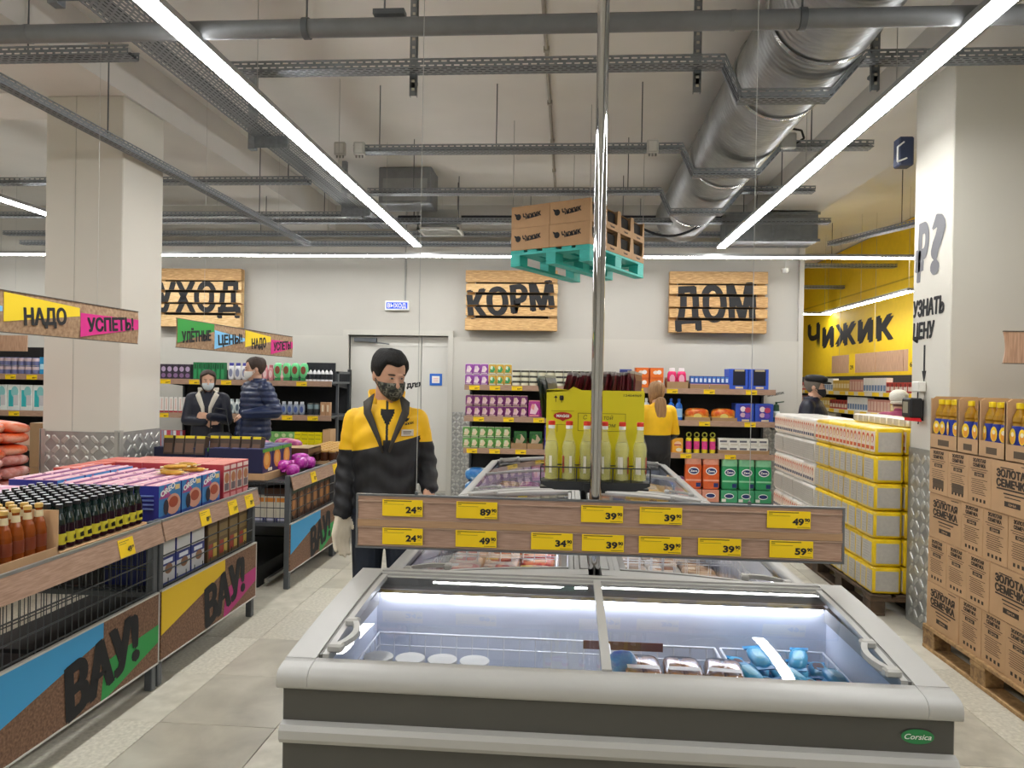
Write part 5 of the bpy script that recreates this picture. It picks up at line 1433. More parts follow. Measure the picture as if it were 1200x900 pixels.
row('on the third household shelf', G, 'orange washing powder box', 'box', 'powder_box', carton('powder_box', .135, .12, .18, 'e8a83c', 'e8b85a', (('r', .06, .94, .05, .95, 'eaa52c'), ('o', .2, .85, .45, .8, 'f0c2a0'), ('r', .2, .8, .5, .6, 'c04a3c'), ('o', .35, .9, .08, .35, 'e8dcc0'))), 2, 1, 1.165, .145, yy - .03, S3, .1, center=False)
spray = MB().lathe([(.034, 0), (.036, .01), (.036, .17), (.03, .19)], 12, 0, c=(0, 0, 0)).lathe([(.0365, .05), (.0365, .15)], 12, 1)
for k in range(14):
    a0, a1 = 2 * PI * k / 14, 2 * PI * (k + 1) / 14
    spray.cyl((.028 * math.cos(a0), 0, .228 + .028 * math.sin(a0)), (.028 * math.cos(a1), 0, .228 + .028 * math.sin(a1)), .008, n=6, mat=2)
row('on the third household shelf', G, 'yellow and pink air freshener with ring top', 'spray', 'air_freshener', spray.mesh('air_freshener', [P('e6d024'), M('d9408c', .4, var=.2, scale=30), P('a8a83a')]), 4, 1, 1.47, .097, yy, S3, .1)
trays('on the third household shelf under the white tissue packs', 1, 1.87, .62, .27, yy - .045, S3, .05, .2)
tb = carton('tissue_box', .118, .1, .09, 'e9e6de', None, (('r', .12, .85, .45, .72, '6a6a74'), ('r', .2, .95, .08, .3, 'cfc8bc')))
row('on the third household shelf', G, 'white tissue pack', 'tissue pack', 'tissue_box', tb, 5, 2, 1.88, .12, yy - .03, S3 + .012, .092, center=False)
row('at the foot of the household shelf', G, 'white and violet nappy pack', 'pack', 'nappy_pack', MB().soft(-.15, .15, 0, .15, 0, .3, 4, 12, 8).mesh('nappy_pack', [ramp_mat('violet_film', [(.4, 'e6e2ea'), (.55, 'cfc0dc'), (.62, '7a3f8c')], 8, .3)]), 2, 1, .92, .3, yy, B0, .2)
ro_ = roll_pack('d9602c', 'e8a088', .205, .42)
ro_g = roll_pack('2f9a62', '8fd0a4', .195, .40)
for nm, me, n, x0, pt, hh, r2, desc in (('or', ro_, 2, 1.47, .215, .42, 1, 'orange toilet roll pack'), ('gr', ro_g, 3, 1.915, .205, .40, 1, 'green toilet roll pack')):
    for i in range(n):
        t_ = put('roll_pack', me, (x0 + (i + .5) * pt, yy - .05, B0 + .15), (0, 0, random.uniform(-.03, .03)), '%s on the upper layer at the shelf foot, %s from left' % (desc, ORD[i]), 'toilet rolls', 'toilet roll packs at the shelf foot')
        text('Zewa', .026, (-.042, -.008, hh * .52), '-y', t_, width=.085, bold=.03, mat=MAT_WHITE)
        b_ = put('roll_pack', PM.setdefault(('low', nm), carton('roll_base', pt - .01, .13, .149, 'cf8a74' if nm == 'or' else '3f9a6c', None, (('o', .2, .8, .3, .75, 'f2f2f2'), ('o', .24, .76, .36, .69, '1d2f6b'), ('r', .04, .3, .05, .3, 'e6ded8')))), (x0 + i * pt, yy - .055, B0), (0, 0, 0), '%s on the lower layer at the shelf foot, %s from left' % (desc, ORD[i]), 'toilet rolls', 'toilet roll packs at the shelf foot')
# ---- cosmetics (left)
G = 'cosmetics on the left wall shelf'
yy = YF3 + .07
T, S2, S3 = 1.526, 1.096, .621
row('on the top cosmetics shelf', G, 'violet hair dye box', 'box', 'dye_box', carton('dye_box', .075, .07, .19, '3a3040', '4a3f50', (('o', .1, .9, .5, .85, 'b9a4c4'), ('o', .1, .9, .1, .4, '8a6a94'))), 6, 1, -5.28, .08, yy - .03, T, .1, center=False)
row('on the top cosmetics shelf', G, 'green cream tube box', 'box', 'tube_box', carton('tube_box', .055, .07, .22, '1f7a48', '9a8a68', (('r', .2, .8, .05, .6, '2f9a5c'), ('r', .3, .7, .65, .9, '0f5a34'))), 7, 1, -4.77, .06, yy - .03, T, .1, center=False)
row('on the top cosmetics shelf', G, 'white shampoo bottle with violet cap', 'bottle', 'shampoo_bottle', bottle('e9e9ec', '4a4aa8', '8a8fb0', .085, .22, 'flat'), 5, 1, -4.32, .088, yy, T, .1)
row('on the top cosmetics shelf', G, 'pink shower bottle', 'bottle', 'shampoo_bottle', bottle('e29aa0', 'c96a78', 'f0d0d0', .07, .2, 'flat'), 4, 1, -3.87, .075, yy, T, .1)
row('on the top cosmetics shelf', G, 'green shower gel bottle with a fruit picture', 'bottle', 'shower_gel', bottle('6fd08c', '2f8a4c', '8a4a34', .11, .23, 'capdown'), 4, 1, -3.72, .112, yy, T, .1)
row('on the top cosmetics shelf', G, 'black and white cream bottle', 'bottle', 'cream_bottle', bottle('e6e6e8', '1d2026', '22262e', .05, .17), 7, 1, -3.32, .052, yy, T, .1)
tag(MB().box(-3.33, -2.96, yy + .1, yy + .13, T, T + .24).build('display_card', M('22252a', .6)), 'dark display card behind the black and white bottles', 'display card')
row('on the second cosmetics shelf', G, 'white box with red base', 'box', 'lotion_box', carton('lotion_box', .055, .06, .2, 'e9e6e2', None, (('r', 0, 1, 0, .12, 'b83a48'), ('r', .35, .65, .2, .9, 'e2c4bc'))), 8, 1, -5.27, .062, yy - .03, S2, .1, center=False)
row('on the second cosmetics shelf', G, 'pink and white bottle', 'bottle', 'lotion_bottle', bottle('ead0c4', 'd9a090', 'b9605a', .05, .13), 5, 2, -4.74, .054, yy, S2, .14)
row('on the second cosmetics shelf', G, 'pale dove-grey bottle', 'bottle', 'lotion_bottle', bottle('dfe6e6', 'c9d4d8', '5a6a78', .07, .19, 'flat'), 9, 1, -4.3, .075, yy, S2, .1)
row('on the second cosmetics shelf', G, 'blue-grey lotion bottle', 'bottle', 'lotion_bottle', bottle('9aa4b4', 'c9ced6', '4a5f9a', .075, .17, 'flat'), 4, 1, -3.62, .078, yy, S2, .1)
row('on the second cosmetics shelf', G, 'dark cream jar', 'jar', 'cream_jar', can('2a2f33', '7a8f94', .075, .15), 2, 1, -3.28, .08, yy, S2, .1)
row('on the second cosmetics shelf', G, 'beige foundation box', 'box', 'cream_box', carton('cream_box', .06, .06, .17, 'b98f6a', None, (('r', .3, .7, .3, .8, 'e2d2b8'),)), 2, 1, -3.10, .066, yy - .03, S2, .1, center=False)
row('on the third cosmetics shelf', G, 'red and white soap box', 'box', 'soap_box', carton('soap_box', .12, .07, .06, 'c9485a', None, (('r', 0, .3, 0, 1, 'dfe0e4'), ('r', .75, 1, 0, 1, '9a9ab0'))), 3, 4, -5.27, .125, yy - .03, S3, .062, center=False)
row('on the third cosmetics shelf', G, 'light green tea box', 'box', 'tea_box', carton('tea_box', .09, .08, .085, '7fb86a', None, (('o', .2, .8, .2, .8, 'cfe0a8'),)), 4, 3, -3.80, .093, yy - .03, S3, .087, center=False)
row('on the third cosmetics shelf', G, 'bright yellow box', 'box', 'yellow_box', carton('yellow_box', .085, .08, .13, 'e6d400', None, (('r', .1, .9, .3, .4, 'b0a010'), ('r', .1, .9, .7, .78, 'b0a010'))), 4, 2, -3.43, .088, yy - .03, S3, .132, center=False)
tag(MB().cbox(-3.07, -2.97, yy - .02, yy + .2, S3, S3 + .3, .003).build('carton', MAT_CARTON), 'brown carton at the right end of the third cosmetics shelf', 'carton')
# sanitiser on the right end of the household shelf
sd = thing('sanitiser_bottle', 'white pump sanitiser bottle on the wall right of the shelf', 'bottle', (2.72, WY - .10, 1.02))
MB().lathe([(.045, 0), (.048, .01), (.048, .2), (.04, .22)], 14).build('body', M('dfe6e4', .3), sd)
MB().lathe([(.0485, .05), (.0485, .14)], 14).build('paper_label', P('4a78b4'), sd)
MB().lathe([(.04, .22), (.035, .30), (.015, .31), (.015, .34), (0, .34)], 14).cyl((0, 0, .33), (.09, -.03, .345), .007, n=6).build('pump', P('2a4a38'), sd)
MB().box(-.06, .06, -.05, .095, -.02, 0).build('holder', MAT_STEEL, sd)
text('АНТИСЕПТИК', .03, (2.62, WY - .048, 1.42), '-y', wb, width=.22, bold=.02, tilt=.22)

# ================================================================ far-left aisle
su4 = shelf_unit('grocery shelf unit at the far left edge behind the left pillar', -8.2, -5.85, 8.35, 8.9, (1.555, 1.115, .70), 1.9, [[(1.1, '29'), (1.45, '39'), (1.72, '49')], [(1.0, '59'), (1.5, '99')], [(1.2, '59')]])
G = 'groceries on the far left shelf'
row('on the top far left shelf', G, 'blue grey tin', 'tin', 'fish_tin', can('6a6f9a', 'c9b4b8', .085, .10), 10, 2, -7.25, .088, 8.42, 1.556, .102)
row('on the top far left shelf', G, 'sky blue box', 'box', 'sky_box', carton('sky_box', .08, .1, .21, '2f9ad0', None, (('r', .1, .9, .3, .6, 'bfe4f4'),)), 4, 1, -6.37, .085, 8.42, 1.556, .1, center=False)
row('on the second far left shelf', G, 'white and teal box', 'box', 'teal_box', carton('teal_box', .155, .12, .31, 'eef2f0', None, (('r', .1, .5, .15, .8, '2fb8c0'), ('o', .3, .9, .5, .95, '8fd0d2'), ('r', .5, .9, .2, .6, 'cfcfd4'))), 8, 1, -7.6, .165, 8.42, 1.116, .1, center=False)
row('on the second far left shelf', G, 'magenta box', 'box', 'magenta_box', carton('magenta_box', .09, .1, .11, 'a02f9a', None, (('r', .1, .9, .3, .6, 'd99ad0'),)), 3, 2, -6.28, .095, 8.42, 1.116, .112, center=False)
row('on the third far left shelf', G, 'pink carton', 'carton', 'pink_carton', carton('pink_carton', .4, .2, .23, 'e2b9a4', 'e6c4b0', ()), 3, 1, -7.5, .41, 8.40, .701, .1, center=False)
row('on the third far left shelf', G, 'white label box', 'box', 'label_box', carton('label_box', .12, .1, .1, 'e9e9e4', None, (('r', .2, .8, .3, .8, 'b9b9b8'),)), 4, 2, -6.27, .125, 8.40, .701, .102, center=False)
hs = thing('header_sign', 'pale wood-look header sign with a yellow price card at the far left', 'sign', (-7.6, 8.3, 1.83))
MB().box(0, 1.16, 0, .012, 0, .19).build('panel', MAT_WOODRAILV, hs)
MB().box(.52, .72, -.003, 0, .01, .185).build('price_card', MAT_YTAG, hs); text('19', .05, (.58, -.005, .06), '-y', hs, 'price', width=.06)
for x in (.1, 1.0): MB().cyl((x, .006, .19), (x, .006, CZ - 1.83), .0015, n=4).build('suspension_cord', MAT_CORD, hs)
# pallet of orange bags and cartons left of the pillar
pl = thing('floor_pallet', 'pallet under the orange bags at the far left', 'pallet', (-4.95, 4.4, 0), 0, 'floor pallets')
euro_pallet(pl, MAT_PALLET, 1.0, .8)
cb = carton('goods_carton', .48, .38, .28, 'a98763', None, (('r', .1, .9, .3, .6, '8a6a48'),))
for i in range(2):
    for j in range(2):
        for l in range(2): put('goods_carton', cb, (-4.93 + i * .49, 4.42 + j * .39, .146 + l * .282), (0, 0, 0), 'brown carton under the orange bags, %s, %s row, %s layer' % (('left', 'right')[i], ('front', 'back')[j], ('lower', 'upper')[l]), 'carton', 'cartons under the orange bags')
ob_ = MB().soft(-.17, .17, -.12, .12, 0, .085, 2.8, 14, 8).mesh('orange_bag', [ramp_mat('orange_red_film', [(.35, 'e2501c'), (.55, 'f0703c'), (.7, 'f4b49a')], 9, .3)])
ob2_ = MB().soft(-.17, .17, -.12, .12, 0, .095, 2.6, 14, 8).mesh('red_snack_bag', [ramp_mat('red_film', [(.35, 'b8483c'), (.5, 'd98a80'), (.65, 'e6b4ae')], 14, .25)])
for i in range(3):
    for j in range(3):
        for l in range(6):
            if l < 5 and i < 2 and j > 0: continue
            put('orange_bag' if l > 2 else 'red_snack_bag', ob_ if l > 2 else ob2_, (-4.75 + i * .33 + random.uniform(-.02, .02), 4.56 + j * .25, .712 + l * .086), (random.uniform(-.08, .08), random.uniform(-.12, .12), random.uniform(-.3, .3)), '%s snack bag piled at far left, column %s, row %s, layer %s' % ('orange' if l > 2 else 'red', ORD[i], ORD[j], ORD[l]), 'snack bag', 'snack bags piled at the far left')
gc = carton('tall_carton', .30, .3, .38, 'a08260', None, (('r', .6, .95, .1, .5, 'b59a78'),))
for l in range(3): put('tall_carton', gc, (-4.62, 6.0, .0 + l * .382), (0, 0, 0), 'brown carton stacked beside the left pillar, %s' % ('lowest', 'middle', 'topmost')[l], 'carton', 'cartons stacked beside the left pillar')

# ================================================================ carton pallet on the right
pl = thing('floor_pallet', 'pale wooden pallet under the sunflower oil cartons', 'pallet', (2.19, 4.66, 0), -PI / 2, 'floor pallets')
euro_pallet(pl, MAT_PALLET)
MAT_PRINT = M('3c3026', .8, var=0, name='brown_black_print')
def oil_carton(w, wide):
    """carton facing -y with printed side; origin front-left-bottom"""
    k = ('oil', w)
    if k in PC: return PC[k]
    s = MB().cbox(0, w - .003, 0, .255, 0, .266, .0015, 0)
    s.box(.01, w - .012, -.0003, .0, .262, .2655, 1)
    PC[k] = s.mesh('oil_carton', [MAT_CARTON, MAT_CARTON_D])
    return PC[k]
bars = MB()
def bar(x0, x1, z0, z1, m=0): bars.box(x0, x1, -.0008, 0, z0, z1, m)
# small-face print: lettering lines under the title, pill, text block, bottom icons
W_N = .215
for k, (a, b) in enumerate(((.02, .185), (.035, .17))): bar(a, b, .196 - k * .012, .199 - k * .012)
bars.box(.06, .15, -.0008, 0, .158, .178)
for k in range(8): bar(.03 + .008 * (k % 2), .18 - .012 * ((k * 3) % 4), .140 - k * .011, .1425 - k * .011)
for k in range(4): bar(.045 + k * .035, .062 + k * .035, .022, .040)
PRINT_N = bars.mesh('print', [MAT_PRINT])
bars = MB()
bar(.08, .19, .228, .2335); bar(.05, .33, .120, .128); bar(.11, .28, .100, .107); bar(.12, .25, .083, .088); bars.box(.12, .25, -.0008, 0, .040, .066); bar(.25, .33, .248, .252)
PRINT_W = bars.mesh('print', [MAT_PRINT])
bars = MB()
bars.box(.045, .17, -.0008, 0, .035, .085)
PRINT_G = bars.mesh('print', [M('5c4c3a', .8, var=0)])
MX = (0, 0, -PI / 2)     # faces -x; local x runs towards the camera (-y)
PILL = [text_mesh('12×1л', .012, .06, bold=.03, mat=MAT_CARTON_L)]
rows_ = {0: ('W', 'N', 'N', 'N', 'N'), 1: ('N', 'N', 'N', 'W', 'N'), 2: ('W', 'N', 'N', 'N', 'N'), 3: ('N', 'N', 'N', 'W', 'N')}
LN = ('lowest', 'second', 'third', 'top')
for l in range(4):
    y = 4.645
    for i, k in enumerate(rows_[l]):
        w = .365 if k == 'W' else .218
        if y - w < 3.40: break
        jit = random.uniform(0, .006)
        o = put('oil_carton', oil_carton(w, k == 'W'), (2.205 + jit, y, .146 + l * .268), MX, '%s brown oil carton in the %s carton row, %s from the pillar' % ('wide-faced' if k == 'W' else 'narrow-faced', LN[l], ORD[i]), 'carton', 'sunflower oil cartons on the right pallet')
        if k == 'W':
            ob('lettering', text_mesh('ЗОЛОТАЯ', .038, .27, bold=.02, fat=.0034, mat=MAT_PRINT), o, (.05, -.001, .185), FACE['-y'])
            ob('lettering', text_mesh('СЕМЕЧКА', .038, .27, bold=.02, fat=.0034, mat=MAT_PRINT), o, (.05, -.001, .136), FACE['-y'])
            ob('print', PRINT_W, o)
            ob('lettering', PILL[0], o, (.155, -.0012, .047), FACE['-y'])
        else:
            ob('lettering', text_mesh('ЗОЛОТАЯ', .018, .12, bold=.02, fat=.0016, mat=MAT_PRINT), o, (.045, -.001, .235), FACE['-y'])
            ob('lettering', text_mesh('СЕМЕЧКА', .018, .12, bold=.02, fat=.0016, mat=MAT_PRINT), o, (.045, -.001, .209), FACE['-y'])
            ob('print', PRINT_N, o)
            ob('lettering', PILL[0], o, (.075, -.0012, .162), FACE['-y'])
            if l == 3 and i < 2: ob('print', PRINT_G, o)
        # second, hidden row behind fills the pallet
        y -= w
    for i in range(5):
        for q in range(2):
            put('oil_carton', oil_carton(.234, False), (2.468 + q * .262, 4.645 - i * .236, .146 + l * .268), MX, 'plain brown oil carton behind the %s carton row, %s from pillar, row %s' % (LN[l], ORD[i], ('two', 'three')[q]), 'carton', 'sunflower oil cartons on the right pallet')
# display trays with oil bottles
TZ0 = .146 + 4 * .268
MAT_OIL = liquid('sunflower_oil', 'd9a92c', .45)
OILB = MB().lathe([(.031, 0), (.034, .006), (.034, .055), (.0315, .07), (.034, .085), (.034, .165), (.030, .185), (.034, .195), (.031, .215), (.016, .25), (.014, .265)], 14).mesh('body', [MAT_OIL])
OILC = MB().lathe([(.017, .258), (.0175, .285), (.0, .287)], 12).mesh('cap', P('f0d01c'))
OILL = MB().lathe([(.0346, .06), (.0346, .172)], 14, 0)
OILL.disc((-.0352, 0, .12), .026, .04, '-x', 14, 1); OILL.disc((-.0355, 0, .112), .017, .026, '-x', 12, 2); OILL.disc((-.0358, 0, .13), .012, .012, '-x', 10, 3)
OILL = OILL.mesh('paper_label', [P('22379c'), P('f0c81c'), P('e89a2c'), P('f2e6c4')])
y = 4.64
for i in range(5):
    w = (.31, .215, .24, .24, .24)[i]
    tr = thing('display_tray', 'cardboard display tray of oil bottles, %s from the pillar' % ORD[i], 'tray', (2.205, y, TZ0), -PI / 2, 'display trays on the oil cartons')
    s = MB(); d = .27
    s.box(0, w - .004, 0, d, 0, .004); s.box(0, w - .004, 0, .004, 0, .085); s.box(0, w - .004, d - .004, d, 0, .26)
    for x in (0, w - .008): s.prism([(0, 0), (d, 0), (d, .31), (.03, .31), (0, .29)], x, x + .004, 'x')
    s.box(0, .012, 0, .004, .085, .30); s.box(w - .012, w - .004, 0, .004, .085, .30)
    s.build('carton', MAT_CARTON, tr)
    ob('print', MB().box(w * .3, w * .7, -.0008, 0, .02, .055).mesh('print', [M('5c4c3a', .8, var=0)]), tr)
    nb = int((w - .016) / .068)
    for q in range(nb):
        for r_ in range(3):
            b = thing('oil_bottle', 'sunflower oil bottle in tray %s, %s from the pillar side, row %s' % (ORD[i], ORD[q], ORD[r_]), 'bottle', (2.205 + .044 + r_ * .076, y - .006 - (q + .5) * (w - .014) / nb, TZ0 + .006), random.uniform(-.35, .35), 'sunflower oil bottles')
            ob('body', OILB, b); ob('cap', OILC, b); ob('paper_label', OILL, b)
    y -= w

# ================================================================ shrink-wrapped packs
pl2 = thing('floor_pallet', 'dark old pallet under the yellow wrapped packs', 'pallet', (2.11, 6.45, 0), -PI / 2, 'floor pallets')
euro_pallet(pl2, MAT_DARKPALLET, 1.22, .75)
pl3 = thing('floor_pallet', 'dark old pallet under the white wrapped packs', 'pallet', (2.11, 7.68, 0), -PI / 2, 'floor pallets')
euro_pallet(pl3, MAT_DARKPALLET, 1.22, .75)
MAT_YFILM = M('e8c414', .28, var=.1, scale=18, coat=.3)
MAT_WFILM = M('e6e2dc', .28, var=.04, scale=18, coat=.3)
MAT_GREYPACK = M('b9b4ab', .45, var=.06, scale=40)
def bundle(n, w, d, h, film, face, kind):
    """film-wrapped bundle of n upright packs seen on the -y face"""
    k = ('bundle', n, w, d, h, film.name, kind)
    if k in PC: return PC[k]
    s = MB(); mats = [film, face, P('cf5a2c'), P('2f3a5c'), P('e9d9c8'), P('8f8a84')]
    s.soft(0, w, 0, d, 0, h, 12, 20, 10, 0)
    p = w / n
    for i in range(n):
        a, b = i * p + p * .10, (i + 1) * p - p * .10
        z0, z1 = h * .12, h * .86
        if kind == 'photo':
            s.box(a, b, -.002, .004, z0, z1, 4)
            s.disc(((a + b) / 2, -.003, h * .62), (b - a) * .42, h * .17, '-y', 12, 2); s.disc(((a + b) / 2, -.0035, h * .58), (b - a) * .25, h * .11, '-y', 10, 4); s.box(a + .004, b - .004, -.003, 0, h * .2, h * .33, 3 if film is MAT_WFILM else 2)
        else:
            s.box(a, b, -.002, .004, z0, z1, 1)
            for q in range(6): s.box(a + p * .1, b - p * .1 - p * .1 * (q % 3), -.0026, 0, h * (.75 - q * .1), h * (.765 - q * .1), 5)
    # end face print
    s.box(w - .004, w + .002, d * .12, d * .88, h * .12, h * .84, 1); s.box(-.002, .004, d * .12, d * .88, h * .12, h * .84, 1)
    PC[k] = s.mesh('wrapped_bundle', mats)
    return PC[k]
G = 'yellow wrapped bundles on the right pallet'
HB = .192
for l in range(6):
    lens = ((.30, .27, .32, .33), (.20, .33, .35, .34), (.31, .28, .30, .33))[l % 3]
    y = 5.235
    for i, w in enumerate(lens):
        top = l == 5
        n = 4 if top else (1 if w < .22 else (2 if w < .3 else 3))
        for q in range(3):
            if q > 0 and 0 < i and not top: continue
            # faces the aisle (-x): local x runs to -y, so origin is the far end
            put('wrapped_bundle', bundle(n, w - .004, .2, HB - .002, MAT_YFILM, MAT_GREYPACK, 'photo' if top else 'plain'), (2.118 + q * .205 + random.uniform(0, .008), y + w, .146 + l * HB), MX, 'yellow wrapped bundle, %s from near end, column %s, layer %s from floor' % (ORD[i], ORD[q], ORD[l]), 'pack', G)
        y += w
G = 'white wrapped bundles on the far right pallet'
for l in range(6):
    lens = (.29, .30, .30, .30) if l % 2 else (.31, .28, .31, .29)
    y = 6.48
    for i, w in enumerate(lens):
        for q in range(2):
            if q > 0 and l < 5: continue
            put('wrapped_bundle', bundle(5 if l % 2 else 7, w - .004, .2, HB - .002, MAT_WFILM, MAT_GREYPACK, 'photo' if l % 2 else 'plain'), (2.118 + q * .205 + random.uniform(0, .008), y + w, .146 + l * HB), MX, 'white wrapped bundle, %s from near end, column %s, layer %s from floor' % (ORD[i], ORD[q], ORD[l]), 'pack', G)
        y += w
for i in range(3):
    put('wrapped_bundle', bundle(3, .3, .2, .06, MAT_WFILM, MAT_GREYPACK, 'plain'), (2.36 + .0 * i, 5.62 + i * .32, .146 + 6 * HB), MX, 'flat white bundle on top of the yellow bundles, %s from near end' % ORD[i], 'pack', 'flat bundles on top of the yellow stack')

# ================================================================ price checker on the right pillar
pc = thing('price_checker', 'black price checker with a red light on the right pillar', 'price checker', (2.336, 5.03, 1.36))
MB().cbox(-.05, 0, -.05, .05, .19, .26, .006).cbox(-.03, 0, -.02, .02, .13, .19, .003).build('socket', M('e2e0d8', .5), pc)
MB().cbox(-.10, -.02, -.055, .075, .02, .15, .01).build('case', MAT_BLACK, pc)
MB().box(-.102, -.098, -.02, .05, .05, .125).build('screen', P('8f8a78', .3), pc)
MB().box(-.03, 0, -.02, .02, .0, .14).build('arm', MAT_BLACK, pc)
MB().prism([(-.09, .0), (-.02, -.005), (-.03, .02), (-.09, .02)], -.04, .05, 'y').build('scan_light', emit('red_scan', 'd0101c', .4, '8a1018'), pc)
MB().tube([(-.03, .0, .19), (-.05, -.04, .12), (-.04, -.05, .04), (-.03, -.01, -.02)], .004).build('cable', MAT_BLACK, pc)
# wood-look header at the right edge
hs = thing('header_sign', 'pale wood-look header sign hanging at the right edge', 'sign', (2.37, 4.2, 1.72))
n = 8
prof = [(.012 * math.sin(PI * k / n), .175 * k / n) for k in range(n + 1)]
MB().prism([(p[0], p[1]) for p in prof] + [(1.2, .175), (1.2, 0)], 0, .008, 'y').build('panel', MAT_WOODRAILV, hs)
MB().box(.0, 1.2, -.003, .010, .172, .178).box(.0, 1.2, -.003, .010, -.003, .002).build('edge', M('5d564d', .6, var=0), hs)
for x in (.15, 1.0): MB().cyl((x, .004, .175), (x, .004, CZ - 1.72), .0015, n=4).build('suspension_cord', MAT_CORD, hs)

# ================================================================ shelving in the yellow side hall (faces -x)
hall = thing('hall_shelf', 'long grocery shelf under the yellow wall in the side hall', 'shelving', (4.22, 15.2, 0), -PI / 2, 'wall shelving')
LH = 6.25
MB().box(0, LH, .45, .49, 0, 1.75).build('back_panel', MAT_SHELFBACK, hall)
MB().box(0, LH, .0, .45, 0, .12).build('plinth', MAT_STEEL, hall)
HZ = (1.50, 1.22, .94, .62)
for z in HZ:
    s = MB().box(0, LH, .02, .45, z - .025, z).build('shelf', M('dcd8cc', .5), hall)
    MB().box(0, LH, 0, .02, z - .055, z + .004).build('price_rail', M('e2dccb', .5, var=.03), s)
    for k in range(15):
        x = .15 + k * .4 + random.uniform(0, .12)
        MB().box(x, x + .22, -.003, 0, z - .052, z).build('price_tag', MAT_YTAG, s)
hd = thing('header_sign', 'row of pale wood-look header panels with yellow price cards in the side hall', 'sign', (4.16, 11.95, 1.78), -PI / 2)
for k in range(4):
    MB().box(.0 + k * .83, .81 + k * .83, 0, .012, 0, .27).build('panel', MAT_WOODRAILV, hd)
for k, x in enumerate((.72, 2.62)):
    g = MB().box(x, x + .22, -.004, 0, -.02, .28).build('price_card', MAT_YTAG, hd)
    text(('29', '69')[k], .06, (x + .05, -.006, .05), '-y', g, 'price', width=.12)
for x in (.3, 1.6, 3.0): MB().cyl((x, .006, .27), (x, .006, CZ - 1.78), .002, n=4).build('suspension_cord', MAT_CORD, hd)
G = 'groceries on the side hall shelf'
KINDS = [('red tea box', 'box', carton('tea_carton', .12, .1, .14, 'b83a34', None, (('r', .1, .9, .2, .6, 'e6d4c8'), ('o', .3, .7, .55, .9, '7a1f1c'))), .125), ('white milk carton', 'carton', carton('milk_carton', .09, .09, .20, 'e6e8ea', None, (('r', .1, .9, .1, .5, '6a8ab8'),)), .095),
         ('green tin', 'tin', can('2f7a4c', 'bfc9b0', .1, .19), .105), ('yellow snack box', 'box', carton('snack_carton', .11, .1, .17, 'd9b44a', None, (('r', .1, .9, .3, .7, 'f0e2b8'),)), .115),
         ('pink wafer box', 'box', carton('wafer_carton', .1, .1, .18, 'c98a80', None, (('r', .1, .9, .15, .85, 'e2c0b4'),)), .105), ('dark jar', 'jar', can('3a3f44', '6a6f74', .09, .15), .095), ('orange box', 'box', carton('orange_carton', .12, .1, .15, 'd9712c', None, (('r', .1, .9, .3, .7, 'f0c49a'),)), .125)]
seqs = (((0, 6), (1, 3), (0, 8), (1, 10), (3, 6), (4, 5), (1, 8), (0, 6), (1, 8)), ((2, 10), (5, 3), (4, 9), (3, 5), (0, 6), (1, 8), (4, 7), (3, 8)), ((5, 9), (1, 4), (5, 3), (4, 8), (1, 8), (6, 6), (2, 8), (0, 6)), ((6, 5), (3, 8), (2, 6), (1, 6), (6, 10), (4, 8), (1, 9)))
for li, z in enumerate(HZ):
    u = .05
    for si, (ki, n_) in enumerate(seqs[li]):
        d_, cat_, me, pt = KINDS[ki]
        isc = cat_ in ('tin', 'jar')
        for i in range(n_):
            if u + pt > LH - .05: break
            loc = (4.22 + .04 + (.05 if isc else 0), 15.2 - u - (pt / 2 if isc else 0), z + .001)
            nth = int(u * 100)
            put(d_.split()[-1] + '_goods' if d_.split()[-1] in ('box', 'tin', 'jar') else 'milk_carton', me, loc, MX if not isc else (0, 0, 0), '%s on %s hall shelf, %s in the %s run from far end' % (d_, ('top', 'second', 'third', 'lowest')[li], ORD[i], ORD[si]), cat_, G)
            u += pt
# end display at the far end of the hall
ed = thing('end_display', 'low brown produce stand at the far end of the side hall', 'shelving', (3.15, 14.9, 0))
MB().box(0, .95, 0, .6, 0, 1.2).build('body', M('8a6a4c', .7), ed)
MB().prism([(0, 1.2), (.6, 1.55), (.6, 1.2)], 0, .95, 'x').build('slope', M('7a5c40', .7), ed)
apple = MB().ell((0, 0, .04), (.042, .042, .038), 10, 7)
APM = [apple.mesh('apple', [M(c, .35, var=.25, scale=20)]) for c in ('a03a34', 'c9a48c', '7a2a2c')]
for i in range(9):
    for j in range(5):
        v = .06 + j * .11
        put('apple', APM[(i * 2 + j * 3) % 3], (3.2 + i * .1, 14.9 + v, 1.2 + .35 * v / .6 + .008), (0, 0, 0), 'round fruit on the far produce stand, %s from left, row %s' % (ORD[i], ORD[j]), 'fruit', 'fruit on the far produce stand')

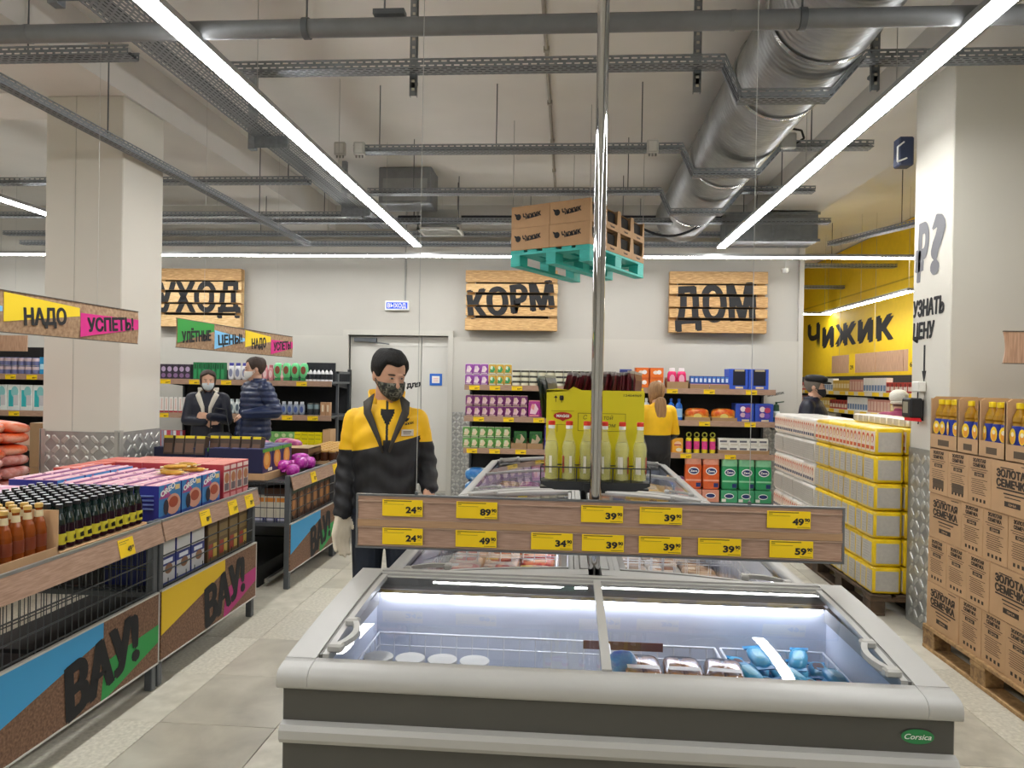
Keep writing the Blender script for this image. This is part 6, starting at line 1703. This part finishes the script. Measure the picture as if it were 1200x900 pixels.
# ================================================================ people
class Fig:
    """one continuous body: overlapping limbs fused by voxel remesh, materials by zone"""
    def __init__(s): s.p = []
    def cone(s, zone, a, b, r0, r1): s.p.append(('cone', zone, Vector(a), Vector(b), r0, r1)); return s
    def ell(s, zone, c, r): s.p.append(('ell', zone, Vector(c), Vector(r))); return s
    def loft(s, zone, rings, mtx=None): s.p.append(('loft', zone, np.array(rings, float), mtx or Matrix())); return s
    def chain(s, zone, pts, rs):
        for k in range(len(pts) - 1): s.cone(zone, pts[k], pts[k + 1], rs[k], rs[k + 1])
        return s
    def raw(s):
        m = MB()
        for q in s.p:
            if q[0] == 'cone':
                _, z, a, b, r0, r1 = q
                m.cyl(a, b, r0, r1, 14); m.ell(a, (r0, r0, r0), 12, 8); m.ell(b, (r1, r1, r1), 12, 8)
            elif q[0] == 'ell': m.ell(q[2], q[3], 16, 12)
            else:
                rg, mt = q[2], q[3]; n = 24; V = []
                for (z, cx, cy, rx, ry) in rg:
                    for i in range(n):
                        t = 2 * PI * i / n
                        V.append(mt @ Vector((cx + rx * math.cos(t), cy + ry * math.sin(t), z)))
                F = []
                for k in range(len(rg) - 1):
                    for i in range(n): F.append((k * n + i, k * n + (i + 1) % n, (k + 1) * n + (i + 1) % n, (k + 1) * n + i))
                F.append(tuple(range(n))[::-1]); F.append(tuple(range((len(rg) - 1) * n, len(rg) * n)))
                m.add(V, F, 0, True)
        return m
    def dist(s, P_):
        out = []
        for q in s.p:
            if q[0] == 'cone':
                a, b = np.array(q[2]), np.array(q[3]); ab = b - a; L = max(1e-9, ab @ ab)
                t = np.clip(((P_ - a) @ ab) / L, 0, 1)
                out.append(np.linalg.norm(P_ - (a + t[:, None] * ab), axis=1) - (q[4] + t * (q[5] - q[4])))
            elif q[0] == 'ell':
                r = np.array(q[3]); out.append((np.linalg.norm((P_ - np.array(q[2])) / r, axis=1) - 1) * r.min())
            else:
                rg, mt = q[2], np.array(q[3].inverted())
                L = P_ @ mt[:3, :3].T + mt[:3, 3]
                z = rg[:, 0]; zz = np.clip(L[:, 2], z[0], z[-1])
                c = [np.interp(zz, z, rg[:, k]) for k in range(1, 5)]
                d = (np.sqrt(((L[:, 0] - c[0]) / np.maximum(c[2], 1e-3)) ** 2 + ((L[:, 1] - c[1]) / np.maximum(c[3], 1e-3)) ** 2) - 1) * np.minimum(c[2], c[3])
                out.append(np.maximum(d, 0) + np.abs(L[:, 2] - zz) + np.minimum(d, 0))
        return np.array(out)
    def build(s, name, mats, matfn, parent, voxel=.008, smooth=4, disp=None, cuts=()):
        me = s.raw().mesh(name + '_src', [])
        o = bpy.data.objects.new('src', me); COL.objects.link(o)
        r = o.modifiers.new('r', 'REMESH'); r.mode = 'VOXEL'; r.voxel_size = voxel; r.use_smooth_shade = True
        sm = o.modifiers.new('s', 'SMOOTH'); sm.factor = .5; sm.iterations = smooth
        dg = bpy.context.evaluated_depsgraph_get()
        me2 = bpy.data.meshes.new_from_object(o.evaluated_get(dg))
        bpy.data.objects.remove(o); bpy.data.meshes.remove(me)
        if cuts:                       # crisp seams where colours meet
            bm = bmesh.new(); bm.from_mesh(me2)
            for co, no in cuts: bmesh.ops.bisect_plane(bm, geom=bm.verts[:] + bm.edges[:] + bm.faces[:], plane_co=co, plane_no=no)
            bm.to_mesh(me2); bm.free()
        nf = len(me2.polygons); nv = len(me2.vertices)
        c = np.zeros(nf * 3); me2.polygons.foreach_get('center', c); c = c.reshape(-1, 3)
        zones = [q[1] for q in s.p]
        zi = s.dist(c).argmin(0)
        zn = np.array(zones)[zi]
        idx = np.zeros(nf, int)
        for k, m in matfn(c, zn): idx[m] = k
        if disp is not None:
            v = np.zeros(nv * 3); me2.vertices.foreach_get('co', v); v = v.reshape(-1, 3)
            nn = np.zeros(nv * 3); me2.vertices.foreach_get('normal', nn); nn = nn.reshape(-1, 3)
            vz = np.array(zones)[s.dist(v).argmin(0)]
            v += nn * disp(v, vz)[:, None]
            me2.vertices.foreach_set('co', v.ravel())
        me2.name = name
        me2.materials.clear()
        for m in mats: me2.materials.append(m)
        me2.polygons.foreach_set('material_index', idx)
        me2.polygons.foreach_set('use_smooth', np.ones(nf, bool))
        me2.update()
        return ob(name, me2, parent)

HEAD = [(0.0, 0, -.058, .020, .016), (.012, 0, -.052, .034, .034), (.03, 0, -.036, .048, .056), (.055, 0, -.016, .060, .078), (.09, 0, -.004, .068, .091), (.125, 0, .004, .0735, .098), (.16, 0, .008, .0745, .099), (.19, 0, .012, .069, .092), (.212, 0, .015, .056, .075), (.228, 0, .016, .037, .05), (.236, 0, .016, .014, .02)]
HZn = [r[0] for r in HEAD]
def head_at(z, th, off=0.0):
    """point on the skull at height z, angle th (0 = face front, -y), pushed out by off"""
    cx, cy, rx, ry = (float(np.interp(z, HZn, [r[k] for r in HEAD])) for k in range(1, 5))
    return Vector((cx + (rx + off) * math.sin(th), cy - (ry + off) * math.cos(th), z))
def head_matrix(base, yaw, pitch, roll=0):
    return Matrix.Translation(base) @ Matrix.Rotation(yaw, 4, 'Z') @ Matrix.Rotation(pitch, 4, 'X') @ Matrix.Rotation(roll, 4, 'Y')
def add_head(f, M4):
    f.loft('skin', HEAD, M4)
    f.cone('skin', M4 @ Vector((0, -.094, .115)), M4 @ Vector((0, -.112, .082)), .008, .012)
    f.ell('skin', M4 @ Vector((0, -.086, .132)), (.04, .012, .010))
    for s in (-1, 1):
        f.ell('skin', M4 @ Vector((s * .076, .012, .105)), (.009, .018, .030))
    f.ell('skin', M4 @ Vector((0, -.084, .045)), (.022, .014, .010))
def shell(name, mats, M4, parent, zlo, zhi, off, th0=-PI, th1=PI, n=32, m=10, edge=.002, cap=False):
    """a layer over the skull between zlo(th) and zhi(th)"""
    s = MB(); V = []; closed = abs(th1 - th0 - 2 * PI) < 1e-6
    for i in range(n + 1):
        th = th0 + (th1 - th0) * i / n
        for j in range(m + 1):
            t = j / m; z = zlo(th) + (zhi(th) - zlo(th)) * t
            o_ = off(th, t) if callable(off) else off * min(1, .15 + 3 * t) + edge
            lift = Vector((0, 0, o_ * .8 * max(0, (z - .16) / .076) ** 2)) if cap else Vector()
            V.append(M4 @ (head_at(z, th, o_) + lift if not (cap and j == m) else Vector((0, .016, .2365 + o_ * .8))))
    F = []
    for i in range(n):
        for j in range(m):
            a, b = i * (m + 1) + j, (i + 1) * (m + 1) + j
            F.append((a, b, b + 1, a + 1))
    s.add(V, F, 0, True)
    o = s.build(name, mats, parent)
    md = o.modifiers.new('t', 'SOLIDIFY'); md.thickness = .004; md.offset = -1
    return o
def face_bits(M4, parent, mask_mat, brow='201814', eye=True):
    for s in (-1, 1):
        e = MB().ell((0, 0, 0), (.0125, .0055, .0042), 10, 6, 0).ell((0, -.0035, 0), (.0058, .003, .0044), 8, 6, 1)
        o = e.build('eye', [P('a89a90', .4), P('1c1410', .3)], parent); o.matrix_local = M4 @ Matrix.Translation(head_at(.118, s * .36, -.001)) @ Matrix.Rotation(s * .3, 4, 'Z')
        b = MB().soft(-.02, .02, -.004, .004, -.0035, .0035, 2.5, 10, 5)
        o = b.build('eyebrow', [P(brow, .8)], parent); o.matrix_local = M4 @ Matrix.Translation(head_at(.136, s * .38, .004)) @ Matrix.Rotation(s * .35, 4, 'Z')
    if mask_mat:
        def off(th, t):
            c = math.cos(th * .9)
            return .006 + .020 * max(0, c) ** 3 * (0.35 + .65 * math.sin(PI * min(1, t * 1.0)))
        o = shell('face_mask', [mask_mat], M4, parent, lambda th: .002 + .035 * (abs(th) / 1.35) ** 2, lambda th: .100 - .012 * (abs(th) / 1.35), off, -1.35, 1.35, 24, 10)
        lp = MB()
        for s in (-1, 1): lp.tube([M4 @ head_at(.085, s * 1.33, .004), M4 @ (head_at(.11, s * 1.75, .012)), M4 @ head_at(.05, s * 1.33, .004)], .002, 5)
        lp.build('ear_loop', [mask_mat], o)
def add_hand(f, zone, wrist, d, palm_n, scale=1.0, curl=.35, side=1):
    """palm and five fingers; d = pointing direction, palm_n = palm normal, side = thumb side"""
    d = Vector(d).normalized(); pn = Vector(palm_n); pn = (pn - d * pn.dot(d)).normalized(); sd = d.cross(pn) * side
    k = scale
    w = Vector(wrist)
    for t in (-1, -.33, .33, 1):
        f.cone(zone, w + d * .012 * k + sd * t * .016 * k, w + d * .085 * k + sd * t * .030 * k, .015 * k, .0135 * k)
    for t, L in ((-1, .060), (-.36, .074), (.30, .080), (.95, .072)):
        a = w + d * .088 * k + sd * t * .030 * k
        d1 = (d + pn * curl * .5).normalized(); d2 = (d + pn * curl * 1.4).normalized(); d3 = (d + pn * curl * 2.4).normalized()
        b = a + d1 * L * .45 * k; c = b + d2 * L * .32 * k; e = c + d3 * L * .25 * k
        f.chain(zone, [a, b, c, e], [.0098 * k, .0090 * k, .0084 * k, .0072 * k])
    a = w + d * .03 * k + sd * .030 * k
    b = a + (d * .7 + sd * .8 + pn * .3).normalized() * .042 * k; c = b + (d * .95 + sd * .25 + pn * .4).normalized() * .034 * k
    f.chain(zone, [a, b, c], [.0135 * k, .0115 * k, .009 * k])
def legs(f, hip, stance=.09, zone='legs', shoe='shoe', r=(.092, .062, .046)):
    for s in (-1, 1):
        f.chain(zone, [(s * stance, 0, hip), (s * (stance + .01), -.01, hip * .53), (s * (stance + .015), .015, .09)], r)
        f.cone(shoe, (s * (stance + .015), .04, .045), (s * (stance + .03), -.14, .035), .045, .036)
SKIN = M('c99a80', .55, var=.06, scale=30, name='skin')
SKIN2 = M('d6a98f', .55, var=.06, scale=30, name='skin_pale')
MAT_HAIRB = M('0b0908', .8, var=.2, scale=60, bump=.5, bscale=120, name='black_hair', stretch=(1, 1, .2))
MAT_HAIRBR = M('3a2a20', .6, var=.2, scale=60, bump=.5, bscale=120, name='brown_hair', stretch=(1, 1, .2))
MAT_HAIRBL = M('a07850', .55, var=.25, scale=60, bump=.5, bscale=120, name='blond_hair', stretch=(1, 1, .1))
MAT_YJ = M('f6c012', .6, var=.05, scale=10, bump=.35, bscale=9, name='yellow_jacket')
MAT_BJ = M('1b1b1f', .65, var=.1, scale=10, bump=.4, bscale=9, name='black_jacket')
MAT_JEANS = M('1c2432', .75, var=.15, scale=20, bump=.2, name='jeans')
MAT_SHOE = M('1a1a1c', .5, name='shoe')
MAT_GLOVE = M('cfc4b0', .65, var=.08, bump=.3, bscale=40, name='cloth_glove')
MAT_CAMO = ramp_mat('camouflage_cloth', [(.40, '1c1c1a'), (.46, '4a4a3e'), (.52, '24241f'), (.60, '7c7a6c'), (.66, '2c2c28')], 38, .8, detail=1.5)
MAT_MASKB = M('c4ccd0', .7, var=.03, name='medical_mask')
MAT_MASKW = M('e0e0de', .7, var=.03, name='white_mask')
MAT_MASKK = M('14141a', .7, var=.05, name='black_mask')

def torso(f, hem, sh=1.43, w=.185, d=.125, zone='torso', belly=.0):
    f.loft(zone, [(hem, 0, .0, w * .95, d * 1.05 + belly), (hem + .10, 0, .0, w * .96, d * 1.05 + belly), (1.10, 0, 0, w * .93, d * 1.0 + belly), (1.22, 0, .0, w * .98, d * 1.04), (1.32, 0, .005, w * 1.05, d * 1.0), (sh - .03, 0, .012, w * 1.05, d * .86), (sh + .02, 0, .02, w * .72, d * .66), (sh + .055, 0, .022, w * .38, d * .52)])

# ---------------------------------------------------------------- shop worker in the aisle
pr = thing('person', 'shop worker in a yellow and black jacket and camouflage mask beside the freezers', 'person', (-.902, 3.62, 0), R(14))
f = Fig()
torso(f, .90, 1.42, .168, .128)
f.cone('torso', (-.12, .018, 1.385), (0, .02, 1.42), .055, .055)
f.cone('torso', (.12, .018, 1.385), (0, .02, 1.42), .055, .055)
f.cone('neck', (0, .025, 1.40), (0, .005, 1.52), .062, .056)
HM = head_matrix(Vector((0, .0, 1.487)), R(24), R(14))
add_head(f, HM)
# right arm (viewer's left) hanging, left arm bent over the freezer
f.chain('sleeve', [(-.150, .015, 1.370), (-.190, .03, 1.14), (-.205, -.05, .93)], [.062, .055, .046])
add_hand(f, 'glove', (-.206, -.055, .915), (-.02, -.22, -1), (.55, -.8, 0), 1.22, .22, -1)
f.chain('sleeve', [(.150, .015, 1.370), (.205, .05, 1.15), (.215, -.05, 1.04)], [.062, .055, .046])
add_hand(f, 'skin', (.215, -.06, 1.03), (-.05, -.75, -.65), (-.6, .2, -.7), 1.0, .3, 1)
legs(f, .92, .078)
f.ell('legs', (0, .01, .93), (.165, .12, .10))
def mf(c, z):
    x, zz = c[:, 0], c[:, 2]
    tor = (z == 'torso'); sl = (z == 'sleeve')
    yellow = (tor & (zz > 1.235 + .24 * (x + .1))) | (sl & (zz > np.where(x < 0, 1.225, 1.265)))
    tee = tor & (np.abs(x - .004) < .034 * np.clip((zz - 1.34) / .07, 0, 1)) & (c[:, 1] < 0) & (zz > 1.34) & (zz < 1.43)
    plk = tor & (np.abs(x - .004) < np.where(zz < 1.28, .018, .005)) & (c[:, 1] < 0) & (zz > 1.18)
    return [(0, z == 'skin'), (0, z == 'neck'), (1, tor | sl), (2, yellow), (1, plk), (6, tee), (3, z == 'legs'), (4, z == 'shoe'), (5, z == 'glove')]
def wr(v, z):
    a = np.zeros(len(v))
    sl = z == 'sleeve'; a[sl] = .004 * np.sin(v[sl, 2] * 95 + v[sl, 0] * 40) * np.clip((1.36 - v[sl, 2]) * 5, 0, 1)
    to = z == 'torso'; a[to] = .004 * np.sin(v[to, 2] * 60 + np.sin(v[to, 0] * 25) * 2)
    return a
f.build('body', [SKIN, MAT_BJ, MAT_YJ, MAT_JEANS, MAT_SHOE, MAT_GLOVE, M('101014', .8, name='black_shirt')], mf, pr, .0062, 4, wr, [((-.1, 0, 1.235), (-.24, 0, 1)), ((0, 0, 1.225), (0, 0, 1)), ((0, 0, 1.265), (0, 0, 1)), ((0, 0, 1.43), (0, 0, 1)), ((-.014, 0, 0), (1, 0, 0)), ((.022, 0, 0), (1, 0, 0))])
def hairline(front, side, back):
    def g(th):
        a = abs(th)
        if a < .75: return front - .004 * math.cos(th * 6)
        if a < 1.25: return front + (side - front) * (a - .75) / .5
        if a < 1.75: return side + .01
        return side + (back - side) * min(1, (a - 1.75) / .6)
    return g
shell('hair', [MAT_HAIRB], HM, pr, hairline(.178, .100, .050), lambda th: .236, lambda th, t: .002 + .013 * min(1, 3 * t) + .008 * min(1, t * 2) * (1 - t * t) * max(0, math.cos(th)), n=44, m=16, cap=True)
face_bits(HM, pr, MAT_CAMO)
# open collar with dark lining, zip and badge
def ribbon(name, pts, width, mat, parent, thick=.006):
    """strip of cloth through (left, right) edge pairs"""
    s = MB(); V = []
    for a, b in pts: V += [a, b]
    s.add(V, [(2 * k, 2 * k + 1, 2 * k + 3, 2 * k + 2) for k in range(len(pts) - 1)], 0, True)
    o = s.build(name, [mat], parent); m = o.modifiers.new('t', 'SOLIDIFY'); m.thickness = thick; m.offset = 0
    return o
col = []
for k in range(17):
    th = -2.55 + 5.1 * k / 16 + PI
    ca = math.cos(th - PI); 
    x, y = .082 * math.sin(th), .024 - .078 * math.cos(th)
    a = abs(th - PI)
    up = 1.525 - .035 * max(0, (a - 1.2))
    col.append((Vector((x * 1.0, y, 1.42 - .02 * max(0, a - 1.0))), Vector((x * 1.10, y * 1.05 - .004, up))))
ribbon('collar', col, .05, MAT_YJ, pr)
MAT_LINE = M('3a352f', .7, name='jacket_lining')
for s in (-1, 1):
    e = [(Vector((s * .060, -.055, 1.505)), Vector((s * .112, -.070, 1.462))), (Vector((s * .075, -.100, 1.425)), Vector((s * .108, -.098, 1.405))), (Vector((s * .052, -.126, 1.365)), Vector((s * .078, -.125, 1.35))), (Vector((s * .026, -.137, 1.29)), Vector((s * .044, -.137, 1.28))), (Vector((s * .010, -.138, 1.225)), Vector((s * .020, -.138, 1.22)))]
    ribbon('lapel', e, .05, MAT_LINE, pr, .008)
for s, lab_x in ((1, .075),):
    g = MB().cbox(lab_x, lab_x + .062, -.006, 0, 0, .032, .002, 0).box(lab_x + .008, lab_x + .05, -.0066, -.006, .018, .024, 1).box(lab_x + .008, lab_x + .045, -.0066, -.006, .010, .014, 1).build('badge', [P('d8cfc4'), P('7a7470')], pr, (0, -.134, 1.300), (0, 0, R(16)))
lg = MB().disc((.10, 0, .035), .011, .011, '-y', 14).add([(.108, -.0005, .04), (.118, -.0005, .045), (.112, -.0005, .03)], [(0, 1, 2)]).build('emblem', [MAT_INK], pr, (0, -.131, 1.345), (0, 0, R(18)))
text('Чижик', .014, (.080, -.122, 1.352), '-y', pr, width=.055, bold=.03, tilt=.2)

# ---------------------------------------------------------------- couple on the left
def simple_person(label, loc, rot, height, head_yaw, head_pitch, cloth, mats, arms, w=.19, d=.13, voxel=.009, hem=.85, disp=None, matfn=None, hair=None, mask=None, skin=SKIN2, brow='2a1d16', legz='legs'):
    t = thing('person', label, 'person', loc, rot)
    k = height / 1.735
    t.scale = (k, k, k)
    f = Fig()
    torso(f, hem, 1.42, w, d)
    f.cone('torso', (-.16, .015, 1.40), (.16, .015, 1.40), .068, .068)
    f.cone('neck', (0, .025, 1.40), (0, .005, 1.52), .058, .052)
    hm = head_matrix(Vector((0, 0, 1.487)), head_yaw, head_pitch)
    add_head(f, hm)
    for a in arms:
        f.chain('sleeve', a['p'], a.get('r', [.072, .062, .046]))
        add_hand(f, 'skin', a['p'][-1], a['d'], a['n'], .98, a.get('curl', .5), a.get('side', 1))
    legs(f, .92, .09); f.ell('legs', (0, .01, .92), (.16, .12, .1))
    fn = matfn or (lambda c, z: [(0, (z == 'skin') | (z == 'neck')), (1, (z == 'torso') | (z == 'sleeve')), (2, z == 'legs'), (3, z == 'shoe')])
    f.build('body', [skin] + mats, fn, t, voxel, 4, disp)
    if hair: hair(hm, t)
    face_bits(hm, t, mask, brow)
    return t, hm
MAT_NAVY = M('15192b', .5, var=.1, scale=10, bump=.3, bscale=10, name='navy_coat')
MAT_PUFF = M('1d2a4c', .35, var=.1, scale=14, bump=.25, bscale=14, name='navy_puffer')
MAT_TROUS = M('1a1d26', .75, name='dark_trousers')
def puff(v, z):
    a = np.zeros(len(v)); m = (z == 'torso') | (z == 'sleeve')
    a[m] = .010 * np.abs(np.sin(v[m, 2] * PI / .062)) - .004
    return a
def short_hair(mat, f_=.172, s_=.09, b_=.05, th=.012):
    return lambda hm, t: shell('hair', [mat], hm, t, hairline(f_, s_, b_), lambda q: .236, lambda q, u: .003 + th * min(1, 3 * u), n=36, m=12, cap=True)
def long_hair(mat, zlow=-.06):
    def g(hm, t):
        shell('hair', [mat], hm, t, lambda th: .200 - .04 * abs(th) / 1.1 if abs(th) < 1.1 else (.160 + (zlow - .160) * min(1, (abs(th) - 1.1) / .3)), lambda th: .236, lambda th, u: .006 + .012 * min(1, u * 3 + .5 * (abs(th) > .9)), n=40, m=16, cap=True)
    return g
# woman with arms crossed
wt, wh = simple_person('woman in a dark coat and pale hood with crossed arms and grey mask', (-4.02, 7.95, 0), R(22), 1.645, R(6), R(4), 'navy', [MAT_NAVY, MAT_TROUS, MAT_SHOE],
    [dict(p=[(-.175, .01, 1.39), (-.225, -.03, 1.14), (-.02, -.175, 1.13)], d=(1, -.05, -.05), n=(0, 1, 0), side=-1), dict(p=[(.175, .01, 1.39), (.225, -.03, 1.14), (.05, -.20, 1.19)], d=(-1, .1, .15), n=(0, 1, 0))], hair=long_hair(MAT_HAIRBR, -.05), mask=MAT_MASKB)
for s in (-1, 1):
    ribbon('hood_edge', [(Vector((s * .05, .04, 1.50)), Vector((s * .10, .05, 1.47))), (Vector((s * .085, -.06, 1.475)), Vector((s * .125, -.05, 1.43))), (Vector((s * .055, -.125, 1.40)), Vector((s * .10, -.125, 1.37))), (Vector((s * .022, -.145, 1.30)), Vector((s * .06, -.145, 1.28))), (Vector((s * .018, -.145, 1.16)), Vector((s * .045, -.145, 1.15)))], .05, M('d6d0c2', .8, var=.05), wt, .014)
ribbon('hood', [(Vector((x, .09 - abs(x) * .35, 1.46)), Vector((x * 1.05, .10 - abs(x) * .3, 1.52))) for x in (-.11, -.06, 0, .06, .11)], .05, M('d6d0c2', .8, var=.05), wt, .02)
bg = thing('shoulder_bag', 'dark shoulder bag with a beige tag held at the side of the woman', 'bag', (-3.80, 7.80, .70), R(15))
MB().soft(-.14, .14, -.05, .05, 0, .26, 4, 14, 8).build('body', M('23262c', .5, var=.05), bg)
MB().tube([(-.1, 0, .25), (-.1, .02, .42), (-.06, .06, .52), (.05, .06, .50), (.1, .0, .25)], .008).build('strap', M('1c1e22', .5), bg)
MB().box(-.03, .05, -.056, -.05, .14, .22).build('tag', P('c9b49a'), bg)
# man in puffer jacket, turned to her
mt, mh = simple_person('man in a navy quilted jacket and white mask facing the woman', (-3.42, 7.85, 0), R(-38), 1.80, R(-28), R(6), 'navy', [MAT_PUFF, MAT_TROUS, MAT_SHOE],
    [dict(p=[(-.185, .01, 1.39), (-.235, .0, 1.12), (-.215, -.08, .88)], d=(0, -.2, -1), n=(1, 0, 0), side=-1), dict(p=[(.185, .01, 1.39), (.295, .06, 1.16), (.16, -.20, 1.13)], d=(-.8, -.5, -.25), n=(-.3, .2, -1), curl=.9, r=[.08, .072, .05])], w=.20, d=.14, hem=.86, disp=puff, hair=short_hair(MAT_HAIRBR, .188, .10, .055, .009), mask=MAT_MASKW)
col = [(Vector((.078 * math.sin(q), .022 - .075 * math.cos(q), 1.43)), Vector((.082 * math.sin(q), .022 - .08 * math.cos(q), 1.50))) for q in [PI - 2.7 + 5.4 * k / 14 for k in range(15)]]
ribbon('collar', col, .05, MAT_PUFF, mt, .014)

# ---------------------------------------------------------------- blond shop worker seen from behind
def emf(c, z):
    tor = (z == 'torso') | (z == 'sleeve'); y = tor & (c[:, 2] > 1.13)
    return [(0, (z == 'skin') | (z == 'neck')), (1, tor), (4, y), (2, z == 'legs'), (3, z == 'shoe')]
bt_, bh = simple_person('blond shop worker in a yellow jacket half hidden behind the sachet carton', (.93, 7.75, 0), R(200), 1.60, R(0), R(5), '', [MAT_BJ, MAT_BJ, MAT_SHOE, MAT_YJ],
    [dict(p=[(-.17, .01, 1.39), (-.24, -.02, 1.15), (-.16, -.18, 1.03)], d=(.2, -.9, -.2), n=(0, 0, -1), side=-1), dict(p=[(.17, .01, 1.39), (.24, -.02, 1.15), (.16, -.18, 1.03)], d=(-.2, -.9, -.2), n=(0, 0, -1))], w=.185, d=.13, hem=.92, matfn=emf, hair=long_hair(MAT_HAIRBL, -.12), mask=MAT_MASKW)

pn = MB().soft(-.07, .07, -.035, .035, -.30, .0, 3, 12, 10); pn.build('hair', [MAT_HAIRBL], bt_, (0, .10, 1.56))

# ---------------------------------------------------------------- man in a flat cap
cm, chm = simple_person('man in a black flat cap and dark coat behind the white bundles', (2.60, 7.98, 0), R(58), 1.70, R(14), R(4), '', [MAT_NAVY, MAT_TROUS, MAT_SHOE],
    [dict(p=[(-.185, .01, 1.39), (-.235, .02, 1.12), (-.21, -.08, .88)], d=(0, -.2, -1), n=(1, 0, 0), side=-1), dict(p=[(.185, .01, 1.39), (.235, .02, 1.12), (.21, -.08, .88)], d=(0, -.2, -1), n=(-1, 0, 0))], w=.205, d=.145, hem=.8, hair=short_hair(M('6a625a', .7, var=.2), .18, .08, .05, .006), mask=MAT_MASKK)
cap = MB()
cap.soft(-.098, .098, -.125, .115, .150, .245, 2.6, 22, 12)
cap.soft(-.075, .075, -.165, -.04, .152, .180, 2.6, 18, 8)
o = cap.build('flat_cap', [M('0e0e12', .7, var=.05, bump=.2)], cm); o.matrix_local = chm
ribbon('collar', [(Vector((.078 * math.sin(q), .022 - .075 * math.cos(q), 1.43)), Vector((.084 * math.sin(q), .022 - .08 * math.cos(q), 1.49))) for q in [PI - 2.6 + 5.2 * k / 14 for k in range(15)]], .05, MAT_NAVY, cm, .014)
# ---------------------------------------------------------------- woman in a white knitted hat
hw_, hhm = simple_person('woman in a white knitted hat and pink coat in the side hall', (3.80, 8.75, 0), R(150), 1.53, R(10), R(2), '', [M('a8486a', .7, var=.08, bump=.3), MAT_TROUS, MAT_SHOE],
    [dict(p=[(-.18, .01, 1.39), (-.235, .02, 1.12), (-.21, -.08, .88)], d=(0, -.2, -1), n=(1, 0, 0), side=-1), dict(p=[(.18, .01, 1.39), (.235, .02, 1.12), (.21, -.08, .88)], d=(0, -.2, -1), n=(-1, 0, 0))], w=.21, d=.15, hem=.75, hair=short_hair(M('7a6a58', .7), .17, .07, .04, .008), mask=MAT_MASKB)
hat = MB(); hat.soft(-.115, .115, -.125, .145, .085, .275, 2.2, 22, 12)
hat.soft(-.098, .098, -.118, .122, .075, .13, 3, 22, 8)
o = hat.build('knitted_hat', [M('ece8dc', .9, var=.05, scale=60, bump=.7, bscale=90)], hw_); o.matrix_local = hhm
